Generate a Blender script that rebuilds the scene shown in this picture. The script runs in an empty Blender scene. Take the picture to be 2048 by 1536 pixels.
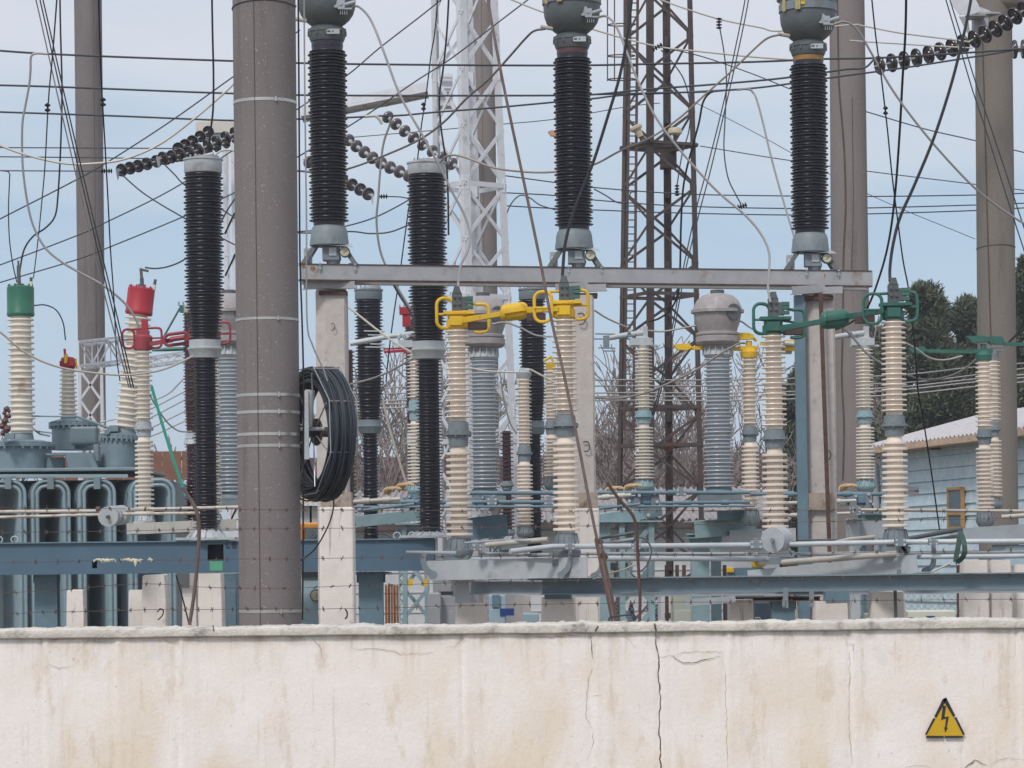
import bpy, bmesh, math, random
from mathutils import Vector, Matrix, noise
random.seed(7)
R = math.radians
F = 2048*100/36.0; HY = 1110.0; CZ = 3.0; ROLL = R(0.6)
RT = Vector((math.cos(ROLL), 0, -math.sin(ROLL))); UP = Vector((math.sin(ROLL), 0, math.cos(ROLL)))
scn = bpy.context.scene
# ---------------- camera
cam = bpy.data.objects.new('camera', bpy.data.cameras.new('camera'))
scn.collection.objects.link(cam); scn.camera = cam
cam.data.lens = 100; cam.data.sensor_width = 36; cam.data.shift_y = (HY-768)/2048
cam.data.clip_start = 0.5; cam.data.clip_end = 3000
m = Matrix((RT, UP, Vector((0, -1, 0)))).transposed().to_4x4(); m.translation = Vector((0, 0, CZ))
cam.matrix_world = m
# ---------------- sky
SUN_EL, SUN_AZ = R(48), R(205)
w = bpy.data.worlds.new('World'); scn.world = w; w.use_nodes = True
nt = w.node_tree; nt.nodes.clear(); N = nt.nodes.new; L = nt.links.new
out = N('ShaderNodeOutputWorld'); sky = N('ShaderNodeTexSky'); sky.sky_type = 'NISHITA'; sky.sun_disc = False
sky.sun_elevation = SUN_EL; sky.sun_rotation = SUN_AZ
b1 = N('ShaderNodeBackground'); b1.inputs[1].default_value = 0.09; L(sky.outputs[0], b1.inputs[0])
tc = N('ShaderNodeTexCoord'); sp = N('ShaderNodeSeparateXYZ'); L(tc.outputs['Generated'], sp.inputs[0])
nz = N('ShaderNodeTexNoise'); nz.inputs['Scale'].default_value = 5; nz.inputs['Detail'].default_value = 4
mp = N('ShaderNodeMapping'); mp.inputs['Scale'].default_value = (1, 1, 5); L(tc.outputs['Generated'], mp.inputs[0]); L(mp.outputs[0], nz.inputs['Vector'])
ma = N('ShaderNodeMath'); ma.operation = 'MULTIPLY_ADD'; L(nz.outputs[0], ma.inputs[0]); ma.inputs[1].default_value = 0.13; ma.inputs[2].default_value = -0.065
ad = N('ShaderNodeMath'); ad.operation = 'ADD'; L(sp.outputs[2], ad.inputs[0]); L(ma.outputs[0], ad.inputs[1])
cr = N('ShaderNodeValToRGB'); L(ad.outputs[0], cr.inputs[0])
e = cr.color_ramp.elements; e[0].position = 0.0; e[0].color = (.56, .65, .76, 1); e[1].position = 1; e[1].color = (.92, .92, .95, 1)
for p, c in ((.035, (.52, .63, .77, 1)), (.085, (.50, .64, .79, 1)), (.118, (.47, .61, .77, 1)), (.15, (.60, .69, .80, 1)), (.19, (.73, .76, .84, 1)), (.35, (.82, .84, .90, 1))):
    q = e.new(p); q.color = c
b2 = N('ShaderNodeBackground'); b2.inputs[1].default_value = 1.02; L(cr.outputs[0], b2.inputs[0])
mx = N('ShaderNodeMixShader'); mx.inputs[0].default_value = 0.88; L(b1.outputs[0], mx.inputs[1]); L(b2.outputs[0], mx.inputs[2]); L(mx.outputs[0], out.inputs[0])
# ---------------- sun (veiled)
sd = bpy.data.lights.new('sun', 'SUN'); sd.energy = 2.1; sd.angle = R(11); sd.color = (1, .95, .88)
so = bpy.data.objects.new('sun', sd); scn.collection.objects.link(so)
dirv = Vector((math.sin(SUN_AZ)*math.cos(SUN_EL), math.cos(SUN_AZ)*math.cos(SUN_EL), math.sin(SUN_EL)))
so.rotation_euler = dirv.to_track_quat('Z', 'Y').to_euler()
scn.view_settings.view_transform = 'Standard'; scn.view_settings.look = 'None'; scn.view_settings.gamma = 1; scn.view_settings.exposure = 0.0

# ---------------- helpers
def S(D): return D/F
def P(px, py, D): return Vector((0, 0, CZ)) + Vector((0, D, 0)) + RT*((px-1024)*D/F) + UP*((HY-py)*D/F)
def lin(c): return tuple(((x/255)/12.92 if x/255 <= .04045 else ((x/255+.055)/1.055)**2.4) for x in c)

class MB:
    def __init__(s): s.v = []; s.f = []
    def add(s, vs, fs):
        n = len(s.v); s.v += [Vector(a) for a in vs]; s.f += [tuple(n+i for i in f) for f in fs]; return s
    def box(s, c, sz, M=None):
        c = Vector(c); h = [x/2 for x in sz]; vs = []
        for z in (-1, 1):
            for x, y in ((-1, -1), (1, -1), (1, 1), (-1, 1)):
                q = Vector((x*h[0], y*h[1], z*h[2])); vs.append(c + (M @ q if M else q))
        return s.add(vs, [(0, 3, 2, 1), (4, 5, 6, 7), (0, 1, 5, 4), (1, 2, 6, 5), (2, 3, 7, 6), (3, 0, 4, 7)])
    def bar(s, a, b, w, h, up=(0, 0, 1)):     # w sideways, h along up
        a, b = Vector(a), Vector(b); d = (b-a).normalized(); u = Vector(up)
        if abs(d.dot(u)) > .97: u = Vector((0, 1, 0))
        x = d.cross(u).normalized(); z = x.cross(d).normalized(); vs = []
        for c in (a, b):
            for i, j in ((-1, -1), (1, -1), (1, 1), (-1, 1)): vs.append(c + x*(i*w/2) + z*(j*h/2))
        return s.add(vs, [(0, 3, 2, 1), (4, 5, 6, 7), (0, 1, 5, 4), (1, 2, 6, 5), (2, 3, 7, 6), (3, 0, 4, 7)])
    def angle(s, a, b, w, t, ux, uy):         # L profile with legs along ux and uy
        a, b = Vector(a), Vector(b); ux = Vector(ux); uy = Vector(uy); pr = [(0, 0), (w, 0), (w, t), (t, t), (t, w), (0, w)]
        vs = [a+ux*x+uy*y for x, y in pr]+[b+ux*x+uy*y for x, y in pr]
        return s.add(vs, [(0, 1, 2, 3, 4, 5), (11, 10, 9, 8, 7, 6)]+[(i, (i+1) % 6, (i+1) % 6+6, i+6) for i in range(6)])
    def ibeam(s, a, b, w, h, t, up=(0, 0, 1)):
        a, b = Vector(a), Vector(b); d = (b-a).normalized(); x = d.cross(Vector(up)).normalized(); z = x.cross(d).normalized()
        g = .002
        s.bar(a+z*(h/2-t/2), b+z*(h/2-t/2), w, t, up); s.bar(a-z*(h/2-t/2), b-z*(h/2-t/2), w, t, up)
        return s.bar(a+d*g, b-d*g, t*.8, h-2*t, up)
    def channel(s, a, b, w, h, t, side=-1, up=(0, 0, 1)):   # web towards the viewer (side -1)
        a, b = Vector(a), Vector(b); d = (b-a).normalized(); x = d.cross(Vector(up)).normalized()
        if x.y > 0: x = -x
        x = x*(1 if side == -1 else -1); z = Vector(up)
        s.bar(a+x*(w/2-t/2), b+x*(w/2-t/2), t, h, up)
        for k in (-1, 1): s.bar(a-x*(t/2)+z*(k*(h/2-t/2)), b-x*(t/2)+z*(k*(h/2-t/2)), w-t, t, up)
        return s
    def cyl(s, a, b, r0, r1=None, n=16, caps=True):
        a, b = Vector(a), Vector(b); r1 = r0 if r1 is None else r1; d = (b-a).normalized()
        x = d.orthogonal().normalized(); y = d.cross(x); vs = []
        for c, r in ((a, r0), (b, r1)):
            for i in range(n): t = 2*math.pi*i/n; vs.append(c+x*(r*math.cos(t))+y*(r*math.sin(t)))
        fs = [(i, (i+1) % n, (i+1) % n+n, i+n) for i in range(n)]
        if caps: fs += [tuple(range(n))[::-1], tuple(range(n, 2*n))]
        return s.add(vs, fs)
    def tube(s, pts, r, n=8, closed=False):
        pts = [Vector(p) for p in pts]; k = len(pts); fr = None; vs = []
        for i, p in enumerate(pts):
            if closed: d = pts[(i+1) % k]-pts[i-1]
            else: d = pts[min(i+1, k-1)]-pts[max(i-1, 0)]
            d.normalize()
            fr = d.orthogonal().normalized() if fr is None else (fr-d*fr.dot(d)).normalized()
            y = d.cross(fr); rr = r[i] if isinstance(r, (list, tuple)) else r
            for j in range(n): t = 2*math.pi*j/n; vs.append(p+fr*(rr*math.cos(t))+y*(rr*math.sin(t)))
        fs = []
        for i in range(k if closed else k-1):
            a, b = i*n, ((i+1) % k)*n
            for j in range(n): fs.append((a+j, a+(j+1) % n, b+(j+1) % n, b+j))
        if not closed: fs += [tuple(range(n))[::-1], tuple(range((k-1)*n, k*n))]
        return s.add(vs, fs)
    def lathe(s, pr, o, n=28, M=None):        # profile (r, z) from the point o
        o = Vector(o); vs = []; fs = []
        for r, z in pr:
            for j in range(n):
                t = 2*math.pi*j/n; q = Vector((r*math.cos(t), r*math.sin(t), z)); vs.append(o+(M @ q if M else q))
        for i in range(len(pr)-1):
            for j in range(n): fs.append((i*n+j, i*n+(j+1) % n, (i+1)*n+(j+1) % n, (i+1)*n+j))
        k = len(pr)
        fs += [tuple(range(n))[::-1], tuple(range((k-1)*n, k*n))]
        return s.add(vs, fs)
    def prism(s, pts, d):                     # polygon extruded along d
        pts = [Vector(p) for p in pts]; n = len(pts); d = Vector(d)
        return s.add(pts+[p+d for p in pts], [tuple(range(n)), tuple(range(2*n-1, n-1, -1))]+[(i, (i+1) % n, (i+1) % n+n, i+n) for i in range(n)])
    def build(s, name, mat, parent=None, smooth=True, ang=38, bevel=0):
        me = bpy.data.meshes.new(name); o = bpy.data.objects.new(name, me); scn.collection.objects.link(o)
        if parent is not None:
            org = WL[parent.name]; o.parent = parent; WL[o.name] = org
        else:
            xs = [v.x for v in s.v]; ys = [v.y for v in s.v]; zs = [v.z for v in s.v]
            org = Vector(((min(xs)+max(xs))/2, (min(ys)+max(ys))/2, min(zs))); o.location = org; WL[o.name] = org
        me.from_pydata([tuple(v-org) for v in s.v], [], s.f)
        bm = bmesh.new(); bm.from_mesh(me); bmesh.ops.recalc_face_normals(bm, faces=bm.faces); bm.to_mesh(me); bm.free()
        if smooth: me.shade_smooth(); me.set_sharp_from_angle(angle=R(ang))
        me.materials.append(mat)
        if bevel:
            b = o.modifiers.new('bevel', 'BEVEL'); b.width = bevel; b.segments = 2; b.limit_method = 'ANGLE'
        return o
WL = {}
def tag(o, label, cat, group=None, kind=None):
    o['label'] = label; o['category'] = cat
    if group: o['group'] = group
    if kind: o['kind'] = kind
    return o
def thing(name, label, cat, loc, group=None):
    o = bpy.data.objects.new(name, None); scn.collection.objects.link(o); o.location = loc; o.empty_display_size = .2
    WL[o.name] = Vector(loc); return tag(o, label, cat, group)
def struct(o): o['kind'] = 'structure'; return o
def catmull(pts, seg=8):
    pts = [Vector(p) for p in pts]
    if len(pts) == 2: return [pts[0].lerp(pts[1], i/seg) for i in range(seg+1)]
    q = [pts[0]*2-pts[1]]+pts+[pts[-1]*2-pts[-2]]; o = []
    for i in range(1, len(q)-2):
        a, b, c, d = q[i-1:i+3]
        for k in range(seg):
            t = k/seg; o.append(.5*((2*b)+(c-a)*t+(2*a-5*b+4*c-d)*t*t+(3*b-a-3*c+d)*t**3))
    return o+[pts[-1]]

# ---------------- materials
MATS = {}
def mat(name, rgb, rough=.6, metal=0., var=.12, scale=6., dirt=None, damt=.5, dscale=3., streak=False, bump=.15, bscale=40., spec=.5, speck=None, k=1.):
    m = bpy.data.materials.new(name); m.use_nodes = True; t = m.node_tree; n = t.nodes; l = t.links.new
    bs = n['Principled BSDF']; bs.inputs['Roughness'].default_value = rough; bs.inputs['Metallic'].default_value = metal
    bs.inputs['Specular IOR Level'].default_value = spec
    c = tuple(x*k for x in lin(rgb)); tc = n.new('ShaderNodeTexCoord')
    nz = n.new('ShaderNodeTexNoise'); nz.inputs['Scale'].default_value = scale; nz.inputs['Detail'].default_value = 6; nz.inputs['Roughness'].default_value = .6; l(tc.outputs['Object'], nz.inputs['Vector'])
    cr = n.new('ShaderNodeValToRGB'); l(nz.outputs[0], cr.inputs[0]); e = cr.color_ramp.elements
    e[0].position = .3; e[1].position = .7; e[0].color = (*[x*(1-var) for x in c], 1); e[1].color = (*[min(1, x*(1+var)) for x in c], 1)
    col = cr.outputs[0]
    def over(col, colr, pos0, pos1, sc, mscale, det=8):
        mp = n.new('ShaderNodeMapping'); mp.inputs['Scale'].default_value = mscale; mp.inputs['Location'].default_value = (sc, 3.1, 1.7); l(tc.outputs['Object'], mp.inputs[0])
        z = n.new('ShaderNodeTexNoise'); z.inputs['Scale'].default_value = sc; z.inputs['Detail'].default_value = det; z.inputs['Roughness'].default_value = .65; l(mp.outputs[0], z.inputs['Vector'])
        r = n.new('ShaderNodeValToRGB'); r.color_ramp.elements[0].position = pos0; r.color_ramp.elements[1].position = pos1; l(z.outputs[0], r.inputs[0])
        x = n.new('ShaderNodeMix'); x.data_type = 'RGBA'; l(r.outputs[0], x.inputs[0]); l(col, x.inputs[6]); x.inputs[7].default_value = (*lin(colr), 1)
        return x.outputs[2]
    oi = n.new('ShaderNodeObjectInfo'); mr = n.new('ShaderNodeMapRange'); mr.inputs[3].default_value = .92; mr.inputs[4].default_value = 1.05; l(oi.outputs['Random'], mr.inputs[0]); vm = n.new('ShaderNodeVectorMath'); vm.operation = 'SCALE'; l(col, vm.inputs[0]); l(mr.outputs[0], vm.inputs['Scale']); col = vm.outputs[0]
    if dirt: col = over(col, dirt, .72-.3*damt, .85-.2*damt, dscale, (6, 6, .5) if streak else (1, 1, 1))
    if speck: col = over(col, speck, .66, .70, 55, (1, 1, 1), 2)
    l(col, bs.inputs['Base Color'])
    if bump:
        z = n.new('ShaderNodeTexNoise'); z.inputs['Scale'].default_value = bscale; z.inputs['Detail'].default_value = 5; l(tc.outputs['Object'], z.inputs['Vector'])
        b = n.new('ShaderNodeBump'); b.inputs['Strength'].default_value = bump; b.inputs['Distance'].default_value = .01; l(z.outputs[0], b.inputs['Height']); l(b.outputs[0], bs.inputs['Normal'])
    MATS[name] = m; return m
cream = mat('porcelain_cream', (222, 215, 205), .3, var=.08, scale=3, dirt=(176, 156, 134), damt=.35, dscale=2.5, bump=.04)
creamold = mat('porcelain_ivory', (225, 213, 201), .32, var=.10, scale=3, dirt=(196, 174, 142), damt=.42, dscale=1.6, bump=.04)
black = mat('porcelain_black', (36, 34, 50), .36, var=.2, scale=4, dirt=(60, 54, 62), damt=.3, dscale=3, bump=.05, spec=.55)
brown = mat('porcelain_brown', (70, 42, 46), .25, var=.2, scale=4, bump=.05, spec=.7)
greyp = mat('porcelain_grey', (176, 183, 191), .3, var=.08, bump=.04)
flange = mat('casting_grey', (118, 128, 136), .55, .0, var=.14, dirt=(90, 92, 90), damt=.4, bump=.25)
lflange = mat('casting_light', (176, 182, 188), .5, .1, var=.1, dirt=(120, 118, 112), damt=.35, bump=.2)
darkgrey = mat('tank_grey', (84, 90, 94), .5, .0, var=.14, dirt=(58, 58, 62), damt=.4, bump=.2)
steel = mat('steel_paint', (150, 158, 166), .5, var=.12, dirt=(110, 92, 72), damt=.3, dscale=4, bump=.12)
steel2 = mat('steel_rust_paint', (154, 156, 161), .5, var=.1, dirt=(132, 86, 52), damt=.42, dscale=3.5, bump=.15)
bluest = mat('steel_blue', (98, 124, 140), .5, var=.12, dirt=(84, 96, 98), damt=.4, bump=.1)
deepblue = mat('steel_deep_blue', (75, 101, 122), .45, var=.10, scale=2, dirt=(92, 104, 108), damt=.35, dscale=2, bump=.08)
ltblue = mat('steel_light_blue', (140, 166, 174), .5, var=.1, dirt=(110, 120, 118), damt=.35, bump=.1)
collarm = mat('collar_rusted', (158, 146, 136), .9, var=.25, scale=10, dirt=(104, 74, 54), damt=.62, dscale=9, bump=.6)
galv = mat('galvanised', (168, 172, 178), .4, .55, var=.12, bump=.1)
alum = mat('aluminium', (190, 192, 196), .35, .7, var=.08, bump=.05)
white = mat('white_paint', (204, 206, 214), .5, var=.08, dirt=(150, 146, 142), damt=.45, dscale=5, bump=.1)
rust = mat('rust', (84, 62, 56), .85, var=.35, scale=12, dirt=(66, 50, 46), damt=.6, bump=.5)
rustpipe = mat('rusty_tube', (98, 84, 82), .8, var=.25, scale=10, dirt=(84, 60, 52), damt=.5, bump=.3)
lattice = mat('lattice_brown', (78, 68, 68), .8, var=.25, scale=5, dirt=(108, 68, 52), damt=.55, dscale=2, bump=.3)
polem = mat('spun_concrete', (116, 110, 111), .85, var=.10, scale=.9, dirt=(92, 86, 86), damt=.6, dscale=.8, streak=True, bump=.35, bscale=90, speck=(168, 160, 156))
conc = mat('post_concrete', (184, 178, 176), .9, var=.10, scale=9, dirt=(136, 130, 126), damt=.45, dscale=9, bump=.5, bscale=60)
concw = mat('whitewashed_concrete', (220, 214, 210), .9, var=.07, dirt=(150, 142, 132), damt=.4, dscale=3, streak=True, bump=.4)
yellow = mat('yellow_paint', (216, 176, 36), .5, var=.12, dirt=(150, 112, 52), damt=.42, dscale=11, bump=.06)
green = mat('green_paint', (46, 100, 90), .5, var=.15, dirt=(86, 96, 86), damt=.42, dscale=11, bump=.06)
greenb = mat('green_bright', (42, 104, 84), .4, var=.1, dirt=(26, 82, 64), damt=.4, bump=.06)
red = mat('red_paint', (148, 56, 68), .55, var=.15, dirt=(104, 66, 66), damt=.5, dscale=10, bump=.06)
redb = mat('red_bright', (166, 38, 54), .5, var=.12, dirt=(122, 34, 48), damt=.5, dscale=3, bump=.05)
rubber = mat('cable_black', (32, 34, 40), .65, var=.15, bump=.0, spec=.25)
wired = mat('wire_dark', (54, 58, 68), .65, .0, var=.1, bump=.0)
wireg = mat('wire_grey', (150, 148, 150), .5, .4, var=.12, scale=3, bump=.0)
wirec = mat('wire_cream', (184, 179, 172), .55, .2, var=.12, scale=3, bump=.0)
brass = mat('brass_plate', (176, 160, 112), .45, .3, var=.2, bump=.05)
glassm = mat('gauge_face', (186, 184, 160), .3, var=.05, bump=0)
darkm = mat('dark_void', (34, 42, 52), .6, var=.1, bump=0)
discm = mat('disc_porcelain', (50, 42, 48), .22, var=.12, bump=0, spec=.7)
print('lib ok')
# ================= setting: ground and boundary wall
def fr(px, py, D):
    o = P(px, py, D); s = S(D)
    return lambda x, z, y=0: o+Vector((x*s, y*s, z*s))
grass = mat('yard_ground', (120, 112, 92), .95, var=.3, scale=.8, dirt=(92, 98, 66), damt=.6, dscale=.4, bump=.6, bscale=8)
g = MB(); g.add([(-900, -60, 0), (900, -60, 0), (900, 1500, 0), (-900, 1500, 0)], [(0, 1, 2, 3)]); struct(g.build('ground', grass, smooth=False))
hillm = mat('hill_soil', (96, 104, 100), .95, var=.2, scale=.05, bump=0)
g = MB(); n = 60
for i in range(n+1):
    x = -500+i*1000/n; h = 7+3*noise.noise(Vector((x*.01, 3, 0)))+1.0*noise.noise(Vector((x*.05, 3, 0)))
    g.v += [Vector((x, 620, 0)), Vector((x, 660, h)), Vector((x, 760, h*.8)), Vector((x, 800, 0))]
for i in range(n):
    for j in range(3): a = i*4+j; g.f.append((a, a+4, a+5, a+1))
struct(g.build('hills', hillm))

def wall_mat():
    m = bpy.data.materials.new('limewashed_plaster'); m.use_nodes = True; t = m.node_tree; n = t.nodes; l = t.links.new; bs = n['Principled BSDF']
    bs.inputs['Roughness'].default_value = .92; bs.inputs['Specular IOR Level'].default_value = .2; tc = n.new('ShaderNodeTexCoord')
    def nz(sc, ms=(1, 1, 1), det=8, loc=(0, 0, 0), ro=.6, dist=0):
        mp = n.new('ShaderNodeMapping'); mp.inputs['Scale'].default_value = ms; mp.inputs['Location'].default_value = loc; l(tc.outputs['Object'], mp.inputs[0])
        z = n.new('ShaderNodeTexNoise'); z.inputs['Scale'].default_value = sc; z.inputs['Detail'].default_value = det; z.inputs['Roughness'].default_value = ro; z.inputs['Distortion'].default_value = dist; l(mp.outputs[0], z.inputs['Vector']); return z.outputs[0]
    def ramp(v, a, b, c0=0, c1=1):
        r = n.new('ShaderNodeMapRange'); r.inputs[1].default_value = a; r.inputs[2].default_value = b; r.inputs[3].default_value = c0; r.inputs[4].default_value = c1; l(v, r.inputs[0]); return r.outputs[0]
    def mul(a, b):
        x = n.new('ShaderNodeMath'); x.operation = 'MULTIPLY'; l(a, x.inputs[0]); l(b, x.inputs[1]) if not isinstance(b, float) else setattr(x.inputs[1], 'default_value', b); return x.outputs[0]
    def mix(f, a, c):
        x = n.new('ShaderNodeMix'); x.data_type = 'RGBA'; l(f, x.inputs[0]); l(a, x.inputs[6]) if not isinstance(a, tuple) else setattr(x.inputs[6], 'default_value', (*lin(a), 1)); x.inputs[7].default_value = (*lin(c), 1); return x.outputs[2]
    s = n.new('ShaderNodeSeparateXYZ'); l(tc.outputs['Object'], s.inputs[0]); z = s.outputs[2]
    col = mix(ramp(nz(2.2), .3, .7), (238, 229, 225), (244, 239, 240))
    low = ramp(z, 2.45, 1.2, .25, 1)
    col = mix(mul(mul(ramp(nz(1.5, (1.3, 1, .6), loc=(3, 0, 0), dist=.5), .46, .64), low), .95), col, (228, 213, 192))
    col = mix(mul(ramp(nz(3.2, (1.6, 1, .5), loc=(9, 0, 0), ro=.7), .55, .62), .38), col, (206, 188, 162))
    col = mix(mul(ramp(nz(2.6, (1, 1, 1), loc=(5, 2, 0), ro=.75), .60, .63), .5), col, (226, 222, 226))
    top = ramp(z, 2.12, 2.42)
    col = mix(mul(mul(ramp(nz(2.2, (5, 5, .35), loc=(1, 0, 0), ro=.7), .52, .68), top), .38), col, (172, 160, 130))
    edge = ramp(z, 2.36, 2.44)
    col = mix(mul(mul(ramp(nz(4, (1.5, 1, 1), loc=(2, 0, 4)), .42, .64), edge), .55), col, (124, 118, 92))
    col = mix(mul(ramp(nz(3, (7, 7, .3), loc=(7, 0, 0)), .62, .74), .4), col, (176, 168, 156))
    col = mix(mul(ramp(nz(26, (1, 1, 1.4), det=3), .68, .72), .45), col, (150, 144, 138))
    l(col, bs.inputs['Base Color'])
    # trowel marks + grain
    h = n.new('ShaderNodeMath'); h.operation = 'MULTIPLY_ADD'; l(nz(5, (7, 7, 2.2), ro=.75, dist=1.5), h.inputs[0]); h.inputs[1].default_value = .7; l(nz(14, ro=.8), h.inputs[2])
    b = n.new('ShaderNodeBump'); b.inputs['Strength'].default_value = .55; b.inputs['Distance'].default_value = .012; l(h.outputs[0], b.inputs['Height']); l(b.outputs[0], bs.inputs['Normal'])
    return m
plaster = wall_mat()
copm = mat('coping_concrete', (198, 194, 188), .95, var=.16, scale=9, dirt=(112, 107, 104), damt=.66, dscale=4.5, bump=.9, bscale=45, speck=(214, 212, 210))
crackf = mat('crack_faint', (158, 146, 130), .95, var=.2, bump=0)
DW = 20.0; xa, xb = -9.0, 9.0
ztop = P(1024, 1264, DW).z
wl = thing('boundary_wall', 'long cracked limewashed boundary wall with a chipped concrete coping along the front', 'wall', (0, DW, 0))
seams = [(-1.4, 0), (85, 1), (228, 1), (355, 1), (925, 1), (1183, 1), (1320, 2), (1450, 1), (1585, 0), (1700, 1), (2035, 1)]
sx = [(P(a, 1400, DW).x, k) for a, k in seams]+[(-6.5, 1), (-5.2, 1), (5.6, 1), (7, 1)]
g = MB(); nx, nzs = 900, 44
def wy(x, z):
    y = .012*noise.noise(Vector((x*.9, 0, z*.9)))+.004*noise.noise(Vector((x*3, 4, z*3)))
    for s0, k in sx:
        d = x-s0-.01*noise.noise(Vector((s0, 0, z*1.5)))
        if abs(d) < .06: y += (.010 if k else .004)*math.exp(-(d/.011)**2)-(.006 if k else 0)*math.exp(-((d-.035)/.02)**2)
        if k and 0 < d < .13: y -= .004
    return y
for j in range(nzs+1):
    z = ztop*j/nzs
    for i in range(nx+1):
        x = xa+(xb-xa)*i/nx; zz = z+ROLL*0
        g.v.append(Vector((x, DW+wy(x, z), zz)))
for j in range(nzs):
    for i in range(nx): a = j*(nx+1)+i; g.f.append((a, a+1, a+nx+2, a+nx+1))
g.add([(xa, DW+.24, 0), (xb, DW+.24, 0), (xb, DW+.24, ztop), (xa, DW+.24, ztop)], [(3, 2, 1, 0)])
g.build('wall_face', plaster, wl, ang=60)
g = MB(); nx = 1400; prof = []
for i in range(nx+1):
    x = xa+(xb-xa)*i/nx
    a = .010*noise.noise(Vector((x*1.2, 0, 0)))+.008*noise.noise(Vector((x*9, 5, 0)))+.006*noise.noise(Vector((x*30, 9, 0)))
    b = .006*noise.noise(Vector((x*2, 0, 7))); c = .012*noise.noise(Vector((x*6, 3, 7)))
    h = .056+a*.8
    zb = ztop-.004+b
    for y, z in ((-.018, zb-.008), (-.034+c*.6, zb), (-.038+c*.7, zb+h*.55), (-.032+c*.8, zb+h*.88), (-.01+c, zb+h), (.12, zb+h+.012+a*.5), (.30, zb+h), (.31, zb)): g.v.append(Vector((x, DW+y, z)))
for i in range(nx):
    for j in range(7): a = i*8+j; g.f.append((a, a+8, a+9, a+1))
g.build('coping', copm, wl, ang=50)
crackm = mat('crack_dark', (84, 74, 64), .95, var=.2, bump=0)  # dark tone of the wider cracks and the pole seams
def crack(pts, w):
    g = MB(); q = []
    for (x0, y0), (x1, y1) in zip(pts[:-1], pts[1:]):
        k = max(1, int(math.hypot(x1-x0, y1-y0)/7))
        for i in range(k): t = i/k; q.append((x0+(x1-x0)*t+random.uniform(-1.6, 1.6), y0+(y1-y0)*t+random.uniform(-1.6, 1.6)))
    q.append(pts[-1]); vs = []
    for i, (x, y) in enumerate(q):
        dx, dy = (q[min(i+1, len(q)-1)][0]-q[max(i-1, 0)][0], q[min(i+1, len(q)-1)][1]-q[max(i-1, 0)][1]); L_ = math.hypot(dx, dy) or 1
        ww = w*.72*random.uniform(.5, 1.1)*(.25+min(1, min(i, len(q)-1-i)/3)*.75)/2
        for s_ in (-1, 1):
            p = P(x-dy/L_*ww*s_, y+dx/L_*ww*s_, DW); p.y = DW+wy(p.x, p.z)-.008; vs.append(p)
    g.add(vs, [(2*i, 2*i+1, 2*i+3, 2*i+2) for i in range(len(q)-1)]); g.build('crack', crackm if w >= 1.9 else crackf, wl, smooth=False)
for pts, wd in (([(1310, 1262), (1313, 1290), (1318, 1312), (1316, 1340), (1319, 1370), (1321, 1400), (1318, 1440), (1320, 1490), (1322, 1560)], 3.4),
                ([(1182, 1272), (1184, 1290), (1186, 1318)], 3), ([(1186, 1318), (1187, 1326)], 1), ([(1318, 1314), (1345, 1312), (1365, 1325), (1385, 1327), (1410, 1318), (1444, 1312)], 2),
                ([(1340, 1312), (1360, 1306), (1385, 1303), (1430, 1303), (1448, 1304)], 1.3), ([(700, 1294), (712, 1300), (750, 1297), (780, 1301), (800, 1308), (830, 1308), (870, 1303)], 1.4),
                ([(892, 1295), (908, 1292), (920, 1282), (945, 1276)], 1.4), ([(615, 1272), (632, 1282), (643, 1298), (647, 1318)], 1.5),
                ([(235, 1271), (320, 1271), (338, 1284), (358, 1288), (370, 1276)], 1.5), ([(85, 1275), (120, 1280), (165, 1277)], 1.4), ([(90, 1335), (100, 1328), (118, 1336), (150, 1330)], 1.2), ([(152, 1302), (175, 1282), (210, 1284)], 1),
                ([(1065, 1272), (1100, 1274), (1160, 1270)], 1.8), ([(1243, 1271), (1262, 1282), (1272, 1296)], 1.1), ([(1186, 1335), (1176, 1360), (1173, 1400), (1172, 1438), (1186, 1458)], 1.2),
                ([(1186, 1458), (1185, 1490), (1180, 1510), (1168, 1524)], 1), ([(1185, 1393), (1205, 1388)], 1.5), ([(1688, 1272), (1695, 1288), (1705, 1290), (1707, 1320)], 1.3),
                ([(1698, 1300), (1699, 1380), (1697, 1450), (1702, 1500), (1703, 1530)], 1.2), ([(1920, 1545), (1938, 1530), (1950, 1518), (1962, 1526), (1975, 1530)], 3.2), ([(1980, 1530), (2010, 1515), (2048, 1520)], 1.2),
                ([(520, 1272), (560, 1270), (585, 1275)], 1.6), ([(1450, 1335), (1452, 1420), (1455, 1540)], 1), ([(1800, 1540), (1830, 1530), (1860, 1534)], 1.3), ([(426, 1250), (427, 1262)], 2.2), ([(1196, 1252), (1190, 1262)], 2.5), ([(1309, 1247), (1312, 1263)], 3.6)):
    if pts[0][1] < 1262 and pts[-1][1] < 1264:
        g = MB(); g.tube(catmull([P(x, y, DW-.044) for x, y in pts], 3), wd*.5*S(DW), 5); g.build('crack', crackm, wl)
    else: crack(pts, wd)
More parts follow.
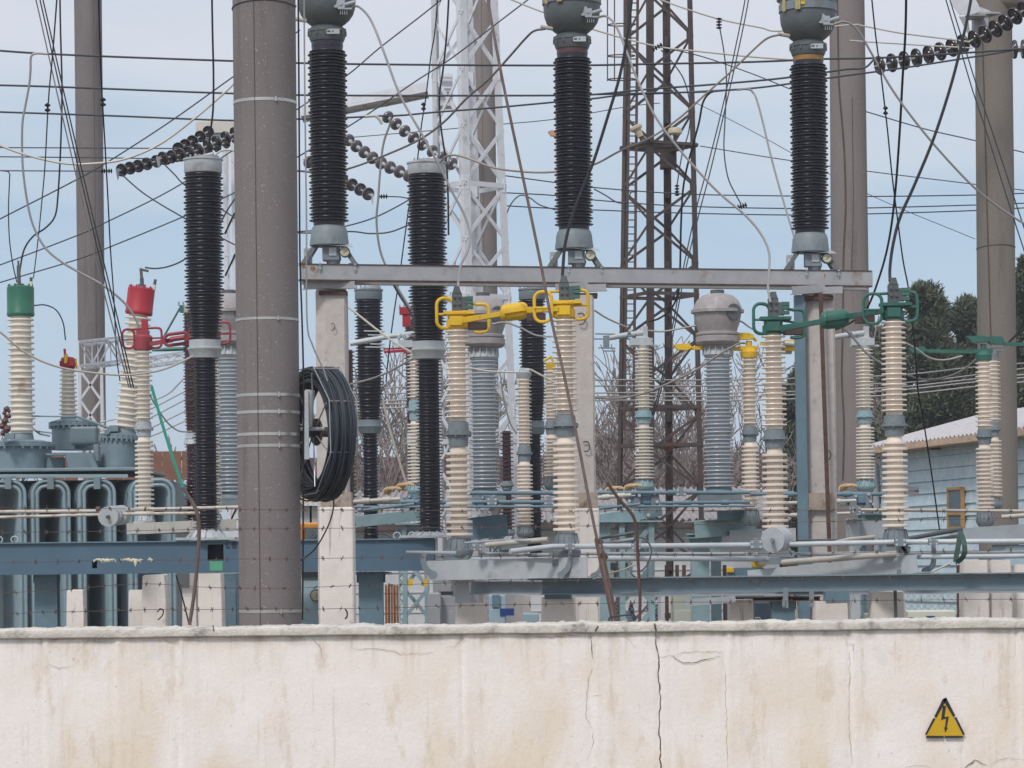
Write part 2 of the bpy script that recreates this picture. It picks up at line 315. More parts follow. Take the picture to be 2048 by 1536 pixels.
# painted high-voltage sign, flat on the plaster
sg = thing('warning_sign', 'painted yellow triangle with a black lightning bolt on the white wall', 'sign', P(1888, 1475, DW))
sy = mat('sign_yellow', (206, 166, 22), .6, var=.08, bump=.1); sk = mat('sign_black', (40, 44, 52), .7, var=.2, bump=.1)
def flat(name, pts, m_, dy):
    q = [P(x, y, DW) for x, y in pts]; q = [Vector((p.x, DW-.026-dy, p.z)) for p in q]
    g = MB(); g.prism(q, (0, .003, 0)); g.build(name, m_, sg, smooth=False)
flat('panel', [(1887, 1402), (1926, 1471), (1850, 1471)], sy, 0)
def rz(x, y): return (1500+x/3.737, 1140+y/3.737)
for pl in ([(1437, 962), (1462, 952), (1468, 962), (1388, 1105), (1372, 1095)], [(1366, 1104), (1382, 1110), (1318, 1228), (1302, 1230)], [(1450, 955), (1464, 955), (1530, 1085), (1516, 1098), (1440, 975)], [(1524, 1102), (1538, 1096), (1603, 1228), (1586, 1230)], [(1316, 1236), (1441, 1238), (1443, 1254), (1309, 1254)], [(1454, 1238), (1585, 1238), (1590, 1252), (1452, 1254)]):
    flat('border_bar', [rz(*p) for p in pl], sk, .002)
flat('lightning_bolt', [rz(*p) for p in [(1437, 1012), (1461, 1015), (1449, 1098), (1482, 1092), (1466, 1175), (1474, 1178), (1455, 1213), (1445, 1172), (1453, 1174), (1461, 1108), (1424, 1120)]], sk, .002)

# ================= generic builders
def barbed(label, pts, D):
    g = MB(); p = catmull([P(x, y, D) for x, y in pts], 14)
    p = [q+Vector((0, 0, .006*noise.noise(q*3))) for q in p]
    g.tube(p, .0026, 4); acc = 0
    for a, b in zip(p[:-1], p[1:]):
        acc += (b-a).length
        if acc > .085:
            acc = random.uniform(-.02, .02)
            for k in range(3):
                v = Vector((random.uniform(-.5, .5), random.uniform(-1, 1), random.uniform(-1, 1))).normalized()*.021
                g.bar(a-v, a+v, .003, .003)
            g.bar(a-Vector((.008, 0, 0)), a+Vector((.008, 0, 0)), .008, .008)
    tag(g.build('barbed_wire', wirerust, smooth=False), label, 'barbed wire', 'barbed wire strands above the wall')
wirerust = mat('barb_rust', (88, 72, 66), .8, var=.3, scale=4, bump=0)
barbed('topmost barbed wire strand above the white wall', [(-60, 1016), (240, 1018), (480, 1019), (1000, 1022), (1500, 1021), (2110, 1022)], 20.16)
barbed('second barbed wire strand from the top above the white wall', [(-60, 1066), (240, 1062), (480, 1058), (1000, 1054), (1500, 1047), (2110, 1034)], 20.15)
barbed('middle barbed wire strand with white rag scraps caught on it', [(-60, 1126), (240, 1121), (480, 1119), (1000, 1112), (1500, 1108), (2110, 1099)], 20.14)
barbed('second barbed wire strand from the bottom, sagging over the blue beam edge', [(-60, 1188), (120, 1180), (280, 1168), (480, 1177), (700, 1172), (1000, 1163), (1300, 1161), (1500, 1158), (2110, 1150)], 20.13)
barbed('lowest barbed wire strand just over the coping of the wall', [(-60, 1230), (60, 1226), (180, 1222), (300, 1220), (480, 1218), (700, 1217), (1000, 1210), (1500, 1203), (2110, 1198)], 20.12)
ragm = mat('rag_white', (206, 198, 180), .95, var=.1, bump=.3)
for lb, x0, x1, y in (('left white frayed rag snagged on the barbed wire before the deep blue beam', 187, 230, 1120), ('larger white frayed rag with a hanging tip on the barbed wire', 243, 285, 1120), ('tiny white rag scrap on the barbed wire, right of the larger rags', 297, 306, 1119)):
    g = MB(); n = int((x1-x0)/3)
    pts = [P(x0+(x1-x0)*i/n, y+random.uniform(-1.5, 1.5), 20.13) for i in range(n+1)]
    g.tube(pts, [max(.5, 3.2*math.sin(math.pi*(i+.3)/(n+.6))+random.uniform(-.8, .8))*S(20) for i in range(n+1)], 7)
    for i in range(n*2):
        a = random.choice(pts); g.tube([a, a+Vector((random.uniform(-.012, .012), -.005, random.uniform(-.02, .02)))], [.004, .001], 4)
    if x1-x0 == 42: g.tube([P(270, 1121, 20.13), P(271, 1127, 20.12), P(271, 1133, 20.12)], [.012, .011, .003], 6)
    tag(g.build('rag', ragm), lb, 'rag')

def shed_profile(z0, z1, n, rc0, rs0, rc1=None, rs1=None, alt=0, th=.16, droop=.25):
    rc1 = rc0 if rc1 is None else rc1; rs1 = rs0 if rs1 is None else rs1; pr = [(rc0, z0)]; p = (z1-z0)/n
    for i in range(n):
        t = (i+.5)/n; rc = rc0+(rc1-rc0)*t; rs = rs0+(rs1-rs0)*t
        if alt and i % 2: rs = rc+(rs-rc)*alt
        z = z0+p*i
        pr += [(rc, z+p*.30), (rc+(rs-rc)*.45, z+p*.36), (rs-(rs-rc)*.06, z+p*(.38-droop*.3)), (rs, z+p*(.38-droop*.3+th*.5)), (rs-(rs-rc)*.06, z+p*(.38-droop*.3+th)), (rc+(rs-rc)*.3, z+p*(.62)), (rc, z+p*.74)]
    return pr+[(rc1, z1)]
def rrect(c, u, v, w, h, r, k=5):
    o = []
    for sx_, sy_, a0 in ((1, 1, 0), (-1, 1, 90), (-1, -1, 180), (1, -1, 270)):
        for i in range(k+1):
            a = R(a0+90*i/k); o.append(c+u*(sx_*(w/2-r)+r*math.cos(a))+v*(sy_*(h/2-r)+r*math.sin(a)))
    return o

# ================= big spun concrete poles
bandm = mat('band_steel', (196, 194, 190), .35, .75, var=.1, bump=.05)
PR = {}
def pole(label, D, ptop, pbot, m_=None, bands=(), seam=None, thin=()):
    (y0, l0, r0), (y1, l1, r1) = ptop, pbot
    a = P((l0+r0)/2, y0, D); b = P((l1+r1)/2, y1, D); ra, rb = (r0-l0)/2*S(D), (r1-l1)/2*S(D)
    x = (a.x+b.x)/2; k = (rb-ra)/(b.z-a.z)       # radius change per metre
    R_ = lambda z: rb+k*(z-b.z)
    t = thing('concrete_pole', label, 'pole', (x, D, 0), 'round spun concrete poles'); PR[t.name] = R_; zt = a.z+2.5; n = 14
    g = MB(); g.lathe([(R_(zt*i/n), zt*i/n) for i in range(n+1)], (x, D, 0), 48); g.build('shaft', m_ or polem, t)
    zz = lambda y: P((l0+r0)/2, y, D).z
    for y, h in bands:
        z = zz(y); q = MB(); h_ = h*S(D)/2; r_ = R_(z)+.003
        q.lathe([(r_-.006, -h_), (r_, -h_), (r_, h_), (r_-.006, h_)], (x, D, z), 48)
        q.box((x+ra*.42, D-r_*.92, z), (.012, .03, h_*3.2)); q.build('steel_band', bandm, t)
    for y in thin:
        z = zz(y); r_ = R_(z)+.004; q = MB(); pts = [Vector((x+r_*math.cos(a_), D+r_*math.sin(a_), z+.02*math.cos(a_*1.3))) for a_ in [i*2*math.pi/40 for i in range(40)]]
        q.tube(pts, .005, 5, True); q.build('tie_wire', wired, t)
    if seam is not None:
        q = MB(); a0 = seam; pts = []
        for i in range(60):
            z = zt*i/59; r_ = R_(z)+.0015; an = a0+.012*noise.noise(Vector((0, 0, z*1.3))); pts.append(Vector((x+r_*math.cos(an), D+r_*math.sin(an), z)))
        q.tube(pts, .004, 4); q.build('seam', crackm, t)
    return t
pole('nearest thick brown-grey concrete pole with seven steel bands and the cable coil', 25.0, (0, 468, 594), (1240, 476, 600), bands=[(207, 6), (641, 5), (792, 6), (826, 6), (870, 6), (893, 6), (1222, 6)], seam=R(-104), thin=(16,))
pole('plain concrete pole at the far left behind the guy wires', 54, (0, 147, 202), (740, 158, 212), seam=R(-60))
polec = mat('spun_concrete_light', (124, 117, 117), .85, var=.06, scale=1.2, dirt=(104, 96, 94), damt=.4, dscale=1.2, streak=True, bump=.2, bscale=90, speck=(160, 152, 150))
polg = mat('spun_concrete_olive', (119, 113, 108), .85, var=.06, scale=1.2, dirt=(100, 94, 86), damt=.4, dscale=1.2, streak=True, bump=.2, bscale=90, speck=(160, 152, 150))
t = pole('thick concrete pole with a long black crack behind the rightmost tall black insulator', 42, (0, 1655, 1725), (900, 1668, 1746), polec)
def crackline(t, pts, D, r, w=2.5):
    g = MB(); q = []
    for x, y in pts:
        q.append(P(x, y, D))
    q = catmull(q, 6); cx = WL[t.name].x; out_ = []
    for p in q:
        r = PR[t.name](p.z); dx = min(max(p.x-cx, -r*.98), r*.98); out_.append(Vector((p.x+.004*noise.noise(p*4), D-math.sqrt(r*r-dx*dx)-.004, p.z)))
    g.tube(out_, w*S(D)/2, 5); g.build('crack', crackm, t)
crackline(t, [(1671, 0), (1673, 90), (1675, 180), (1684, 300), (1687, 420), (1683, 520), (1682, 640), (1680, 760), (1684, 850), (1682, 960)], 42, .222, 4)
crackline(t, [(1700, 200), (1702, 420), (1698, 560)], 42, .222, 1.2)
t = pole('grey-brown concrete pole near the right edge carrying a pipe crossarm', 43, (80, 1945, 2019), (900, 1962, 2040), polg, thin=(496,))
crackline(t, [(1961, 90), (1966, 300), (1971, 500), (1976, 680), (1980, 800)], 43, .22, 3)
pole('concrete pole standing behind the white lattice mast', 47, (0, 945, 989), (900, 953, 998), polec, seam=R(-100))

# pipe crossarm on top of the right pole
sd_ = S(43); t = thing('pipe_crossarm', 'pale steel head with a round pipe crossarm on top of the right pole', 'crossarm', P(1983, 80, 43))
g = MB(); g.cyl(P(1975, -4, 43.0), P(2140, -12, 42.5), 27*sd_, 27*sd_, 32); g.build('pipe', polg, t)
g = MB(); g.prism([P(1903, -20, 42.6), P(1942, -20, 42.6), P(1962, 20, 42.6), P(1950, 27, 42.6), P(1920, 30, 42.6), P(1904, 8, 42.6)], (0, .02, 0)); g.build('gusset_plate', white, t, smooth=False)
g = MB(); c = P(1978, 80, 43); g.lathe([(34*sd_, 0), (34*sd_, 45*sd_), (40*sd_, 45*sd_), (40*sd_, 49*sd_), (36*sd_, 49*sd_), (30*sd_, 62*sd_)], c, 36); g.build('collar', steel2, t)
g = MB(); g.box(P(1948, 35, 42.72), (.3, .38, .015)); g.prism([P(1918, 33, 42.6), P(1936, 33, 42.6), P(1942, 78, 42.6), P(1934, 64, 42.6)], (0, .015, 0)); g.build('bracket', steel2, t, smooth=False)

# ================= steel beam on concrete posts with three current transformers
def Dz(px, py, z):
    v = RT*(px-1024)+UP*(HY-py); return (z-CZ)*F/v.z
DA = 29.0; zbeam = P(600, 529, DA).z                      # top of the beam
DBm = Dz(1742, 543, zbeam)
def Dx(px): return DA+(DBm-DA)*(px-600)/(1742-600)
t = thing('steel_beam', 'long rust-stained grey steel beam carrying the three tall black instrument transformers', 'steel beam', (P(600, 529, DA).x, DA, zbeam-.24))
a = P(598, 529, DA); b = P(1742, 543, DBm); bh = 33*S(DA)
for off, nm in ((0, 'front_channel'), (.34, 'rear_channel')):
    g = MB(); q = Vector((0, off, -bh/2)); g.channel(a+q, b+q, .10, bh, .011, side=-1 if off == 0 else 1); g.build(nm, steel2, t, smooth=False)
    if off == 0:
        g = MB(); q = Vector((0, -.055, -bh+.004)); g.bar(a+q, b+q, .02, .018); g.build('rusty_lower_flange', rust, t, smooth=False); g = MB(); q = Vector((0, -.053, .001)); g.bar(a+q, b+q, .014, .010); g.build('rusty_top_edge', rust, t, smooth=False)
rs_ = mat('rust_patch', (146, 98, 64), .9, var=.4, scale=20, dirt=(96, 60, 46), damt=.6, dscale=12, bump=.5)
for px, py, w_ in ((624, 538, 11), (1114, 547, 9), (1645, 553, 13), (1594, 553, 10), (1420, 555, 16), (935, 553, 8), (607, 534, 7), (1345, 554, 9), (1308, 556, 7)):
    g = MB(); c = P(px, py, Dx(px)); c.y = Dx(px)-.0535; pts = []
    for i in range(18):
        an = 2*math.pi*i/18; r_ = w_/2*S(29)*(1+.6*noise.noise(Vector((px, math.cos(an)*1.3, math.sin(an)*1.3)))); pts.append(c+Vector((r_*math.cos(an), 0, r_*.8*math.sin(an)*random.uniform(.7, 1.2))))
    g.prism(pts, (0, .002, 0)); g.build('rust_spot', rs_, t, smooth=False)
g = MB()
for px in (641, 711, 1137, 1203, 1612, 1676):
    c = P(px, 530+ (px-600)*.0123, Dx(px)); c.y -= .065; g.cyl(c+Vector((0, 0, .02)), c-Vector((0, 0, .07)), .008, n=6); g.box(c-Vector((0, 0, .04)), (.028, .02, .018)); g.box(c+Vector((0, 0, .008)), (.03, .03, .014))
g.build('bolts', steel, t)

def conc_post(label, D, l, r, ytop, m_=conc, cham=.0, ybase=None, px_ref=1000, hooks=()):
    a = P(l, px_ref, D); b = P(r, px_ref, D); z = P((l+r)/2, ytop, D).z; wd = (b-a).x; c = (a+b)/2
    dp = wd*.9; th = .62                                   # turned so that a lit left flank shows
    t = thing('concrete_post', label, 'post', (c.x, D, 0), 'squared concrete posts')
    ch = wd*.07; pts = []
    xl, xr = -wd/2, wd/2; sp_ = xl+wd*.30
    ring = [(xl, .16*wd), (sp_-ch*.4, -wd*.02), (sp_+ch*.4, -wd*.05), (xr-ch, -wd*.04), (xr, .05*wd), (xr, .9*wd), (xl, .9*wd)]
    g = MB(); nv = len(ring); zs = [0]+[z*i/26 for i in range(1, 26)]+[z-.03, z]
    vs = []
    for i, zz in enumerate(zs):
        k = .94 if i == len(zs)-1 else 1
        for j, (x, y) in enumerate(ring):
            nn = noise.noise(Vector((x*6+c.x, y*6, zz*4)))*.006
            vs.append(Vector((c.x+x*k+nn, D+y*k+nn+.006*noise.noise(Vector((c.x, j, zz*9))), zz)))
    fs = [(i*nv+j, i*nv+(j+1) % nv, (i+1)*nv+(j+1) % nv, (i+1)*nv+j) for i in range(len(zs)-1) for j in range(nv)]
    g.add(vs, fs+[tuple(range(nv)), tuple(range((len(zs)-1)*nv, len(zs)*nv))]); g.build('shaft', m_, t, ang=25)
    for hx, hy, sc in hooks:
        h = P(hx, hy, D-.03-wd*.05); s = S(D)*sc; q = MB()
        q.tube(catmull([h+Vector((-6*s, 0, 12*s)), h+Vector((3*s, -2*s, 13*s)), h+Vector((8*s, -3*s, 3*s)), h+Vector((5*s, -3*s, -7*s)), h+Vector((-4*s, 0, -9*s))], 5), 1.5*s, 6); q.build('hook', rustpipe, t)
    return t
posts = []
for lb, D, l, r, yt, l2, r2, yj, hk in (
        ('left tall concrete post under the steel beam, rusty joint at half height, beside the coil', 29.15, 632, 695, 577, 640, 705, 1014, [(665, 655, .6)]),
        ('middle tall concrete post under the steel beam, behind the leaning brown guy rod', 29.6, 1132, 1190, 590, 1150, 1197, 1016, [(1162, 640, 1), (1172, 895, .9)])):
    t = conc_post(lb, D, l, r, yt, px_ref=800, hooks=hk)
    g = MB(); za = P(l2, 985, D).z; zb = P(l2, yj, D).z; c = P((l2+r2)/2, 1000, D); wd = (r2-l2)*S(D)
    g.box((c.x, D+wd*.42, (za+zb)/2), (wd*.94, wd*1.02, za-zb)); g.build('rusty_collar', collarm, t, smooth=False)
    g = MB(); g.box((c.x, D+wd*.44, zb/2-.002), (wd*1.05, wd*1.18, zb)); g.build('lower_shaft', concw, t, smooth=False, bevel=.02)
t = conc_post('right tall concrete post under the steel beam, strapped by blue and rusty angle irons', 30.2, 1607, 1672, 586, px_ref=800, hooks=[(1655, 912, .8)])
s = S(30)
g = MB(); g.angle(P(1589, 590, 30.1), P(1600, 1245, 30.1), 20*s, .01, (1, 0, 0), (0, 1, 0)); g.build('blue_angle_iron', bluest, t, smooth=False)
g = MB(); g.bar(P(1641, 585, 30.03), P(1662, 1190, 30.03), 8*s, .03, (0, 1, 0)); g.build('rusty_strap', rust, t, smooth=False)
g = MB(); g.bar(P(1611, 1003, 30.15), P(1668, 1003, 30.15), .05, 34*s); g.build('rusty_collar', collarm, t, smooth=False)
# saddles between posts and beam
for px, D, yl in ((663, 29.1, 563), (1165, 29.6, 568), (1637, 30.1, 573)):
    t = thing('beam_saddle', {663: 'rusty steel saddle between the left tall post and the beam', 1165: 'rusty steel saddle between the middle tall post and the beam', 1637: 'rusty steel saddle between the right tall post and the beam'}[px], 'bracket', P(px, 592, D), 'rusty saddles under the beam')
    q = fr(px, yl, D); g = MB(); g.channel(q(-56, -9, -14), q(12, -4, 6), .06, 16*S(D), .008); g.channel(q(4, -8, 6), q(48, -8, -6), .06, 14*S(D), .008); g.build('channel', steel2, t, smooth=False)
    g = MB(); g.box(q(2, -22, 22), (56*S(D), .22, 8*S(D))); g.build('packing', rust, t, smooth=False)

def current_transformer(label, px, band):
    D = Dx(px)+.15; o = P(px, 529+(px-600)*.0123, D); o.z = zbeam+.001; s = S(29.35)
    t = thing('current_transformer', label, 'instrument transformer', o, 'oil filled transformers on the steel beam')
    q = lambda x, z, y=0: o+Vector((x*s, y*s, z*s))
    for sx_, sy_ in ((-1, -1), (1, -1), (-1, 1), (1, 1)):
        g = MB(); g.angle(q(sx_*48, 0, sy_*24), q(sx_*22, 40, sy_*16), 11*s, 2.2*s, (sx_, 0, 0), (0, -sy_, 0)); g.bar(q(sx_*40, 1.5, sy_*24), q(sx_*58, 1.5, sy_*24), 16*s, 3*s); g.build('leg', darkgrey, t, smooth=False)
    g = MB(); g.box(q(4, 24, -6), (34*s, 30*s, 28*s)); g.lathe([(12*s, -2*s), (16*s, 10*s), (13*s, 24*s)], q(8, 4, -4), 16); bx = g.build('terminal_box', flange, t, smooth=False, bevel=.008)
    g = MB(); g.box(q(8, 27, -22), (15*s, 2*s, 16*s)); g.build('window', lflange, t, smooth=False)
    g = MB(); c = q(32, 26, -26); g.cyl(c+Vector((0, 16*s, 0)), c, 10.5*s, 10.5*s, 24); ga = g.build('gauge', darkgrey, t)
    g = MB(); g.cyl(c-Vector((0, -.001, 0)), c-Vector((0, .004, 0)), 8.6*s, 8.6*s, 24); g.build('dial', glassm, ga)
    g = MB(); g.bar(c-Vector((3*s, .006, 3*s)), c-Vector((-4*s, .006, -2*s)), .6*s, .8*s); g.build('needle', darkm, ga, smooth=False)
    g = MB(); g.box(q(-42, 20, -8), (16*s, 14*s, 30*s)); g.build('side_box', steel2, t, smooth=False, bevel=.006)
    g = MB(); g.box(q(-43, 18, -15.6), (8*s, .8*s, 14*s)); g.build('label_plate', white, t, smooth=False)
    g = MB(); g.prism([q(-4, 44, -30), q(46, 34, -34), q(48, 32, -34), q(40, 43, -10), q(-4, 46, -10)], (0, .004, 0)); g.prism([q(-14, 40, -34), q(50, 34, -34), q(44, 43, -6), q(-12, 46, -6)], (0, 0, .004)); g.build('rain_hood', alum, t, smooth=False)
    g = MB(); g.lathe([(36*s, 40*s), (39*s, 41*s), (39*s, 46*s), (37.5*s, 56*s), (36.5*s, 68*s), (34*s, 76*s), (30*s, 81*s)], o, 40); g.build('base_flange', flange, t)
    g = MB(); g.lathe([(31*s, 76*s), (31*s, 88*s)]+[(r*s, z*s) for r, z in shed_profile(88, 430, 54, 31, 39.5, alt=.62, th=.22)]+[(31*s, 447*s)], o, 44); g.build('insulator', black, t)
    g = MB(); g.lathe([(31.6*s, 436*s), (31.6*s, 446*s)], o, 40); g.build('neck_band', band, t)
    g = MB(); g.lathe([(30*s, 446*s), (33*s, 447*s), (36*s, 454*s), (37*s, 464*s), (38.5*s, 465*s), (38.5*s, 471*s), (34*s, 473*s), (30*s, 478*s), (36*s, 482*s), (45*s, 490*s), (52*s, 500*s), (56*s, 512*s), (57.5*s, 525*s), (57.5*s, 538*s)], o, 48)
    for i in range(12): an = i*math.pi/6; g.cyl(o+Vector((37*s*math.cos(an), 37*s*math.sin(an), 457*s)), o+Vector((37*s*math.cos(an), 37*s*math.sin(an), 466*s)), 2*s, n=8)
    g.build('head', darkgrey, t)
    g = MB(); g.lathe([(57*s, 536*s), (60*s, 537*s), (60*s, 552*s), (58*s, 554*s), (58*s, 560*s), (64*s, 562*s), (64*s, 569*s), (58*s, 571*s), (55*s, 590*s), (30*s, 606*s), (0.1*s, 610*s)], o, 48)
    for i in range(24): an = i*math.pi/12; c = o+Vector((61*s*math.cos(an), 61*s*math.sin(an), 569*s)); g.cyl(c, c+Vector((0, 0, 4*s)), 2*s, n=6)
    hd = g.build('head_flange', flange, t)
    for x, w_ in ((-52, 9), (-26, 11)):
        y = -math.sqrt(61**2-x*x)-1; g = MB(); g.box(q(x, 546, y), (w_*s, 2.5*s, 25*s), Matrix.Rotation(math.atan2(x, -y)*-1*-1, 3, 'Z')); g.cyl(q(x, 552, y-2), q(x, 552, y), 1.6*s, n=8); g.cyl(q(x, 540, y-2), q(x, 540, y), 1.6*s, n=8); g.build('brass_clip', brass, hd)
    g = MB(); g.box(q(-16, 546, -60), (9*s, 2*s, 6*s)); g.build('tag', yellow, hd, smooth=False)
    y = -math.sqrt(57*57-28*28)-2
    g = MB(); g.cyl(q(22, 515, y+8), q(22, 515, y), 10*s, n=20); g.box(q(32, 510, y-3), (14*s, 6*s, 18*s)); g.cyl(q(31, 512, y-8), q(31, 512, y-5), 4*s, n=14); g.box(q(40, 502, y-2), (26*s, 7*s, 3*s)); g.cyl(q(38, 510, y-2), q(58, 517, y+6), 4*s, n=12)
    for i in range(4): g.box(q(30+i*4.2, 496, y+1), (1.6*s, 4*s, 9*s))
    g.build('terminal_clamp', galv, t)
    g = MB(); g.cyl(q(-40, 486, -16), q(-64, 489, -24), 4*s, n=12); g.build('rear_terminal', wirec, t)
    g = MB(); g.box(q(14, 461, -37), (26*s, 2*s, 10*s)); pl = g.build('plaque', alum, t, smooth=False)
    g = MB(); g.box(q(6, 461, -38.3), (6*s, .5*s, 3*s)); g.box(q(14, 461, -38.3), (3*s, .5*s, 2.5*s)); g.build('print', darkm, pl, smooth=False)
    return t
current_transformer('leftmost tall black instrument transformer on the steel beam, next to the thick pole', 659, black)
rb_ = mat('porcelain_rust_band', (84, 54, 56), .4, var=.2, bump=.1)
gb_ = mat('sealant_gold', (150, 112, 62), .6, var=.2, bump=.1)
current_transformer('middle tall black instrument transformer on the steel beam, above the yellow switch', 1149, rb_)
current_transformer('rightmost tall black instrument transformer on the steel beam, gold ring at its neck', 1621, gb_)
# ================= deep blue breaker beam and tall black circuit breakers
DBB = 32.0; zbb = P(300, 1085, DBB).z
def blue_beam():
    t = thing('breaker_beam', 'deep blue hollow steel beam running behind the wall under the tall black breakers', 'steel beam', (P(400, 1145, DBB).x, DBB, zbb-60*S(DBB)))
    s = S(DBB); a = P(-120, 1085, DBB); b = P(868, 1076, DBB); a.z = b.z = zbb; h = 62*s
    # front plate with two rectangular openings
    def X(px): return P(px, 1100, DBB).x
    def Z(py): return P(420, py, DBB).z
    g = MB(); xs = [a.x, X(184), X(194), X(415), X(447), X(865)-.001, b.x+.02]; zt, zbm = zbb, zbb-h
    def pl(x0, x1, z0, z1): g.box(((x0+x1)/2, DBB+.006, (z0+z1)/2), (x1-x0, .012, z1-z0))
    pl(a.x, X(184), zbm, zt); pl(X(184), X(194), zbm, Z(1134)); pl(X(184), X(194), Z(1119), zt); pl(X(194), X(415), zbm, zt)
    pl(X(415), X(447), zbm, Z(1121)); pl(X(415), X(447), Z(1089), zt); pl(X(447), b.x, zbm, zt)
    g.box(((a.x+b.x)/2, DBB+.42, (zt+zbm)/2), (b.x-a.x, .012, h)); g.box(((a.x+b.x)/2, DBB+.213, zbm+.006), (b.x-a.x, .4, .012))
    g.build('web_plate', deepblue, t, smooth=False)
    g = MB(); g.box(((a.x+b.x)/2, DBB+.2, zt+.009), (b.x-a.x, .47, .014)); g.build('top_plate', bluest, t, smooth=False)
    g = MB(); g.box(((X(415)+X(447))/2, DBB+.2, (Z(1121)+Z(1089))/2), (X(447)-X(415)+.1, .01, Z(1089)-Z(1121)+.1)); g.build('opening_shade', darkm, t, smooth=False)  # dark sheet behind the opening, shade of the hollow put into its colour
    g = MB(); g.box((X(432), DBB-.002, Z(1132)), (26*s, .004, 19*s)); g.build('green_patch', mat('patch_green', (84, 160, 128), .6, var=.1), t, smooth=False)
    for px in (29, -2, 794, 824):
        g = MB(); c = P(px, 1078, DBB+.1); c.z = zbb+.015; g.tube([c+Vector((7*s*math.cos(k), 0, 7*s*(1+math.sin(k))*.9)) for k in [R(-60+i*25) for i in range(13)]], 1.3*s, 6); g.build('lifting_ring', lflange, t)
    cu = bpy.data.curves.new('lettering', 'FONT'); cu.body = 'LB'; cu.size = 16*s; cu.offset = .0022; cu.extrude = .002; cu.space_character = 1.5
    o = bpy.data.objects.new('tmp', cu); scn.collection.objects.link(o); dg = bpy.context.evaluated_depsgraph_get(); me = bpy.data.meshes.new_from_object(o.evaluated_get(dg)); bpy.data.objects.remove(o)
    me.materials.clear(); me.materials.append(darkm); o = bpy.data.objects.new('lettering', me); scn.collection.objects.link(o); o.parent = t; c = P(452, 1096, DBB); c.y = DBB-.005
    o.matrix_local = Matrix.Translation(c-WL[t.name]) @ Matrix.Rotation(R(90), 4, 'X')
    for i in range(3):
        for j in range(3):
            g = MB(); c = P(60+j*4.2, 1103+i*4, DBB); c.y = DBB
            if i == j == 1 or (i+j) % 2: continue
            g.cyl(c+Vector((0, .001, 0)), c-Vector((0, .003, 0)), .7*s, n=8); g.build('screw', darkm, t)
blue_beam()
def breaker(label, px, D, y, m_, rs=(40, 28), zb=None, cap=lflange):
    """y: cap top, shed top, mid flange top, mid flange bottom, shed bottom, base bottom"""
    s = S(D); f = P(px, (y[0]+y[5])/2, D); o = Vector((f.x, D, zb if zb is not None else P(px, y[5], D).z)); Z = lambda yy: P(px, yy, D).z-o.z
    t = thing('circuit_breaker', label, 'circuit breaker', o, 'live tank circuit breaker poles')
    a, b = rs; c0, c1 = a*.80, b*.72
    g = MB(); n = max(8, int((y[2]-y[1])/6.1)); g.lathe([(c0*s*.98, Z(y[2])-.002), (c1*s*1.05, Z(y[2]))]+shed_profile(Z(y[2])+.002, Z(y[1]), n, c0*s*.8, a*s*.82, c0*s, a*s, alt=.6, th=.24), o, 36)
    # the porcelain is cylindrical above and narrows only near its foot
    for v in g.v:
        k = (v.z-o.z-Z(y[2]))/(Z(y[1])-Z(y[2])); r = math.hypot(v.x-o.x, v.y-o.y)
        w_ = (.82+.18*min(1, k/.25))/(.82+.18*k) if 0 < k < 1 else 1
        v.x = o.x+(v.x-o.x)*w_; v.y = o.y+(v.y-o.y)*w_
    g.build('upper_insulator', m_, t)
    g = MB(); g.lathe([(a*.92*s, Z(y[1])), (a*.95*s, Z(y[1])+.01), (a*.95*s, Z(y[0]+4)), (a*1.0*s, Z(y[0]+3)), (a*s, Z(y[0])), (.001, Z(y[0]))], o, 36); g.build('top_cap', cap, t)
    g = MB(); g.lathe([(.001, Z(y[0])+.002), (24*s*a/38, Z(y[0])+.003), (24*s*a/38, Z(y[0])+5*s), (.001, Z(y[0])+5*s)], o+Vector((7*s, -4*s, 0)), 24)
    for i in range(6): g.cyl(o+Vector((-24*s+i*9*s, -10*s, Z(y[0])+.0)), o+Vector((-24*s+i*9*s, -10*s, Z(y[0])+8*s)), 2*s, n=6)
    g.cyl(o+Vector((2*s, -6*s, Z(y[0])+5*s)), o+Vector((22*s, -10*s, Z(y[0])+9*s)), 4*s, n=10); g.build('terminal', galv, t)
    g = MB(); g.lathe([(b*.85*s, Z(y[3])), (b*1.05*s, Z(y[3])+.01), (a*.84*s, Z(y[2]+(y[3]-y[2])*.55)), (a*.88*s, Z(y[2]+(y[3]-y[2])*.5)), (a*.88*s, Z(y[2]+(y[3]-y[2])*.42)), (a*.80*s, Z(y[2]+(y[3]-y[2])*.38)), (a*.78*s, Z(y[2])), (a*.5*s, Z(y[2])+.001)], o, 36)
    for i in range(14):
        an = i*2*math.pi/14; v = Vector((math.cos(an), math.sin(an), 0)); zt = Z(y[2]+(y[3]-y[2])*.56); g.bar(o+v*(b*.98*s)+Vector((0, 0, Z(y[3]-2))), o+v*(a*.76*s)+Vector((0, 0, zt)), 2.2*s, 4*s)
    g.build('middle_flange', cap, t)
    g = MB(); n = int((y[4]-y[3])/6.3); g.lathe(shed_profile(Z(y[4]), Z(y[3]), n, c1*s*1.0, b*s*1.03, c1*s, b*s*.97, alt=.6, th=.24), o, 32); g.build('lower_insulator', m_, t)
    g = MB(); g.lathe([(b*1.55*s, 0), (b*1.55*s, 4*s), (b*1.3*s, 5*s), (b*.88*s, Z(y[4])-.01), (b*.8*s, Z(y[4]))], o, 32)
    for i in range(12):
        an = i*2*math.pi/12; v = Vector((math.cos(an), math.sin(an), 0)); g.bar(o+v*(b*1.48*s)+Vector((0, 0, 4*s)), o+v*(b*.86*s)+Vector((0, 0, Z(y[4])-.004)), 2*s, 4*s)
    g.box(o+Vector((0, .0, 3*s)), (b*4.2*s, b*2.6*s, 5*s)); g.build('pedestal', cap, t)
    return t
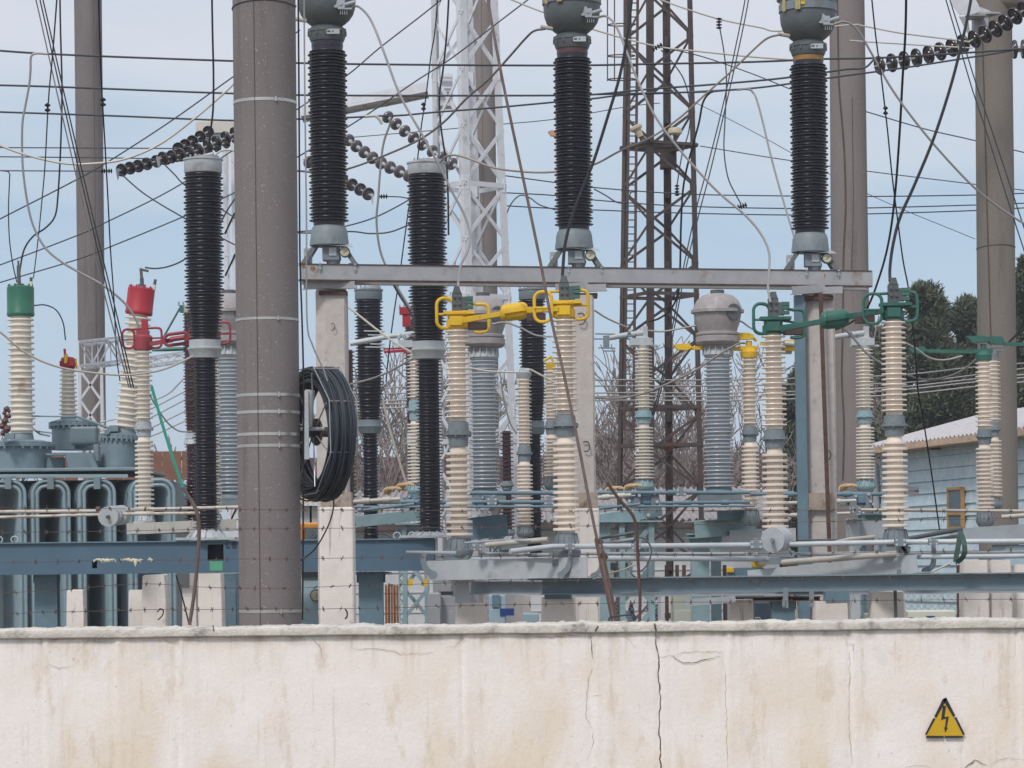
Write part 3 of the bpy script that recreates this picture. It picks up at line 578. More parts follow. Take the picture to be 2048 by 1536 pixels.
breaker('tall black breaker pole on the deep blue beam, just left of the thick pole', 410, 32.15, (318, 347, 680, 718, 1057, 1078), black, zb=zbb+.02)
breaker('tall black breaker pole on the deep blue beam, left of the left yellow insulator head', 857, 32.15, (325, 350, 683, 720, 1062, 1082), black, zb=zbb+.02)
breaker('smaller black breaker pole further back, right of the left concrete post', 740, 40, (579, 600, 840, 868, 1135, 1150), black, rs=(29, 19), cap=flange)
breaker('smaller black breaker pole further back, behind the middle yellow ring and the right yellow insulator', 1067, 40.5, (578, 600, 842, 870, 1138, 1150), black, rs=(28, 19), cap=flange)
breaker('dark red-brown slender breaker pole half hidden behind the leftmost tall black breaker', 385, 42, (612, 626, 866, 890, 1040, 1060), brown, rs=(18, 17))
breaker('dark red-brown slender breaker pole behind the cream insulator left of the second tall black breaker', 826, 43, (618, 640, 866, 890, 1030, 1050), brown, rs=(16, 13))

# ================= grey dome-headed transformers
domem = mat('dome_paint', (150, 145, 148), .6, var=.10, scale=10, dirt=(186, 180, 174), damt=.55, dscale=5, bump=.15)
def dome(label, px, D, yt, yb, port=1, k=1., matp=greyp):
    s = S(D)*k; o = Vector((P(px, 830, D).x, D, P(px, yb, D).z)); H = (P(px, yt, D).z-o.z)/s
    t = thing('dome_transformer', label, 'instrument transformer', o, 'dome headed instrument transformers')
    zz = lambda d: (H-d)*s       # d px below the top
    prof = [(28, 118), (30, 112), (39, 110), (44, 104), (44, 94), (40, 92), (43, 90), (43, 86), (38, 84), (40, 78), (45, 64), (47, 52), (48, 46), (53, 46), (53, 40), (49, 39), (47.5, 33), (42, 22), (32, 12), (20, 8), (14, 8), (14, 1), (13, 0), (.01, 0)]
    g = MB(); g.lathe([(r*s, zz(d)) for r, d in prof[:-4]]+[(.001, zz(7.5))], o, 44); hd = g.build('head', domem, t)
    g = MB(); g.lathe([(.01, zz(9)), (14*s, zz(9)), (14*s, zz(1)), (13*s, zz(0)), (.01, zz(0))], o, 24); g.build('cap', darkgrey, hd)
    g = MB(); c = o+Vector((port*27*s, -33*s, zz(47))); d = Vector((port*.45, -1, 0)).normalized(); g.cyl(c-d*10*s, c+d*8*s, 16*s, 16*s, 28); g.build('port', darkgrey, hd)
    g = MB(); g.cyl(c-d*10*s, c+d*3*s, 18*s, 18*s, 28); g.build('port_rim', domem, hd)
    g = MB(); g.lathe([(26*s, zz(135)), (30*s, zz(130)), (27*s, zz(117)), (25*s, zz(116))], o, 28)
    for i in range(14): an = i*2*math.pi/14; v = Vector((math.cos(an), math.sin(an), 0)); g.bar(o+v*30*s+Vector((0, 0, zz(130))), o+v*29*s+Vector((0, 0, zz(113))), 3*s, 4*s)
    g.build('neck', lflange, t)
    g = MB(); n = int((H-135-14)/7.6); g.lathe(shed_profile(14*s, zz(134), n, 23*s, 31.5*s, 23*s, 28.5*s, alt=.85, th=.3), o, 36); g.build('insulator', matp, t)
    g = MB(); g.lathe([(36*s, 0), (36*s, 3*s), (28*s, 5*s), (25*s, 14*s)], o, 24); g.box(o+Vector((0, 0, -8*s)), (84*s, 70*s, 15*s)); g.build('base', flange, t, smooth=True)
dome('grey dome-headed transformer with a dark round port, right of the rusty lattice mast', 1437, 38, 580, 990)
dome('grey dome-headed transformer behind the left yellow insulator head', 968, 39, 585, 992, port=1)
dome('grey dome-headed transformer mostly hidden behind the thick pole', 460, 39, 580, 1000, port=1)

# ================= stacked post insulators and disconnectors
def post(t, px, D, yt, fl, ypb, ybot, rs, rc, m_, fm, p1=10.7, p2=12.7, sd=None, cone=True):
    """one post: sheds yt..fl[0], flange fl, sheds fl[1]..ypb, pedestal ypb..ybot ; returns the axis frame at the top"""
    s = S(D); sd = s if sd is None else sd; ym = (yt+ybot)/2; o = P(px, ym, D); Z = lambda yy: P(px, yy, D).z; o = Vector((o.x, D, 0))
    tg = MB(); n1 = max(4, int(round((fl[0]-yt)/p1))); n2 = max(4, int(round((ypb-fl[1])/p2)))
    z0 = Z(fl[0]-4*(1 if rs > 20 else .6)); tg.lathe([(rc*s, Z(fl[0]))]+shed_profile(z0, Z(yt), n1, rc*s, rs*s, rc*.96*s, rs*.95*s, th=.26, droop=.1), o, 32); u = tg.build('insulator', m_, t)
    tg = MB(); z1 = Z(fl[1]+9*rs/25); tg.lathe([(rc*s*1.02, Z(ypb))]+shed_profile(Z(ypb)+.001, z1, n2, rc*s*1.04, rs*s*1.06, rc*s, rs*s, th=.42, droop=.05)+[(rc*.9*s, Z(fl[1]))], o, 32); tg.build('insulator', m_, t)
    zf0, zf1 = Z(fl[1]), Z(fl[0]); h = zf1-zf0; g = MB(); g.lathe([(rs*.74*s, zf0), (rs*.80*s, zf0+h*.44), (rs*1.04*s, zf0+h*.45), (rs*1.04*s, zf0+h*.55), (rs*.84*s, zf0+h*.56), (rs*.80*s, zf1-h*.06), (rc*s, zf1)], o, 32)
    for i in range(6): an = i*math.pi/3+.3; g.cyl(o+Vector((rs*.93*s*math.cos(an), rs*.93*s*math.sin(an), zf0+h*.38)), o+Vector((rs*.93*s*math.cos(an), rs*.93*s*math.sin(an), zf0+h*.62)), rs*.09*s, n=6)
    g.build('joint_flange', fm, t)
    zb0, zb1 = Z(ybot), Z(ypb); h = zb1-zb0; g = MB()
    g.lathe([(rs*.8*s, zb0), (rs*.95*s, zb0+h*.12), (rs*1.12*s, zb0+h*.36), (rs*1.12*s, zb0+h*.44), (rs*.92*s, zb0+h*.47), (rs*.78*s, zb1), (rc*s, zb1+.001)], o, 32)
    for i in range(10):
        an = i*math.pi/5; v = Vector((math.cos(an), math.sin(an), 0)); g.bar(o+v*(rs*1.02*s)+Vector((0, 0, zb0+h*.46)), o+v*(rs*.82*s)+Vector((0, 0, zb1-.003)), 2*s, 3*s)
    g.build('pedestal', fm, t)
    return lambda x, z_px, y=0: Vector((o.x+x*s, D+y*s, Z(yt)+z_px*s))
def pipe(g, pts, D, w, n=12, D2=None):
    k = len(pts); D2 = D if D2 is None else D2
    ps = [P(x, y, D+(D2-D)*i/max(1, k-1)) for i, (x, y) in enumerate(pts)]; g.tube(ps, w/2*S((D+D2)/2), n); return g
def guard(t, q, s, cm, flip=1, wl=34, hl=60, wr=30, hr=56, cl=(-24, 30), cr_=(38, 24), th=3.4):
    """two rounded loops tied by rails: the corona guard round a switch terminal"""
    u = Vector((.6, .8*flip, 0)).normalized(); v = Vector((0, 0, 1))
    g = MB(); c = q(cl[0], cl[1], -10); g.tube(rrect(c, Vector((1, .25*flip, 0)).normalized(), v, wl*s, hl*s, wl*.42*s), th*s, 8, True)
    g.tube([c+Vector((-wl*.5*s, 0, -2*s)), c+Vector((wl*.5*s, 0, -2*s))], th*.7*s, 8); g.build('corona_ring', cm, t)
    g = MB(); c2 = q(cr_[0], cr_[1], 2); P2 = lambda x, z: c2+Vector((x*s, 0, z*s))
    arc = [P2(-8, hr*.5), P2(wr*.2, hr*.5), P2(wr*.42, hr*.44), P2(wr*.5, hr*.26), P2(wr*.5, -hr*.26), P2(wr*.38, -hr*.44), P2(0, -hr*.5), P2(-12, -hr*.48)]
    g.tube(catmull(arc, 4), th*s, 8); g.build('corona_ring', cm, t)
    g = MB(); g.tube([c+Vector((0, 0, hl*.49*s)), c2+Vector((-4*s, 0, hr*.49*s))], th*.85*s, 8); g.tube([c+Vector((wl*.4*s, 0, 0)), c2+Vector((wr*.48*s, 0, 0))], th*.75*s, 8); g.build('guard_rail', cm, t)
def big_disconnector(label, cm, L, Rr, arm, box):
    """L / Rr = (px, D, yt, flange, ypb, ybot); arm = pixel ends; box = pixel box of the contact"""
    D = (L[1]+Rr[1])/2; t = thing('disconnector_switch', label, 'switch', P((L[0]+Rr[0])/2, 1165, D), 'two-post disconnector switches')
    for i, A in enumerate((L, Rr)):
        px, DD, yt, fl, ypb, yb, pm = A; s = S(DD)
        q = post(t, px, DD, yt, fl, ypb, yb, 25.5, 16.2, pm, flange)
        g = MB(); g.lathe([(20*s, 0), (22*s, 2*s), (22*s, 16*s), (19*s, 18*s), (19*s, 26*s), (26*s, 27*s), (26*s, 31*s), (.01, 31*s)], q(0, 0), 28); g.box(q(4, 31, 0), (62*s, 34*s, 6*s)); g.box(q(-2, 14, -22), (26*s, 8*s, 18*s)); g.build('head_cap', cm, t, ang=30)
        g = MB(); g.box(q(0, 52, 0), (20*s, 20*s, 38*s)); g.box(q(14, 50, -2), (16*s, 14*s, 26*s)); k = MB()
        g.prism([q(-9, 70, -11), q(9, 70, -11), q(5, 84, -11), q(-5, 84, -11)], (0, 18*s, 0))
        for x, z in ((-5, 62), (5, 62), (-5, 48), (5, 48)): g.cyl(q(x, z, -11), q(x, z, -14), 3*s, n=8)
        g.build('clamp', darkgrey, t, smooth=False, bevel=.003)
        k3 = MB(); k3.box(q(40 if i == 0 else -56, 6 if i == 0 else 2, 8), (38*s, 22*s, 15*s)); k3.build('catch_box', mat('catch_brown', (72, 54, 54), .6) if 'catch_brown' not in MATS else MATS['catch_brown'], t, smooth=False, bevel=.004)
        for z in (42, 52, 60): k.box(q(24, z, -4), (16*s, 12*s, 7*s))
        k.build('connector_block', mat('block_green', (62, 104, 92), .5) if 'block_green' not in MATS else MATS['block_green'], t, smooth=False)
        if i == 0: guard(t, q, s, cm, 1, 34, 60, 34, 56, (-24, 30), (46, 20))
        else: guard(t, q, s, cm, -1, 36, 60, 36, 58, (-42, 22), (30, 26))
    (x0, y0), (x1, y1), (x2, y2), (x3, y3) = arm; D0, D1 = L[1], Rr[1]; Dm = (D0+D1)/2
    for (ax, ay, bx_, by, da, db) in ((x0, y0, x1, y1, D0-.1, Dm-.08), (x2, y2, x3, y3, Dm-.08, D1-.1)):
        g = MB()
        for dy in (-.035, .035):
            g.bar(P(ax, ay, da)+Vector((0, dy, 0)), P(bx_, by, db)+Vector((0, dy, 0)), .012, 10*S(D))
        g.bar(P(ax, ay-6, da), P(bx_, by-3, db), .03, 2.5*S(D)); g.build('contact_arm', cm, t, smooth=False, bevel=.003)
    bx0, by0, bx1, by1 = box; c0 = P(bx0, (by0+by1)/2+3, Dm-.1); c1 = P(bx1, (by0+by1)/2-3, Dm-.1); r = (by1-by0)/2*S(Dm)
    g = MB(); k = 9; v = []; ax = c1-c0; L_ = ax.length; prof = [(0, .35), (.05, .78), (.13, .95), (.22, .9), (.24, 1.0), (.8, 1.02), (.92, .86), (.98, .6), (1, .3)]
    rings = []
    for tt, rr in prof:
        c = c0+ax*tt; rings.append([c+Vector((0, math.cos(a)*r*rr*.9, math.copysign(abs(math.sin(a))**.7, math.sin(a))*r*rr)) for a in [2*math.pi*i/20 for i in range(20)]])
    vs = [p for rg in rings for p in rg]; fs = [(i*20+j, i*20+(j+1) % 20, (i+1)*20+(j+1) % 20, (i+1)*20+j) for i in range(len(prof)-1) for j in range(20)]
    g.add(vs, fs+[tuple(range(20)), tuple(range(len(vs)-20, len(vs)))]); g.build('contact_housing', cm, t, ang=50)
    g = MB(); a = c0+Vector((.04, -.0, -r*.1)); g.bar(a, c1+Vector((-.02, 0, -r*.05)), r*2.2, .008); g.build('housing_seam', cm, t, smooth=False)
    return t
ty = big_disconnector('yellow-armed disconnector switch on two cream insulator posts in the middle', yellow,
    (917, 27.0, 657, (843, 893), 1076, 1118, creamold), (1131, 26.0, 636, (829, 873), 1066, 1128, creamold), [(925, 642), (1002, 628), (1050, 622), (1116, 618)], (1000, 606, 1056, 641))
# its base channel, shafts and levers
def channel_part(t, a, b, Da, Db, h, m_, nm='base_channel', dep=.22):
    g = MB(); g.channel(P(a[0], a[1], Da), P(b[0], b[1], Db), dep, h*S((Da+Db)/2), .01, up=(0, 0, 1)); return g.build(nm, m_, t, smooth=False)
channel_part(ty, (868, 1141), (1188, 1134), 26.9, 25.8, 40, lflange)
def levers(t, defs, D, m_=flange):
    for pts, w_ in defs:
        g = MB(); q = catmull([P(x, y, D) for x, y in pts], 5); q2 = [p+Vector((0, .03, 0)) for p in q]; n = len(q); s = S(D)
        ws = [w_*(1.2-.5*i/(n-1))*s/2 for i in range(n)]; vs = []
        for i in range(n):
            d = (q[min(i+1, n-1)]-q[max(i-1, 0)]).normalized(); nn = Vector((d.z, 0, -d.x))
            vs += [q[i]+nn*ws[i], q[i]-nn*ws[i], q2[i]-nn*ws[i], q2[i]+nn*ws[i]]
        fs = [(4*i+j, 4*i+(j+1) % 4, 4*i+4+(j+1) % 4, 4*i+4+j) for i in range(n-1) for j in range(4)]
        g.add(vs, fs+[(0, 1, 2, 3), (4*n-4, 4*n-3, 4*n-2, 4*n-1)]); g.cyl(q[0]-Vector((0, .02, 0)), q[0]+Vector((0, .05, 0)), w_*.75*s, n=14); g.build('lever', m_, t, ang=50)
levers(ty, [([(866, 1150), (852, 1138), (846, 1120), (850, 1106)], 12), ([(1122, 1150), (1136, 1135), (1140, 1115), (1141, 1095)], 10), ([(1188, 1152), (1200, 1140), (1206, 1110), (1208, 1092)], 9)], 25.8)
for pts_, a_, w_, b_ in (([(812, 1105), (912, 1106)], 26.8, 8, 26.8), ([(972, 1090), (1096, 1079)], 26.2, 11, 25.9), ([(960, 1107), (1100, 1110)], 26.4, 7, 25.9), ([(930, 1086), (1010, 1080), (1060, 1082)], 26.4, 5, 25.9), ([(945, 1118), (1100, 1118)], 26.7, 8, 26.3)):
    g = MB(); pipe(g, pts_, a_, w_, D2=b_); g.build('operating_rod', wirec if w_ > 8 else steel, ty)
for c_, w_, bl_ in ((P(915, 1116, 27), 46, (893, 937)), (P(1133, 1124, 26), 56, (1108, 1158))):
    g = MB(); g.box(c_, (w_*S(27), .2, 12*S(27)))
    for x in bl_: q_ = P(x, 1110, c_.y); q_.z = c_.z; q_.y -= .06; g.cyl(q_, q_+Vector((0, 0, 12*S(26))), 3*S(26), n=8)
    g.build('mounting_plate', flange, ty, smooth=False)
tg = big_disconnector('green-armed disconnector switch on two cream insulator posts at the right', green,
    (1549, 27.6, 668, (859, 896), 1072, 1110, creamold), (1789, 26.2, 640, (830, 872), 1058, 1098, creamold), [(1560, 658), (1642, 643), (1690, 635), (1765, 622)], (1640, 620, 1698, 657))
channel_part(tg, (1512, 1158), (1850, 1127), 27.6, 25.9, 36, lflange)
levers(tg, [([(1800, 1144), (1815, 1125), (1812, 1105), (1798, 1085)], 8), ([(1852, 1142), (1866, 1130), (1868, 1105), (1866, 1080)], 10), ([(1512, 1160), (1522, 1175), (1540, 1180)], 12)], 26.0)
g = MB(); pipe(g, [(1566, 1125), (1680, 1116), (1796, 1107)], 26.9, 12, D2=25.9); g.build('operating_rod', wirec, tg)
g = MB(); pipe(g, [(1655, 1088), (1700, 1078), (1752, 1073)], 27.2, 7, D2=26.6); g.build('operating_rod', wirec, tg)
for c_, w_ in ((P(1552, 1108, 27.3), 70), (P(1562, 1122, 27.3), 90), (P(1790, 1100, 26.1), 54)):
    g = MB(); g.box(c_, (w_*S(27), .2, 13*S(27)))
    for k_ in (-.38, .38): q_ = c_+Vector((k_*w_*S(27), -.06, 0)); g.cyl(q_, q_+Vector((0, 0, 12*S(26))), 3*S(26), n=8)
    g.build('mounting_plate', flange, tg, smooth=False)
g = MB(); c = P(1545, 1080, 26.3); c2 = P(1562, 1078, 26.48); g.cyl(c, c2, 25*S(26.6), 25*S(26.6), 36); cw = g.build('counterweight', lflange, tg); g = MB(); g.cyl(P(1543.5, 1080, 26.2), c, 4*S(26), n=12); g.build('hub', flange, cw)

# long shafts linking the switches
tag(pipe(MB(), [(1020, 1103), (1105, 1093), (1310, 1092), (1508, 1090)], 25.6, 11, D2=26.2).build('linkage_pipe', lflange), 'grey shaft pipe running right from the foot of the right yellow-headed insulator', 'pipe', 'linkage pipes')
tag(pipe(MB(), [(1200, 1117), (1350, 1117), (1535, 1118)], 25.7, 11, D2=26.4).build('linkage_pipe', lflange), 'grey shaft pipe just below the pipe between the yellow and green switches', 'pipe', 'linkage pipes')
tag(pipe(MB(), [(1572, 1089), (1800, 1084), (2120, 1082)], 26.4, 11, D2=25.6).build('linkage_pipe', lflange), 'grey shaft pipe running right from the round counterweight under the green switch', 'pipe', 'linkage pipes')
tag(pipe(MB(), [(1830, 1114), (2120, 1111)], 25.9, 10, D2=25.7).build('linkage_pipe', lflange), 'grey shaft pipe leaving the lower right edge below the counterweight pipe', 'pipe', 'linkage pipes')
tag(pipe(MB(), [(1715, 1020), (2120, 1023)], 27.9, 7).build('linkage_pipe', wirec), 'thin rust-flecked white pipe crossing in front of the light blue house', 'pipe', 'linkage pipes')
t = thing('counterweight_rod', 'pair of rust-flecked white rods with a round double counterweight in front of the radiators', 'switch rod', P(228, 1050, 30.5))
g = MB(); pipe(g, [(-60, 1024), (196, 1022)], 30.6, 7); pipe(g, [(248, 1020), (520, 1013)], 30.6, 7); pipe(g, [(-60, 1036), (206, 1029)], 30.4, 6); pipe(g, [(246, 1028), (400, 1026)], 30.4, 6); g.build('rods', mat('pipe_white_rust', (196, 190, 184), .6, var=.1, dirt=(132, 96, 62), damt=.75, dscale=6, bump=.2), t)
g = MB(); s = S(30.5); g.cyl(P(216, 1033, 30.3), P(229, 1031, 30.65), 20*s, n=36); g.cyl(P(233, 1031, 30.5), P(243, 1030, 30.85), 20*s, n=36); g.cyl(P(228, 1031, 30.4), P(236, 1031, 30.7), 15*s, n=24); cw = g.build('counterweight', lflange, t)
g = MB(); g.cyl(P(214.5, 1034, 30.25), P(217, 1033, 30.3), 3.5*s, n=12); g.build('hub', darkgrey, cw)
g = MB(); g.cyl(P(192, 1018, 30.5), P(200, 1018, 30.5), 5*s, n=10); g.bar(P(196, 1016, 30.5), P(202, 1030, 30.5), 5*s, 5*s); g.build('shackle', rustpipe, t)

# red disconnector
def small_head(t, q, s, cm, side):
    g = MB(); g.lathe([(17*s, 0), (19*s, 1*s), (19*s, 26*s), (15*s, 30*s), (.01, 30*s)], q(0, 0), 24); g.box(q(0, 34, 0), (24*s, 22*s, 10*s)); g.build('head_cap', cm, t)
t = thing('disconnector_switch', 'red-armed disconnector switch with its left post in front of the transformer', 'switch', P(300, 1065, 33.6), 'two-post disconnector switches')
q = post(t, 288, 34, 700, (843, 873), 1030, 1050, 18.5, 12.5, cream, lflange, p1=9.3, p2=9.2); s = S(34); small_head(t, q, s, red, 1)
guard(t, q, s, red, 1, 24, 38, 26, 40, (-28, 22), (24, 24), 2.4)
g = MB(); g.box(q(4, 50, 0), (12*s, 14*s, 22*s)); g.build('clamp', redb, t, smooth=False)
q2 = post(t, 424, 33.6, 692, (840, 868), 1028, 1050, 18, 12.5, cream, lflange, p1=9.3, p2=9.2); small_head(t, q2, s, red, 1); guard(t, q2, s, red, -1, 24, 40, 24, 42, (-30, 20), (26, 26), 2.4)
g = MB()
for dy in (-.03, .03): g.bar(P(300, 688, 33.9)+Vector((0, dy, 0)), P(345, 680, 33.8)+Vector((0, dy, 0)), .012, 8*s); g.bar(P(362, 676, 33.8)+Vector((0, dy, 0)), P(420, 668, 33.7)+Vector((0, dy, 0)), .012, 8*s)
g.build('contact_arm', red, t, smooth=False)
g = MB(); g.tube(rrect(P(352, 678, 33.75), Vector((1, 0, .12)), Vector((0, 0, 1)), 46*s, 22*s, 10*s), 3.5*s, 8, True); g.tube([P(340, 679, 33.7), P(368, 675, 33.7)], 5*s, 8); g.build('contact_housing', red, t)
g = MB(); g.channel(P(262, 1058, 34), P(480, 1049, 33.6), .25, 22*s, .01); g.bar(P(262, 1067, 33.95), P(420, 1066, 33.95), .3, .014); g.build('base_channel', mat('old_white_steel', (182, 180, 176), .6, var=.08, dirt=(140, 104, 68), damt=.55, dscale=5, streak=True, bump=.2), t, smooth=False)
g = MB(); g.lathe([(34*s/2, 0), (34*s/2, 8*s), (20*s, 9*s), (20*s, 13*s), (9*s, 14*s)], P(286, 1056, 34), 24); g.build('turntable', lflange, t)

def single_post(label, px, D, yt, fl, ypb, yb, rs, rc, m_, cm=None, p1=7.4, p2=7.4, fm=flange, grp='rear insulator posts', nm='post_insulator', cat='insulator post'):
    t = thing(nm, label, cat, P(px, yb, D), grp); q = post(t, px, D, yt, fl, ypb, yb, rs, rc, m_, fm, p1=p1, p2=p2)
    return t, q, S(D)
# row of smaller posts behind
t, q, s = single_post('small ivory insulator post with a bolted grey top, left of the right yellow insulator', 1049, 38, 757, (892, 922), 1052, 1075, 16, 11, creamold, p1=7.7, p2=7.7)
g = MB(); g.lathe([(12*s, 0), (14*s, 3*s), (16*s, 12*s), (12*s, 14*s)], q(0, 0), 20); g.box(q(0, 16, 0), (16*s, 12*s, 8*s)); g.cyl(q(-8, 18, 0), q(12, 16, -4), 4*s, n=10); g.build('top_fitting', lflange, t)
for lb, px, yt, yb in (('slim cream pantograph insulator post below the rusty lattice mast', 1288, 692, 978), ('slim cream pantograph insulator post left of the right green-headed insulator', 1730, 692, 978)):
    t, q, s = single_post(lb, px, 38.5, yt+4, (820, 847), 960, 982, 18.5, 11, cream, p1=7.2, p2=7.2, fm=ltblue)
    g = MB(); g.lathe([(12*s, 0), (14*s, 4*s), (14*s, 20*s), (10*s, 22*s)], q(0, 0), 20); g.box(q(-4, 12, 0), (46*s, 26*s, 14*s)); g.box(q(0, 4, 0), (58*s, 20*s, 3*s)); g.box(q(4, 32, 0), (10*s, 14*s, 22*s)); g.build('top_fitting', lflange, t, smooth=False)
    g = MB(); g.tube([q(0, 30, -3), q(-28, 27, -3), q(-74, 20, -3)], 5.5*s, 12); hd = g.build('contact_tube', lflange, t)
    g = MB(); g.tube([q(-34, 22, -3), q(-28, 31, -7), q(-22, 24, -3), q(-18, 32, -3), q(-14, 24, -6)], 4*s, 8)
    if px == 1288:
        for z, l_ in ((8, 34), (26, 44), (36, 40), (2, 24)): g.bar(q(-56, z-8, -3), q(-56-l_, z-7, -3), 6*s, 2.2*s)
        g.box(q(-74, 14, -3), (12*s, 12*s, 22*s))
    g.build('contact_fingers', flange, t, ang=30)
t, q, s = single_post('cream insulator post right behind the second tall black breaker pole', 832, 38.5, 700, (800, 840), 968, 990, 17.5, 11, cream, p1=7.2, p2=7.2, fm=ltblue)
g = MB(); g.box(q(-4, 12, 0), (60*s, 26*s, 14*s)); g.tube([q(10, 34, 0), q(-50, 28, -2), q(-130, 14, -2)], 5.5*s, 12); g.tube([q(-34, 22, -3), q(-28, 31, -7), q(-22, 24, -3), q(-18, 32, -3), q(-14, 24, -6)], 4*s, 8)
for z, l_ in ((38, 42), (30, 34), (12, 30), (6, 40)): g.bar(q(-60, z, -3), q(-60-l_, z+1, -3), 6*s, 2.2*s)
g.build('contact_fingers', lflange, t, ang=30)
t, q, s = single_post('pale insulator post hidden between the right yellow insulator and the small black breaker', 1103, 39, 740, (842, 868), 955, 980, 15, 10, creamold, p1=7.4, p2=7.4)
g = MB(); g.box(q(0, 8, 0), (20*s, 16*s, 14*s)); g.tube([q(-14, 18, 0), q(0, 26, 0), q(8, 12, 0)], 3*s, 6); g.build('head', yellow, t, smooth=False)

def flat_switch(label, px, D, yt, fl, ypb, yb, cm, extra=None):
    t, q, s = single_post(label, px, D, yt, fl, ypb, yb, 17.5, 11.5, creamold, p1=8.9, p2=8.9, grp='smaller disconnector posts', nm='disconnector_post', cat='switch post')
    g = MB(); g.lathe([(13*s, 0), (16*s, 1*s), (17*s, 12*s), (13*s, 18*s), (6*s, 22*s), (6*s, 34*s)], q(0, 0), 20); g.box(q(-2, 20, 0), (40*s, 14*s, 7*s)); g.build('head_cap', cm, t, ang=30)
    g = MB()
    for y in (-5, 5): g.bar(q(-10, 17, y), q(-135, 21, y), 2.5*s, 5*s)
    g.bar(q(-8, 21, 0), q(-130, 24, 0), 10*s, 1.6*s); g.build('contact_arm', cm, t, smooth=False)
    g = MB(); g.prism([q(-152, 28, -10), q(-144, 18, -10), q(-124, 16, -10), q(-114, 22, -10), q(-120, 30, -10)], (0, 20*s, 0)); g.build('arm_tip', cm, t, smooth=False)
    g = MB(); c = q(-6, 44, 0); g.prism([q(-36, 50, -10), q(-22, 36, -10), q(8, 38, -10), q(10, 45, -10), q(0, 50, -10)], (0, 20*s, 0)); g.cyl(q(6, 42, 0), q(16, 34, 0), 3*s, n=8); g.build('contact_jaw', cm, t, smooth=False)
    return t
flat_switch('cream insulator post with a flat yellow switch arm right of the grey dome', 1500, 38, 716, (853, 883), 1020, 1052, yellow)
flat_switch('cream insulator post with a flat green switch arm in front of the light blue house', 1969, 37.5, 722, (858, 888), 1020, 1052, green)
t, q, s = single_post('cream insulator post just behind the green-armed post in front of the light blue house', 1986, 40, 720, (845, 873), 995, 1018, 16.5, 11, creamold, p1=8.4, p2=8.4)
g = MB(); g.lathe([(13*s, 0), (14*s, 14*s), (8*s, 17*s)], q(0, 0), 20); g.box(q(-4, 18, 0), (50*s, 14*s, 3*s)); g.box(q(-2, 26, 0), (44*s, 12*s, 3*s)); g.build('top_fitting', flange, t, ang=30)
t = thing('contact_jaw', 'green jaw with a long arm reaching in from the right edge over the green-armed post', 'switch part', P(2010, 690, 37.6)); s = S(37.6)
g = MB(); g.prism([P(1963, 675, 37.5), P(1984, 672, 37.5), P(2005, 673, 37.5), P(2012, 688, 37.5), P(1992, 688, 37.5), P(1974, 682, 37.5)], (0, .14, 0)); g.build('jaw', green, t, smooth=False)
g = MB(); g.bar(P(2008, 688, 37.5), P(2110, 690, 37.5), .06, 7*s); g.build('arm', green, t, smooth=False)
t = thing('contact_jaw', 'yellow contact half showing between the green switch insulator and the blue angle iron', 'switch part', P(1580, 700, 38.5)); s = S(38.5)
g = MB(); g.box(P(1581, 691, 38.4), (26*s, .1, 22*s)); g.bar(P(1520, 687, 38.4), P(1582, 686, 38.4), .05, 6*s); g.build('yoke', yellow, t, smooth=False)
g = MB(); g.box(P(1568, 700, 38.5), (30*s, .12, 16*s)); g.tube([P(1556, 700, 38.3), P(1566, 686, 38.3), P(1590, 688, 38.3)], 5*s, 8); g.build('fitting', lflange, t, ang=30)
t = thing('contact_jaw', 'red contact block between the small black breaker and the second tall black breaker', 'switch part', P(800, 640, 41)); s = S(41)
g = MB(); g.box(P(812, 622, 41), (26*s, .16, 14*s)); g.box(P(813, 640, 41), (16*s, .12, 26*s)); g.build('jaw', redb, t, smooth=False); g = MB(); g.box(P(812, 700, 41), (8*s, .14, 14*s)); g.bar(P(768, 704, 41), P(815, 701, 41), .06, 5*s); g.bar(P(768, 698, 41), P(815, 696, 41), .06, 3*s); g.build('jaws', redb, t, smooth=False)
t = thing('contact_jaw', 'green jaw and slanting rod behind the leftmost tall black breaker', 'switch part', P(370, 620, 42)); s = S(42)
g = MB(); g.box(P(370, 618, 42), (20*s, .14, 14*s)); g.tube([P(360, 616, 42), P(326, 676, 42)], 2.2*s, 6); g.build('jaw', green, t, smooth=False)
g = MB(); g.tube([P(304, 701, 42), P(330, 699, 42), P(384, 697, 42)], [2*s, 4*s, 4*s], 10); g.build('arm', greenb, t)
# ================= power transformer with radiators and bushings (left)
tankm = mat('tank_blue_grey', (112, 130, 140), .5, var=.1, dirt=(78, 92, 102), damt=.5, dscale=1.2, bump=.12)
radm = mat('radiator_blue_grey', (132, 154, 165), .5, var=.1, dirt=(86, 100, 108), damt=.4, dscale=2, bump=.08)
DT = 38.0; s = S(DT)
tr = thing('power_transformer', 'blue-grey power transformer with tube radiators and domed turrets at the far left', 'transformer', P(120, 1300, DT+1.5))
g = MB(); a = P(-160, 947, DT+.1); b = P(345, 947, DT+3.4); g.box(((a.x+b.x)/2, DT+4.3, (a.z-.04)/2), (b.x-a.x-.1, 3.2, a.z-.04)); g.build('tank', tankm, tr, smooth=False)
g = MB(); g.box(((a.x+P(275, 947, DT).x)/2, DT+1.6, a.z+.03), (P(275, 947, DT).x-a.x, 3.1, .045)); g.build('cover_plate', tankm, tr, smooth=False, bevel=.01)
g = MB(); g.bar(P(-160, 952, DT-.02), P(256, 952, DT-.02), .05, 7*s); g.build('rim', radm, tr, smooth=False)
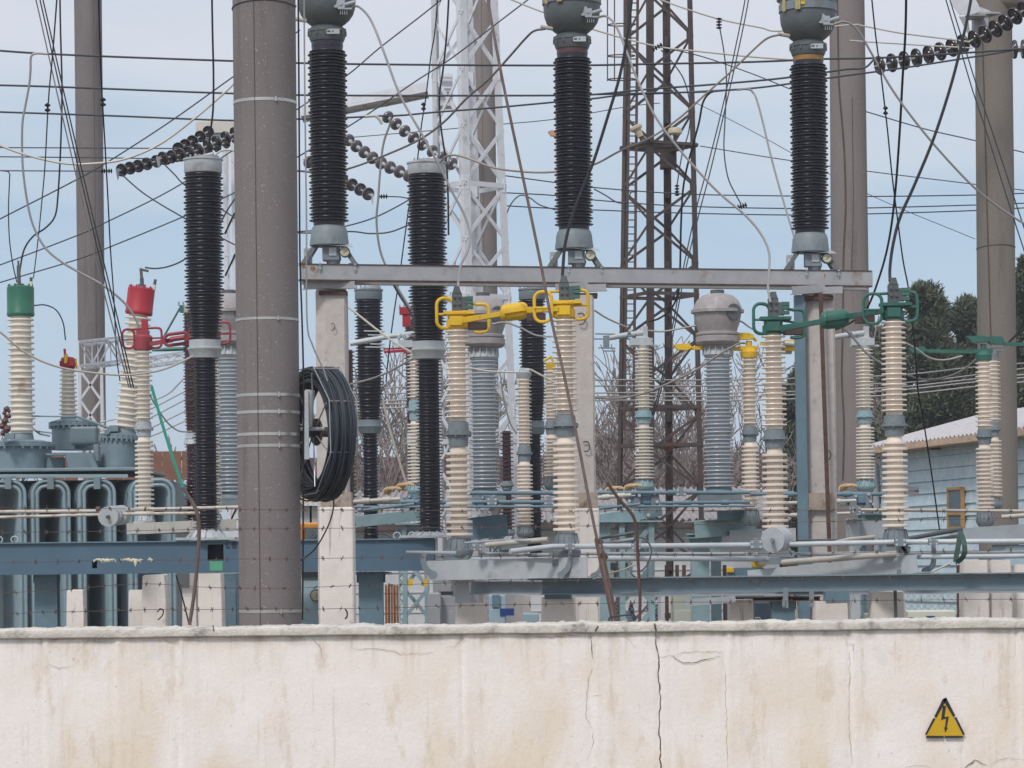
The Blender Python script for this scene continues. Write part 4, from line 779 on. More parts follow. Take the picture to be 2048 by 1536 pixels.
# hoop radiators: nested inverted U tubes, many rows deep
for bi, (l, r, nr) in enumerate(((-50, 50, 12), (66, 138, 12), (160, 229, 12), (262, 348, 11))):
    g = MB()
    for k in range(nr+6):
        D = DT+.0+k*.10; off = Vector((-.031*k, 0, 0))
        for ins_, yt in ((0, 962), (9, 972)):
            x0 = P(l+ins_, 1000, DT)+off; x1 = P(r-ins_, 1000, DT)+off; zt = P(100, yt, DT).z; rr = 3.6*s; cr_ = (26-ins_)*s
            pts = [Vector((x0.x, D, .2)), Vector((x0.x, D, zt-cr_))]
            for i in range(1, 7): an = math.pi-(math.pi/2)*i/6; pts.append(Vector((x0.x+cr_+cr_*math.cos(an), D, zt-cr_+cr_*math.sin(an))))
            for i in range(0, 7): an = math.pi/2-(math.pi/2)*i/6; pts.append(Vector((x1.x-cr_+cr_*math.cos(an), D, zt-cr_+cr_*math.sin(an))))
            pts.append(Vector((x1.x, D, .2))); g.tube(pts, rr, 8)
    rd = g.build('radiator', radm, tr)
    if bi < 3:
        g = MB(); g.box(P({0: 16, 1: 101, 2: 194}[bi], 966, DT-.06), (13*s, .03, 24*s)); g.build('hanger_plate', tankm, rd, smooth=False)
def turret(px, D, l, r, yt, yb, tilt=0):
    s = S(D); o = P(px, yb, D); h = (yb-yt)*s; rd = (r-l)/2*s; M = Matrix.Rotation(R(tilt), 3, 'Y'); g = MB()
    g.lathe([(rd*.98, 0), (rd*.97, h-.05), (rd*1.1, h-.045), (rd*1.1, h-.01), (rd*1.02, h-.005), (rd*1.02, h+.02), (rd*.7, h+.05), (.01, h+.06)], o, 40, M)
    for i in range(24): an = i*math.pi/12; p = o+M @ Vector((rd*1.06*math.cos(an), rd*1.06*math.sin(an), h-.08)); g.cyl(p, p+M @ Vector((0, 0, .09)), .018, n=6)
    return g.build('turret', tankm, tr), o+M @ Vector((0, 0, h)), M, s
def bushing(t_parent, o, M, s, px, yb, yt, rs, rc, n, capcol, caph, capr, small=False, taper=1.0):
    Z = lambda y: (yb-y)*s
    g = MB(); g.lathe([(rs*.9*s, 0), (rs*.85*s, 10*s), (rs*.78*s, 14*s), (rc*s, 15*s)], o, 28, M); b = g.build('bushing_base', tankm, t_parent)
    g = MB(); g.lathe([(rc*s*1.15, 13*s)]+shed_profile(15*s, Z(yt), n, rc*1.08*s, rs*1.02*s, rc*taper*s, rs*taper*s, th=.26, droop=.35), o, 36, M); g.build('bushing_insulator', cream, t_parent)
    z0 = Z(yt); g = MB(); g.lathe([(capr*.96*s, z0), (capr*1.02*s, z0+3*s), (capr*1.02*s, z0+7*s), (capr*s, z0+8*s), (capr*s, z0+caph*s-2*s), (capr*.9*s, z0+caph*s), (capr*.55*s, z0+caph*s+2*s), (.01, z0+caph*s+2*s)], o, 36, M)
    if not small:
        for i in range(10): an = i*math.pi/5; p = o+M @ Vector((capr*.88*s*math.cos(an), capr*.88*s*math.sin(an), z0+caph*s-1*s)); g.cyl(p, p+M @ Vector((0, 0, 5*s)), 2*s, n=6)
    g.build('bushing_cap', capcol, t_parent)
    return z0+caph*s
_, top, M, s_ = turret(40, DT+1.2, -34, 96, 888, 944)
bz = 866; o = P(44, 880, DT+1.2)
hz = bushing(tr, o, Matrix.Identity(3), s_, 44, 880, 633, 26.5, 20, 20, greenb, 60, 27)
q = lambda x, z: o+Vector((x*s_, 0, hz+z*s_))
g = MB(); g.cyl(q(-2, 0), q(-2, 5), 10*s_, n=16); g.cyl(q(-2, 5), q(-3, 22), 3.5*s_, n=10); g.box(q(-3, 30), (7*s_, 6*s_, 24*s_)); g.cyl(q(-3, 38), q(-4, 52), 2*s_, n=8); g.build('bushing_terminal', darkgrey, tr)
g = MB(); g.cyl(q(21, -1), q(21, 10), 3.5*s_, n=10); g.build('arcing_horn', cream, tr); g = MB(); g.cyl(q(21, 10), q(22, 18), 3*s_, n=10); g.cyl(q(21, -4), q(21, 0), 4*s_, n=10); g.build('arcing_horn', greenb, tr)
_, top, M, s_ = turret(236, DT+1.2, 194, 268, 872, 942, 3)
M = Matrix.Rotation(R(7), 3, 'Y'); o = P(250, 872, DT+1.2)
hz = bushing(tr, o, M, s_, 250, 872, 628, 25, 17, 19, redb, 54, 27, taper=1.05)
q = lambda x, z: o+M @ Vector((x*s_, 0, hz+z*s_))
g = MB(); g.cyl(q(0, 0), q(0, 7), 8*s_, n=16); g.cyl(q(0, 7), q(-2, 20), 4*s_, n=10); g.cyl(q(-2, 20), q(-6, 38), 3*s_, n=8); g.cyl(q(-8, 37), q(10, 35), 2.6*s_, n=8); g.build('bushing_terminal', darkgrey, tr)
g = MB(); g.cyl(q(25, -2), q(25, 9), 3.2*s_, n=10); g.build('arcing_horn', cream, tr); g = MB(); g.cyl(q(25, 9), q(25.5, 20), 3*s_, n=10); g.build('arcing_horn', darkgrey, tr)
_, top, M, s_ = turret(147, DT+2.2, 104, 192, 846, 900)
g = MB(); g.box(P(170, 872, DT+1.75), (54*s_, .3, 36*s_)); g.build('cable_box', tankm, tr, smooth=False, bevel=.03)
o = P(137, 846, DT+2.1); hz = bushing(tr, o, Matrix.Identity(3), s_, 137, 836, 728, 18.5, 13, 11, redb, 22, 14, small=True, taper=.88)
q = lambda x, z: o+Vector((x*s_, -.02, hz+z*s_))
g = MB(); g.box(q(0, -12), (28*s_, .2, 10*s_)); g.cyl(q(-4, 0), q(-5, 8), 3*s_, n=8); g.cyl(q(-5, 8), q(-6, 18), 2.5*s_, n=8); g.build('bushing_terminal', redb, tr)
g = MB(); g.cyl(q(-1, -12)+Vector((0, -.12, 0)), q(0, 6)+Vector((0, -.12, 0)), 3.2*s_, n=10); g.cyl(q(18, -22), q(16, -2), 2*s_, n=8); g.build('arcing_horn', yellow, tr)
g = MB()
for pts, w_ in (([(60, 832), (110, 833), (150, 833)], 3), ([(150, 832), (180, 842), (220, 857)], 5), ([(64, 856), (80, 868), (100, 872)], 4), ([(70, 862), (104, 866)], 3)): pipe(g, pts, DT+1.3, w_, 8)
g.box(P(228, 857, DT+1.0), (18*s, .1, 12*s)); g.box(P(20, 872, DT+.6), (18*s, .1, 11*s)); g.cyl(P(214, 864, DT+.9), P(214, 864, DT+1.1), 5*s, n=14); g.cyl(P(10, 880, DT+.5), P(10, 880, DT+.7), 5*s, n=14); g.build('pipework', tankm, tr)
g = MB(); g.prism([P(130, 905, DT+.8), P(185, 905, DT+.8), P(198, 942, DT+.8), P(138, 942, DT+.8)], (0, .5, 0)); g.prism([P(172, 906, DT+.7), P(182, 906, DT+.7), P(198, 940, DT+.7), P(186, 940, DT+.7)], (0, .03, 0)); g.build('stiffener_box', tankm, tr, smooth=False)
g = MB(); g.bar(P(95, 909, DT+.9), P(132, 909, DT+.9), .2, .03); g.box(P(112, 928, DT+1.1), (34*s, .2, 26*s)); g.box(P(193, 905, DT+.9), (10*s, .1, 34*s)); g.build('cover_bracket', tankm, tr, smooth=False)
t = thing('valve_stack', 'small dark clustered valve fitting at the far left edge beside the green-capped bushing', 'valve', P(12, 870, DT+.6)); s = S(DT)
g = MB()
for x, y, r_ in ((14, 818, 6), (8, 826, 4), (18, 832, 5), (10, 842, 7), (4, 852, 7), (14, 858, 8), (6, 866, 6), (18, 822, 4)): g.lathe([(.01, -r_*s), (r_*.8*s, -r_*.6*s), (r_*s, 0), (r_*.7*s, r_*.7*s), (.01, r_*s)], P(x, y, DT+.6), 12)
g.cyl(P(10, 815, DT+.6), P(12, 880, DT+.6), 3*s, n=8); g.build('fitting', mat('valve_red_brown', (92, 58, 54), .5, var=.3, scale=30), t)

# ================= lattice masts
def lattice_mast(nm, label, cat, D, top, bot, legw, brw, npan, m_, ytop, ybot=1500, hor=(), redm=None, grp=None, zig=False):
    """top/bot = (y, xLeft, xNear, xRight) in pixels"""
    def plan(v):
        y, xl, xn, xr = v; a = P(xn, y, D); u = (xr-xn)*S(D); w_ = (xn-xl)*S(D)
        N_ = Vector((a.x, D)); U = Vector((u, w_)); V = Vector((-w_, u)); return a.z, [N_, N_+U, N_+U+V, N_+V]
    zt, ct = plan(top); zb, cb = plan(bot)
    def C(i, z): k = (z-zb)/(zt-zb); p = cb[i].lerp(ct[i], k) if 0 <= k <= 1 else cb[i]+(ct[i]-cb[i])*k; return Vector((p.x, p.y, z))
    z1 = P(top[2], ytop, D).z; base = C(0, 0); t = thing(nm, label, cat, base, grp)
    dirs = [(1, 2), (2, 3), (3, 0), (0, 1)]; s = S(D)
    for i in range(4):
        u = (C((i+1) % 4, 0)-C(i, 0)).normalized(); v = (C((i-1) % 4, 0)-C(i, 0)).normalized(); g = MB(); g.angle(C(i, 0), C(i, z1), legw*s, legw*s*.16, u, v); g.build('leg', m_, t, smooth=False)
    hp = z1/npan
    for f_ in range(4):
        g = MB(); j = (f_+1) % 4; nrm = None
        for k in range(npan):
            za, zb_ = k*hp, (k+1)*hp; f0 = f_; j0 = j; off = (C((f_+2) % 4, 0)-C(j, 0)).normalized()*(.01)
            if not (zig or f_ in (1, 2)) or (k+f_) % 2: g.bar(C(f_, za)+off, C(j, zb_)+off, brw*s*.25, brw*s, (C(j, 0)-C(f_, 0)).normalized().cross(Vector((0, 0, 1))).cross(C(j, zb_)-C(f_, za)).normalized())
            if not (zig or f_ in (1, 2)) or (k+f_) % 2 == 0: g.bar(C(j, za)+off*3.5, C(f_, zb_)+off*3.5, brw*s*.25, brw*s, (C(j, 0)-C(f_, 0)).normalized().cross(Vector((0, 0, 1))).cross(C(f_, zb_)-C(j, za)).normalized())
            if k % 2 == 0:
                for cc in (f_, j): g.box(C(cc, za)+(C(j if cc == f_ else f_, za)-C(cc, za)).normalized()*legw*s*.5+off*5, (.02+legw*s*.9*abs((C(j, 0)-C(f_, 0)).normalized().x), .02+legw*s*.9*abs((C(j, 0)-C(f_, 0)).normalized().y), .22))
        for yh in hor: z = P(top[2], yh, D).z; g.bar(C(f_, z), C(j, z), brw*s*.3, brw*s*1.3)
        g.build('bracing', m_, t, smooth=False)
    return t, C
t, C = lattice_mast('lattice_mast', 'white painted lattice gantry mast behind the second tall black breaker', 'lattice mast', 44, (0, 860, 920, 996), (1000, 872, 940, 1040), 16, 7.5, 14, white, -90, hor=(365, 590, 880))
t, C = lattice_mast('lattice_mast', 'rust-brown square lattice mast with floodlights in the background, right of the middle post', 'lattice mast', 52, (0, 1252, 1298, 1388), (860, 1240, 1299, 1408), 11.5, 5.5, 20, lattice, -90, hor=(585, 812, 888), zig=True)
for y, nm_ in ((283, 'platform'),):
    g = MB(); z = P(1300, y, 52).z; z2 = z-.05
    for k in (0, 1, 2, 3): g.bar(C(k, z)+Vector((0, 0, 0)), C((k+1) % 4, z), .12, .05)
    g.bar(C(3, z), C(1, z), .3, .06); g.box(C(2, z)-Vector((0, 0, .17)), (.3, .3, .3)); g.build('platform', lattice, t, smooth=False)
s = S(51.5); g = MB(); g.bar(P(1262, -60, 51.4), P(1248, 860, 51.4), .05, .03, (0, 1, 0)); g.bar(P(1276, -60, 51.4), P(1267, 860, 51.4), .05, .03, (0, 1, 0))
for i in range(66): y = -50+i*14; g.bar(P(1262-y*.015, y, 51.4), P(1275-y*.01, y, 51.4), .02, .02)
g.build('ladder', lattice, t, smooth=False)
g = MB()
for y in (-30, 52, 114, 161):
    c = P(1242, y, 51.2); g.tube([c+Vector((27*s*math.cos(a_), 14*s*math.sin(a_)-.12, 0)) for a_ in [R(20+i*20) for i in range(18)]], 1.3*s, 6, True)
for x in (1215, 1229, 1248): g.bar(P(x, -60, 51.05), P(x, 162, 51.05), .022, .022)
g.build('ladder_cage', lattice, t, smooth=False)
lampm = mat('lamp_housing', (186, 172, 150), .5, var=.1); rustlamp = mat('lamp_orange', (196, 146, 118), .5, var=.2)
for lb, px, py, tilt, r_ in (('cream floodlight at the ladder side of the rusty lattice mast', 1272, 256, -28, 13), ('cream floodlight on the middle platform of the rusty lattice mast', 1350, 262, 0, 14)):
    tt = thing('floodlight', lb, 'lamp', P(px, py+12, 51.2), 'floodlights on the rusty mast'); M = Matrix.Rotation(R(tilt), 3, 'Y'); g = MB()
    g.lathe([(.5*r_*s, -20*s), (.62*r_*s, -6*s), (r_*s, -2*s), (r_*s, 2*s), (r_*.7*s, 5*s), (.01, 6*s)] if tilt else [(.5*r_*s, -8*s), (r_*s, -5*s), (r_*s, 2*s), (r_*.8*s, 6*s), (.01, 7*s)], P(px, py, 51.2), 20, M); g.build('housing', lampm, tt)
    g = MB(); g.cyl(P(px, py, 51.2)+M @ Vector((0, 0, -20*s if tilt else -8*s)), P(px+ (12 if tilt else 0), py+ (26 if tilt else 20), 51.2), 4*s, 4*s, 10); g.build('arm', lattice, tt)
tt = thing('floodlight', 'small orange-tinted lamp peeping out left of the middle tall black transformer', 'lamp', P(1105, 268, 45)); s = S(45); g = MB(); g.prism([P(1096, 263, 45), P(1104, 260, 45), P(1118, 266, 45), P(1116, 272, 45), P(1102, 271, 45)], (0, .12, 0)); g.build('housing', rustlamp, tt, smooth=False)
g = MB(); g.bar(P(1116, 268, 45), P(1140, 272, 45), .03, .04); g.build('arm', lattice, tt, smooth=False)
# white gantry cross beams
def gbeam(label, pts_f, D, dep, dD):
    t = thing('gantry_beam', label, 'gantry beam', P(pts_f[3][0], pts_f[3][1], D))
    g = MB(); q = [P(x, y, D+(dD if i in (1, 2) else 0)) for i, (x, y) in enumerate(pts_f)]; g.prism(q, (0, .02, 0)); g.build('side_plate', white, t, smooth=False)
    q2 = [p+Vector((dep[0], dep[1], dep[2])) for p in q]; g = MB(); g.prism(q2, (0, .02, 0)); g.build('side_plate', white, t, smooth=False)
    g = MB(); n = 6
    for i in range(n+1):
        k = i/n; a = q[3].lerp(q[2], k); b = q2[3].lerp(q2[2], k); g.bar(a, b, .04, .015)
    g.build('ribs', steel2, t, smooth=False); g = MB(); u = Vector((0, 0, .035)); g.prism([q[3]+u, q[2]+u, q2[2]+u, q2[3]+u], (0, 0, .012)); g.build('bottom_plate', white, t, smooth=False); return t
gbeam('tapering white box crossbeam running up right from the first tall transformer to the white mast', [(604, 214), (853, 163), (853, 183), (604, 232)], 46, (0, .6, -.01), -.5)
t = thing('gantry_beam', 'short white box beam end on the far side of the white lattice mast', 'gantry beam', P(888, 210, 46))
g = MB(); g.box(P(888, 183, 46), (34*S(46), .4, 64*S(46))); g.bar(P(872, 154, 45.7), P(905, 154, 45.7), .1, .03); g.bar(P(872, 176, 45.7), P(905, 176, 45.7), .1, .03); g.build('box', white, t, smooth=False)
t = thing('gantry_beam', 'pale concrete beam end with insulator shackles just left of the thick pole', 'gantry beam', P(430, 270, 48))
g = MB(); g.box(P(440, 258, 48), (92*S(48), .5, 26*S(48))); g.build('block', mat('gantry_concrete', (196, 192, 188), .9, var=.06, bump=.3), t, smooth=False, bevel=.02)
g = MB(); g.box(P(436, 275, 47.9), (60*S(48), .3, 8*S(48))); g.build('bracket', flange, t, smooth=False)
t = thing('lattice_mast', 'thin pale lattice mast directly behind the leftmost tall black breaker', 'lattice mast', P(455, 1100, 49)); g = MB()
for x in (449, 466): g.angle(Vector((P(x, 500, 49).x, 49, 0)), Vector((P(x, 500, 49).x-.02, 49, P(x, 262, 49).z)), 8*S(49), .012, (1, 0, 0), (0, 1, 0))
for x in (449, 466): g.angle(Vector((P(x, 500, 49).x, 49.4, 0)), Vector((P(x, 500, 49).x-.02, 49.4, P(x, 262, 49).z)), 8*S(49), .012, (1, 0, 0), (0, -1, 0))
for i in range(24): z = .3+i*.36; xa_, xb_ = P(450, 500, 49).x, P(470, 500, 49).x; g.bar((xa_, 49, z), (xb_, 49, z+.36 if i % 2 else z-.0), .02, .035); g.bar((xa_ if i % 2 else xb_, 49, z), (xb_ if i % 2 else xa_, 49, z+.36), .02, .03)
g.build('frame', white, t, smooth=False)
# low white lattice gantry beside the transformer
t = thing('lattice_gantry', 'low white lattice crossbeam and trestle behind the red bushings', 'lattice gantry', P(190, 1000, 50)); g = MB(); D = 50; s = S(D)
def truss(g, a, b, h, dep, n, D, w_=4):
    A = P(a[0], a[1], D); B = P(b[0], b[1], D+1.5); H = Vector((0, 0, -h*S(D))); Y = Vector((0, dep, 0)); c = w_*S(D)
    for o_ in (Vector((0, 0, 0)), Y):
        g.bar(A+o_, B+o_, c, c*1.3); g.bar(A+o_+H, B+o_+H, c, c*1.3)
        for i in range(n+1):
            p = A.lerp(B, i/n)+o_; g.bar(p, p+H, c*.6, c*.6)
            if i < n: q = A.lerp(B, (i+1)/n)+o_; g.bar(p+(H if i % 2 else H*0), q+(H*0 if i % 2 else H), c*.6, c*.6)
    for i in range(n+1): p = A.lerp(B, i/n); g.bar(p, p+Y, c*.5, c*.5); g.bar(p+H, p+H+Y, c*.5, c*.5)
truss(g, (157, 684), (262, 672), 48, .7, 4, 50); truss(g, (262, 720), (460, 690), 16, .5, 9, 50, 3); g.build('crossbeam', white, t, smooth=False)
g = MB()
for x0, x1 in ((160, 150), (203, 205)): g.bar(P(x0, 735, 50), Vector((P(x1, 735, 50).x, 50, 0)), .05, .05, (0, 1, 0)); g.bar(P(x0, 735, 50.7), Vector((P(x1, 735, 50).x, 50.7, 0)), .05, .05, (0, 1, 0))
for y0, y1, a_, b_ in ((740, 800, 160, 202), (800, 740, 160, 202), (800, 860, 160, 202), (860, 800, 160, 202), (860, 930, 158, 203), (930, 860, 158, 203)): g.bar(P(a_, y0, 50), P(b_, y1, 50), .04, .04)
g.build('trestle', white, t, smooth=False)

# ================= strings of disc insulators
def string(label, pts, D0, D1, n, r=14, clampend=True, m_=None):
    m_ = m_ or discm; c = catmull([P(x, y, D0+(D1-D0)*i/(len(pts)-1)) for i, (x, y) in enumerate(pts)], 12)
    Ls = [0]
    for a, b in zip(c[:-1], c[1:]): Ls.append(Ls[-1]+(b-a).length)
    def at(u):
        d = u*Ls[-1]
        for i in range(len(c)-1):
            if Ls[i+1] >= d: return c[i].lerp(c[i+1], (d-Ls[i])/max(1e-6, Ls[i+1]-Ls[i])), (c[i+1]-c[i]).normalized()
        return c[-1], (c[-1]-c[-2]).normalized()
    s = S((D0+D1)/2); t = thing('insulator_string', label, 'insulator string', c[0], 'strings of disc insulators')
    cap = MB(); dm = MB(); cap.tube(c, 1.6*s, 6)
    for i in range(n):
        p, d = at((i+.5)/n); M = d.to_track_quat('Z', 'Y').to_matrix()
        dm.lathe([(.2*r*s, -5.5*s), (.5*r*s, -5*s), (.55*r*s, -3*s), (.78*r*s, -4.5*s), (.82*r*s, -2*s), (.95*r*s, -4.5*s), (r*s, -3*s), (r*s, -.5*s), (.93*r*s, 1.6*s), (.5*r*s, 4*s), (.3*r*s, 5*s)], p, 24, M)
        cap.lathe([(.30*r*s, 3*s), (.33*r*s, 4*s), (.33*r*s, 9*s), (.2*r*s, 11*s), (.1*r*s, 12*s)], p, 14, M)
    cap.build('metal_caps', lflange, t); dm.build('discs', m_, t)
    if clampend:
        g = MB(); a = c[0]; d = (c[1]-c[0]).normalized(); g.prism([a+d*6*s+Vector((0, 0, 5*s)), a-d*8*s+Vector((0, 0, 6*s)), a-d*6*s-Vector((0, 0, 4*s)), a-d*2*s-Vector((0, 0, 18*s)), a+d*3*s-Vector((0, 0, 12*s)), a+d*3*s-Vector((0, 0, 2*s))], (0, 3*s, 0)); g.build('dead_end_clamp', lflange, t, smooth=False)
    return t
string('dark disc insulator string nearest to the far-left pole, lowest of the three beside the breaker', [(236, 342), (300, 326), (384, 303)], 43.5, 45, 8, 13)
string('middle of three dark disc insulator strings left of the thick pole, ending behind it', [(318, 318), (390, 302), (480, 262)], 43, 44, 9, 13.5)
string('upper dark disc insulator string rising to the pale concrete beam end by the thick pole', [(350, 300), (385, 282), (425, 258)], 45, 47, 5, 12)
string('far dark disc insulator string running behind the breaker cap towards the thick pole', [(408, 300), (440, 290), (480, 272)], 46, 46.5, 4, 12)
disc2 = mat('disc_porcelain_grey', (98, 92, 98), .25, var=.25, scale=5, bump=0)
string('grey-topped disc insulator string hanging from the tapering white crossbeam down to the white mast', [(768, 228), (835, 282), (915, 335)], 45, 44, 8, 13, False, disc2)
string('grey-topped disc insulator string from behind the first tall transformer down to the second breaker cap', [(690, 275), (755, 322), (828, 356)], 45, 43.5, 8, 13, False, disc2)
string('lowest grey-topped disc insulator string, ending in a clamp right of the first tall transformer', [(744, 392), (690, 362), (606, 318)], 43.5, 45, 7, 13, True, disc2)
string('long dark disc insulator string rising to the upper right corner', [(1748, 133), (1870, 106), (1975, 66), (2060, 12)], 41, 42, 14, 19, False)
string('single dark disc pair at the right edge below the long insulator string', [(2022, 99), (2075, 97)], 41, 41, 3, 19, False)

def mini(label, px, py, D, ang=0, n=3, r=5, p=5):
    s = S(D); M = Matrix.Rotation(R(ang), 3, 'Y'); g = MB(); pr = []
    for i in range(n): z = (i-n/2)*p*s; pr += [(1.3*s, z), (r*s, z+.25*p*s), (r*s, z+.45*p*s), (1.3*s, z+.8*p*s)]
    g.lathe(pr, P(px, py, D), 12, M); return tag(g.build('small_insulator', rubber), label, 'small insulator', 'small ribbed insulators on the wires')
mini('small ribbed insulator on the thin wire left of the far-left pole', 95, 214, 24, 0, 2, 6, 10)
mini('small ribbed insulator on the wire crossing the right edge of the far-left pole', 206, 203, 24, 0, 2, 6, 10)
mini('small ribbed insulator hanging left of the white lattice mast', 847, 212, 40, 0, 2, 5, 9)
mini('small ribbed insulator on the drop wire right of the long dark insulator string', 1771, 220, 26, 0, 2, 5, 10)
mini('black ribbed insulator hanging from the upper cream wire right of the rusty mast', 1438, 46, 40, 0, 4, 6, 6)
mini('black ribbed insulator lying on the cream wire in front of the rusty mast', 1315, 94, 40, 60, 4, 5, 6)
mini('black ribbed insulator beside the grey lead of the middle transformer, under the thin horizontal wires', 1485, 412, 40, 75, 4, 6, 5)
mini('black ribbed insulator at the foot of the hanging loop inside the rusty mast', 1354, 380, 40, 0, 4, 5, 6)
mini('grey ribbed tension insulator ending the thin wire at the clamp of the lowest left string', 214, 342, 43.5, 90, 5, 5, 4.6)
mini('grey ribbed tension insulator right of the clamp left of the second tall breaker', 766, 393, 43.5, 90, 4, 5, 5)

# ================= wires
def W(label, pts, w_, D0, D1=None, m_=None, nm='power_cable', cat='cable', grp=None, n=8):
    D1 = D0 if D1 is None else D1; k = len(pts)-1
    c = catmull([P(x, y, D0+(D1-D0)*i/k) for i, (x, y) in enumerate(pts)], 7)
    g = MB(); g.tube(c, w_/2*S((D0+D1)/2), n); return tag(g.build(nm, m_ or wired), label, cat, grp)
G1 = 'conductors strung across the yard'; G2 = 'thin wires'; G3 = 'equipment leads'
W('top dark horizontal conductor crossing the whole yard', [(-60, 97), (120, 109), (467, 122), (700, 128), (1100, 131), (1300, 128), (1500, 124), (1647, 118), (1752, 116), (1912, 107), (2110, 93)], 4.2, 36, grp=G1)
W('second dark horizontal conductor from the top, bending up to the long string at the right', [(-60, 169), (120, 174), (467, 187), (700, 191), (1100, 191), (1188, 189), (1302, 178), (1400, 171), (1520, 161), (1600, 152), (1690, 139), (1728, 136), (1748, 119)], 4, 36.5, grp=G1)
W('dark conductor peeling off the second one and ending in a white elbow', [(1190, 189), (1302, 186), (1406, 184), (1462, 180), (1497, 179), (1508, 188)], 3.6, 37, grp=G1)
W('third dark horizontal conductor from the top at the left half', [(-60, 222), (0, 224), (233, 232), (467, 241), (600, 238), (698, 235), (756, 232), (800, 231), (876, 224), (982, 216), (1112, 204), (1188, 197), (1251, 190), (1400, 183), (1520, 175), (1657, 156), (1805, 136), (1939, 115), (2006, 104), (2110, 84)], 3.8, 37.5, grp=G1)
W('cream elbow sleeve clamped on the third conductor right of the first tall transformer', [(730, 233), (750, 232), (758, 238), (764, 248)], 6, 37.3, m_=wirec, grp=G3)
W('grey drop cable from the third conductor curling down behind the steel beam', [(805, 230), (785, 233), (779, 251), (767, 287), (761, 335), (756, 400), (753, 440), (758, 490), (770, 528), (795, 575), (825, 625)], 4.5, 37.6, 38, m_=wireg, grp=G3)
W('grey hose-like loop from the top conductor down to the red switch head', [(95, 108), (72, 107), (62, 114), (61, 140), (58, 172), (50, 215), (45, 245), (44, 290), (46, 340), (54, 400), (66, 450), (90, 495), (125, 525), (165, 548), (205, 570), (245, 602), (268, 632), (279, 660), (281, 690)], 4.6, 34.5, m_=wireg, grp=G3)
W('thin dark lead at the far left, curving to the green bushing cap', [(-40, 341), (10, 342), (19, 348), (19, 360), (17, 420), (19, 480), (26, 530), (34, 565)], 2.4, 38, 39, grp=G3)
W('thick dark lead swinging in an S down onto the green bushing cap', [(119, -60), (121, 60), (124, 180), (121, 300), (116, 390), (110, 432), (92, 455), (66, 473), (48, 500), (40, 540), (40, 552)], 3.6, 40, 39.2, m_=rubber, grp=G3)
W('thin straight dark wire dropping to the small horn beside the green cap', [(118, -60), (106, 100), (97, 200), (90, 330), (84, 400), (76, 480), (67, 556)], 2.6, 24, 39.2, grp=G3)
W('thin dark wire hanging down the right edge of the far-left pole', [(196, -60), (199, 60), (203, 170), (210, 290), (216, 400), (221, 500), (228, 600), (233, 710), (240, 762)], 2.8, 24, 36, m_=rubber, grp=G2)
for i, (x0, x1, x2, lb) in enumerate(((72, 164, 258, 'leftmost of the three slanting guy wires before the far-left pole'), (80, 174, 262, 'middle of the three slanting guy wires before the far-left pole'), (86, 182, 267, 'rightmost of the three slanting guy wires before the far-left pole'))):
    W(lb, [(x0-16, -60), (x0, 0), (x0+43, 190), (x0+80, 350), (x0+118, 510), (x0+150, 640), (x2, 775)], 2.8, 30, 32, m_=[wireg, wired, wired][i], nm='guy_wire', cat='guy wire', grp='slanting guy wires')
W('heavy cream-grey cable sagging across the upper left and rising behind the thick pole', [(-60, 262), (0, 291), (60, 312), (130, 327), (190, 327), (250, 318), (320, 288), (395, 232), (467, 168), (540, 90)], 4.6, 34, m_=wirec, grp=G1)
W('dark diagonal wire rising from the left edge to the top of the thick pole', [(-60, 470), (0, 438), (150, 361), (225, 318), (345, 240), (467, 153), (600, 60)], 2.8, 40, grp=G2)
W('middle of the three dark diagonals climbing from the left edge', [(-60, 552), (0, 530), (152, 472), (207, 447), (342, 380), (467, 300)], 2.6, 41, grp=G2)
W('lowest of the three dark diagonals climbing from the left edge', [(-60, 585), (0, 565), (145, 522), (207, 499), (370, 432), (470, 385)], 2.6, 41.5, grp=G2)
W('dark wire slanting down right from the lowest left string clamp', [(242, 348), (292, 390), (372, 438), (470, 490)], 2.8, 43.5, grp=G2)
W('dark wire slanting down right from the middle left string clamp', [(328, 328), (350, 350), (374, 373), (470, 436)], 2.8, 43, grp=G2)
W('thin dark wire passing level at the height of the left insulator strings', [(-60, 295), (200, 296), (350, 297), (395, 298)], 2.4, 45, grp=G2)
W('thin dark wire ending at the middle left string clamp', [(-60, 313), (150, 315), (285, 317), (316, 320)], 2.4, 43, grp=G2)
W('thin dark wire ending at the grey ribbed tension insulator on the left', [(-60, 341), (120, 342), (208, 342)], 2.4, 43.5, grp=G2)
W('thick dark lead dropping from the top onto the leftmost tall breaker cap', [(423, -60), (425, 60), (427, 150), (426, 220), (420, 270), (417, 305)], 4, 32.2, m_=rubber, grp=G3)
W('cream lead leaving the leftmost tall breaker cap towards the thick pole', [(430, 310), (445, 301), (475, 302), (520, 310)], 4, 32.1, m_=wirec, grp=G3)
W('cream-grey cable sagging at mid height from the left edge to the leftmost tall breaker', [(-60, 625), (0, 664), (50, 705), (110, 732), (180, 745), (250, 750), (310, 743), (350, 730), (386, 712)], 4.2, 31, 32, m_=wirec, grp=G3)
W('short dark lead from the red bushing top towards the leftmost tall breaker', [(290, 535), (312, 537), (340, 532), (372, 517), (420, 480), (455, 420), (475, 390)], 3.2, 39.2, grp=G3)
W('dark jumper from the green cap to the small red bushing', [(69, 611), (90, 610), (112, 620), (126, 645), (131, 680)], 2.6, 39.3, 40, grp=G3)
for i, (y0, y1) in enumerate(((845, 788), (862, 805), (880, 828), (893, 848), (800, 758))):
    W(['top', 'second', 'third', 'lowest', 'highest short'][i]+' grey bus wire fanning up right behind the green-tipped bar', [(200 if i < 4 else 310, y0), (290 if i < 4 else 340, (y0+y1)/2+6), (385, y1-12), (480, y1-40)], 3, 44+i*.3, m_=wireg, grp='bus wires fanning behind the red switch')
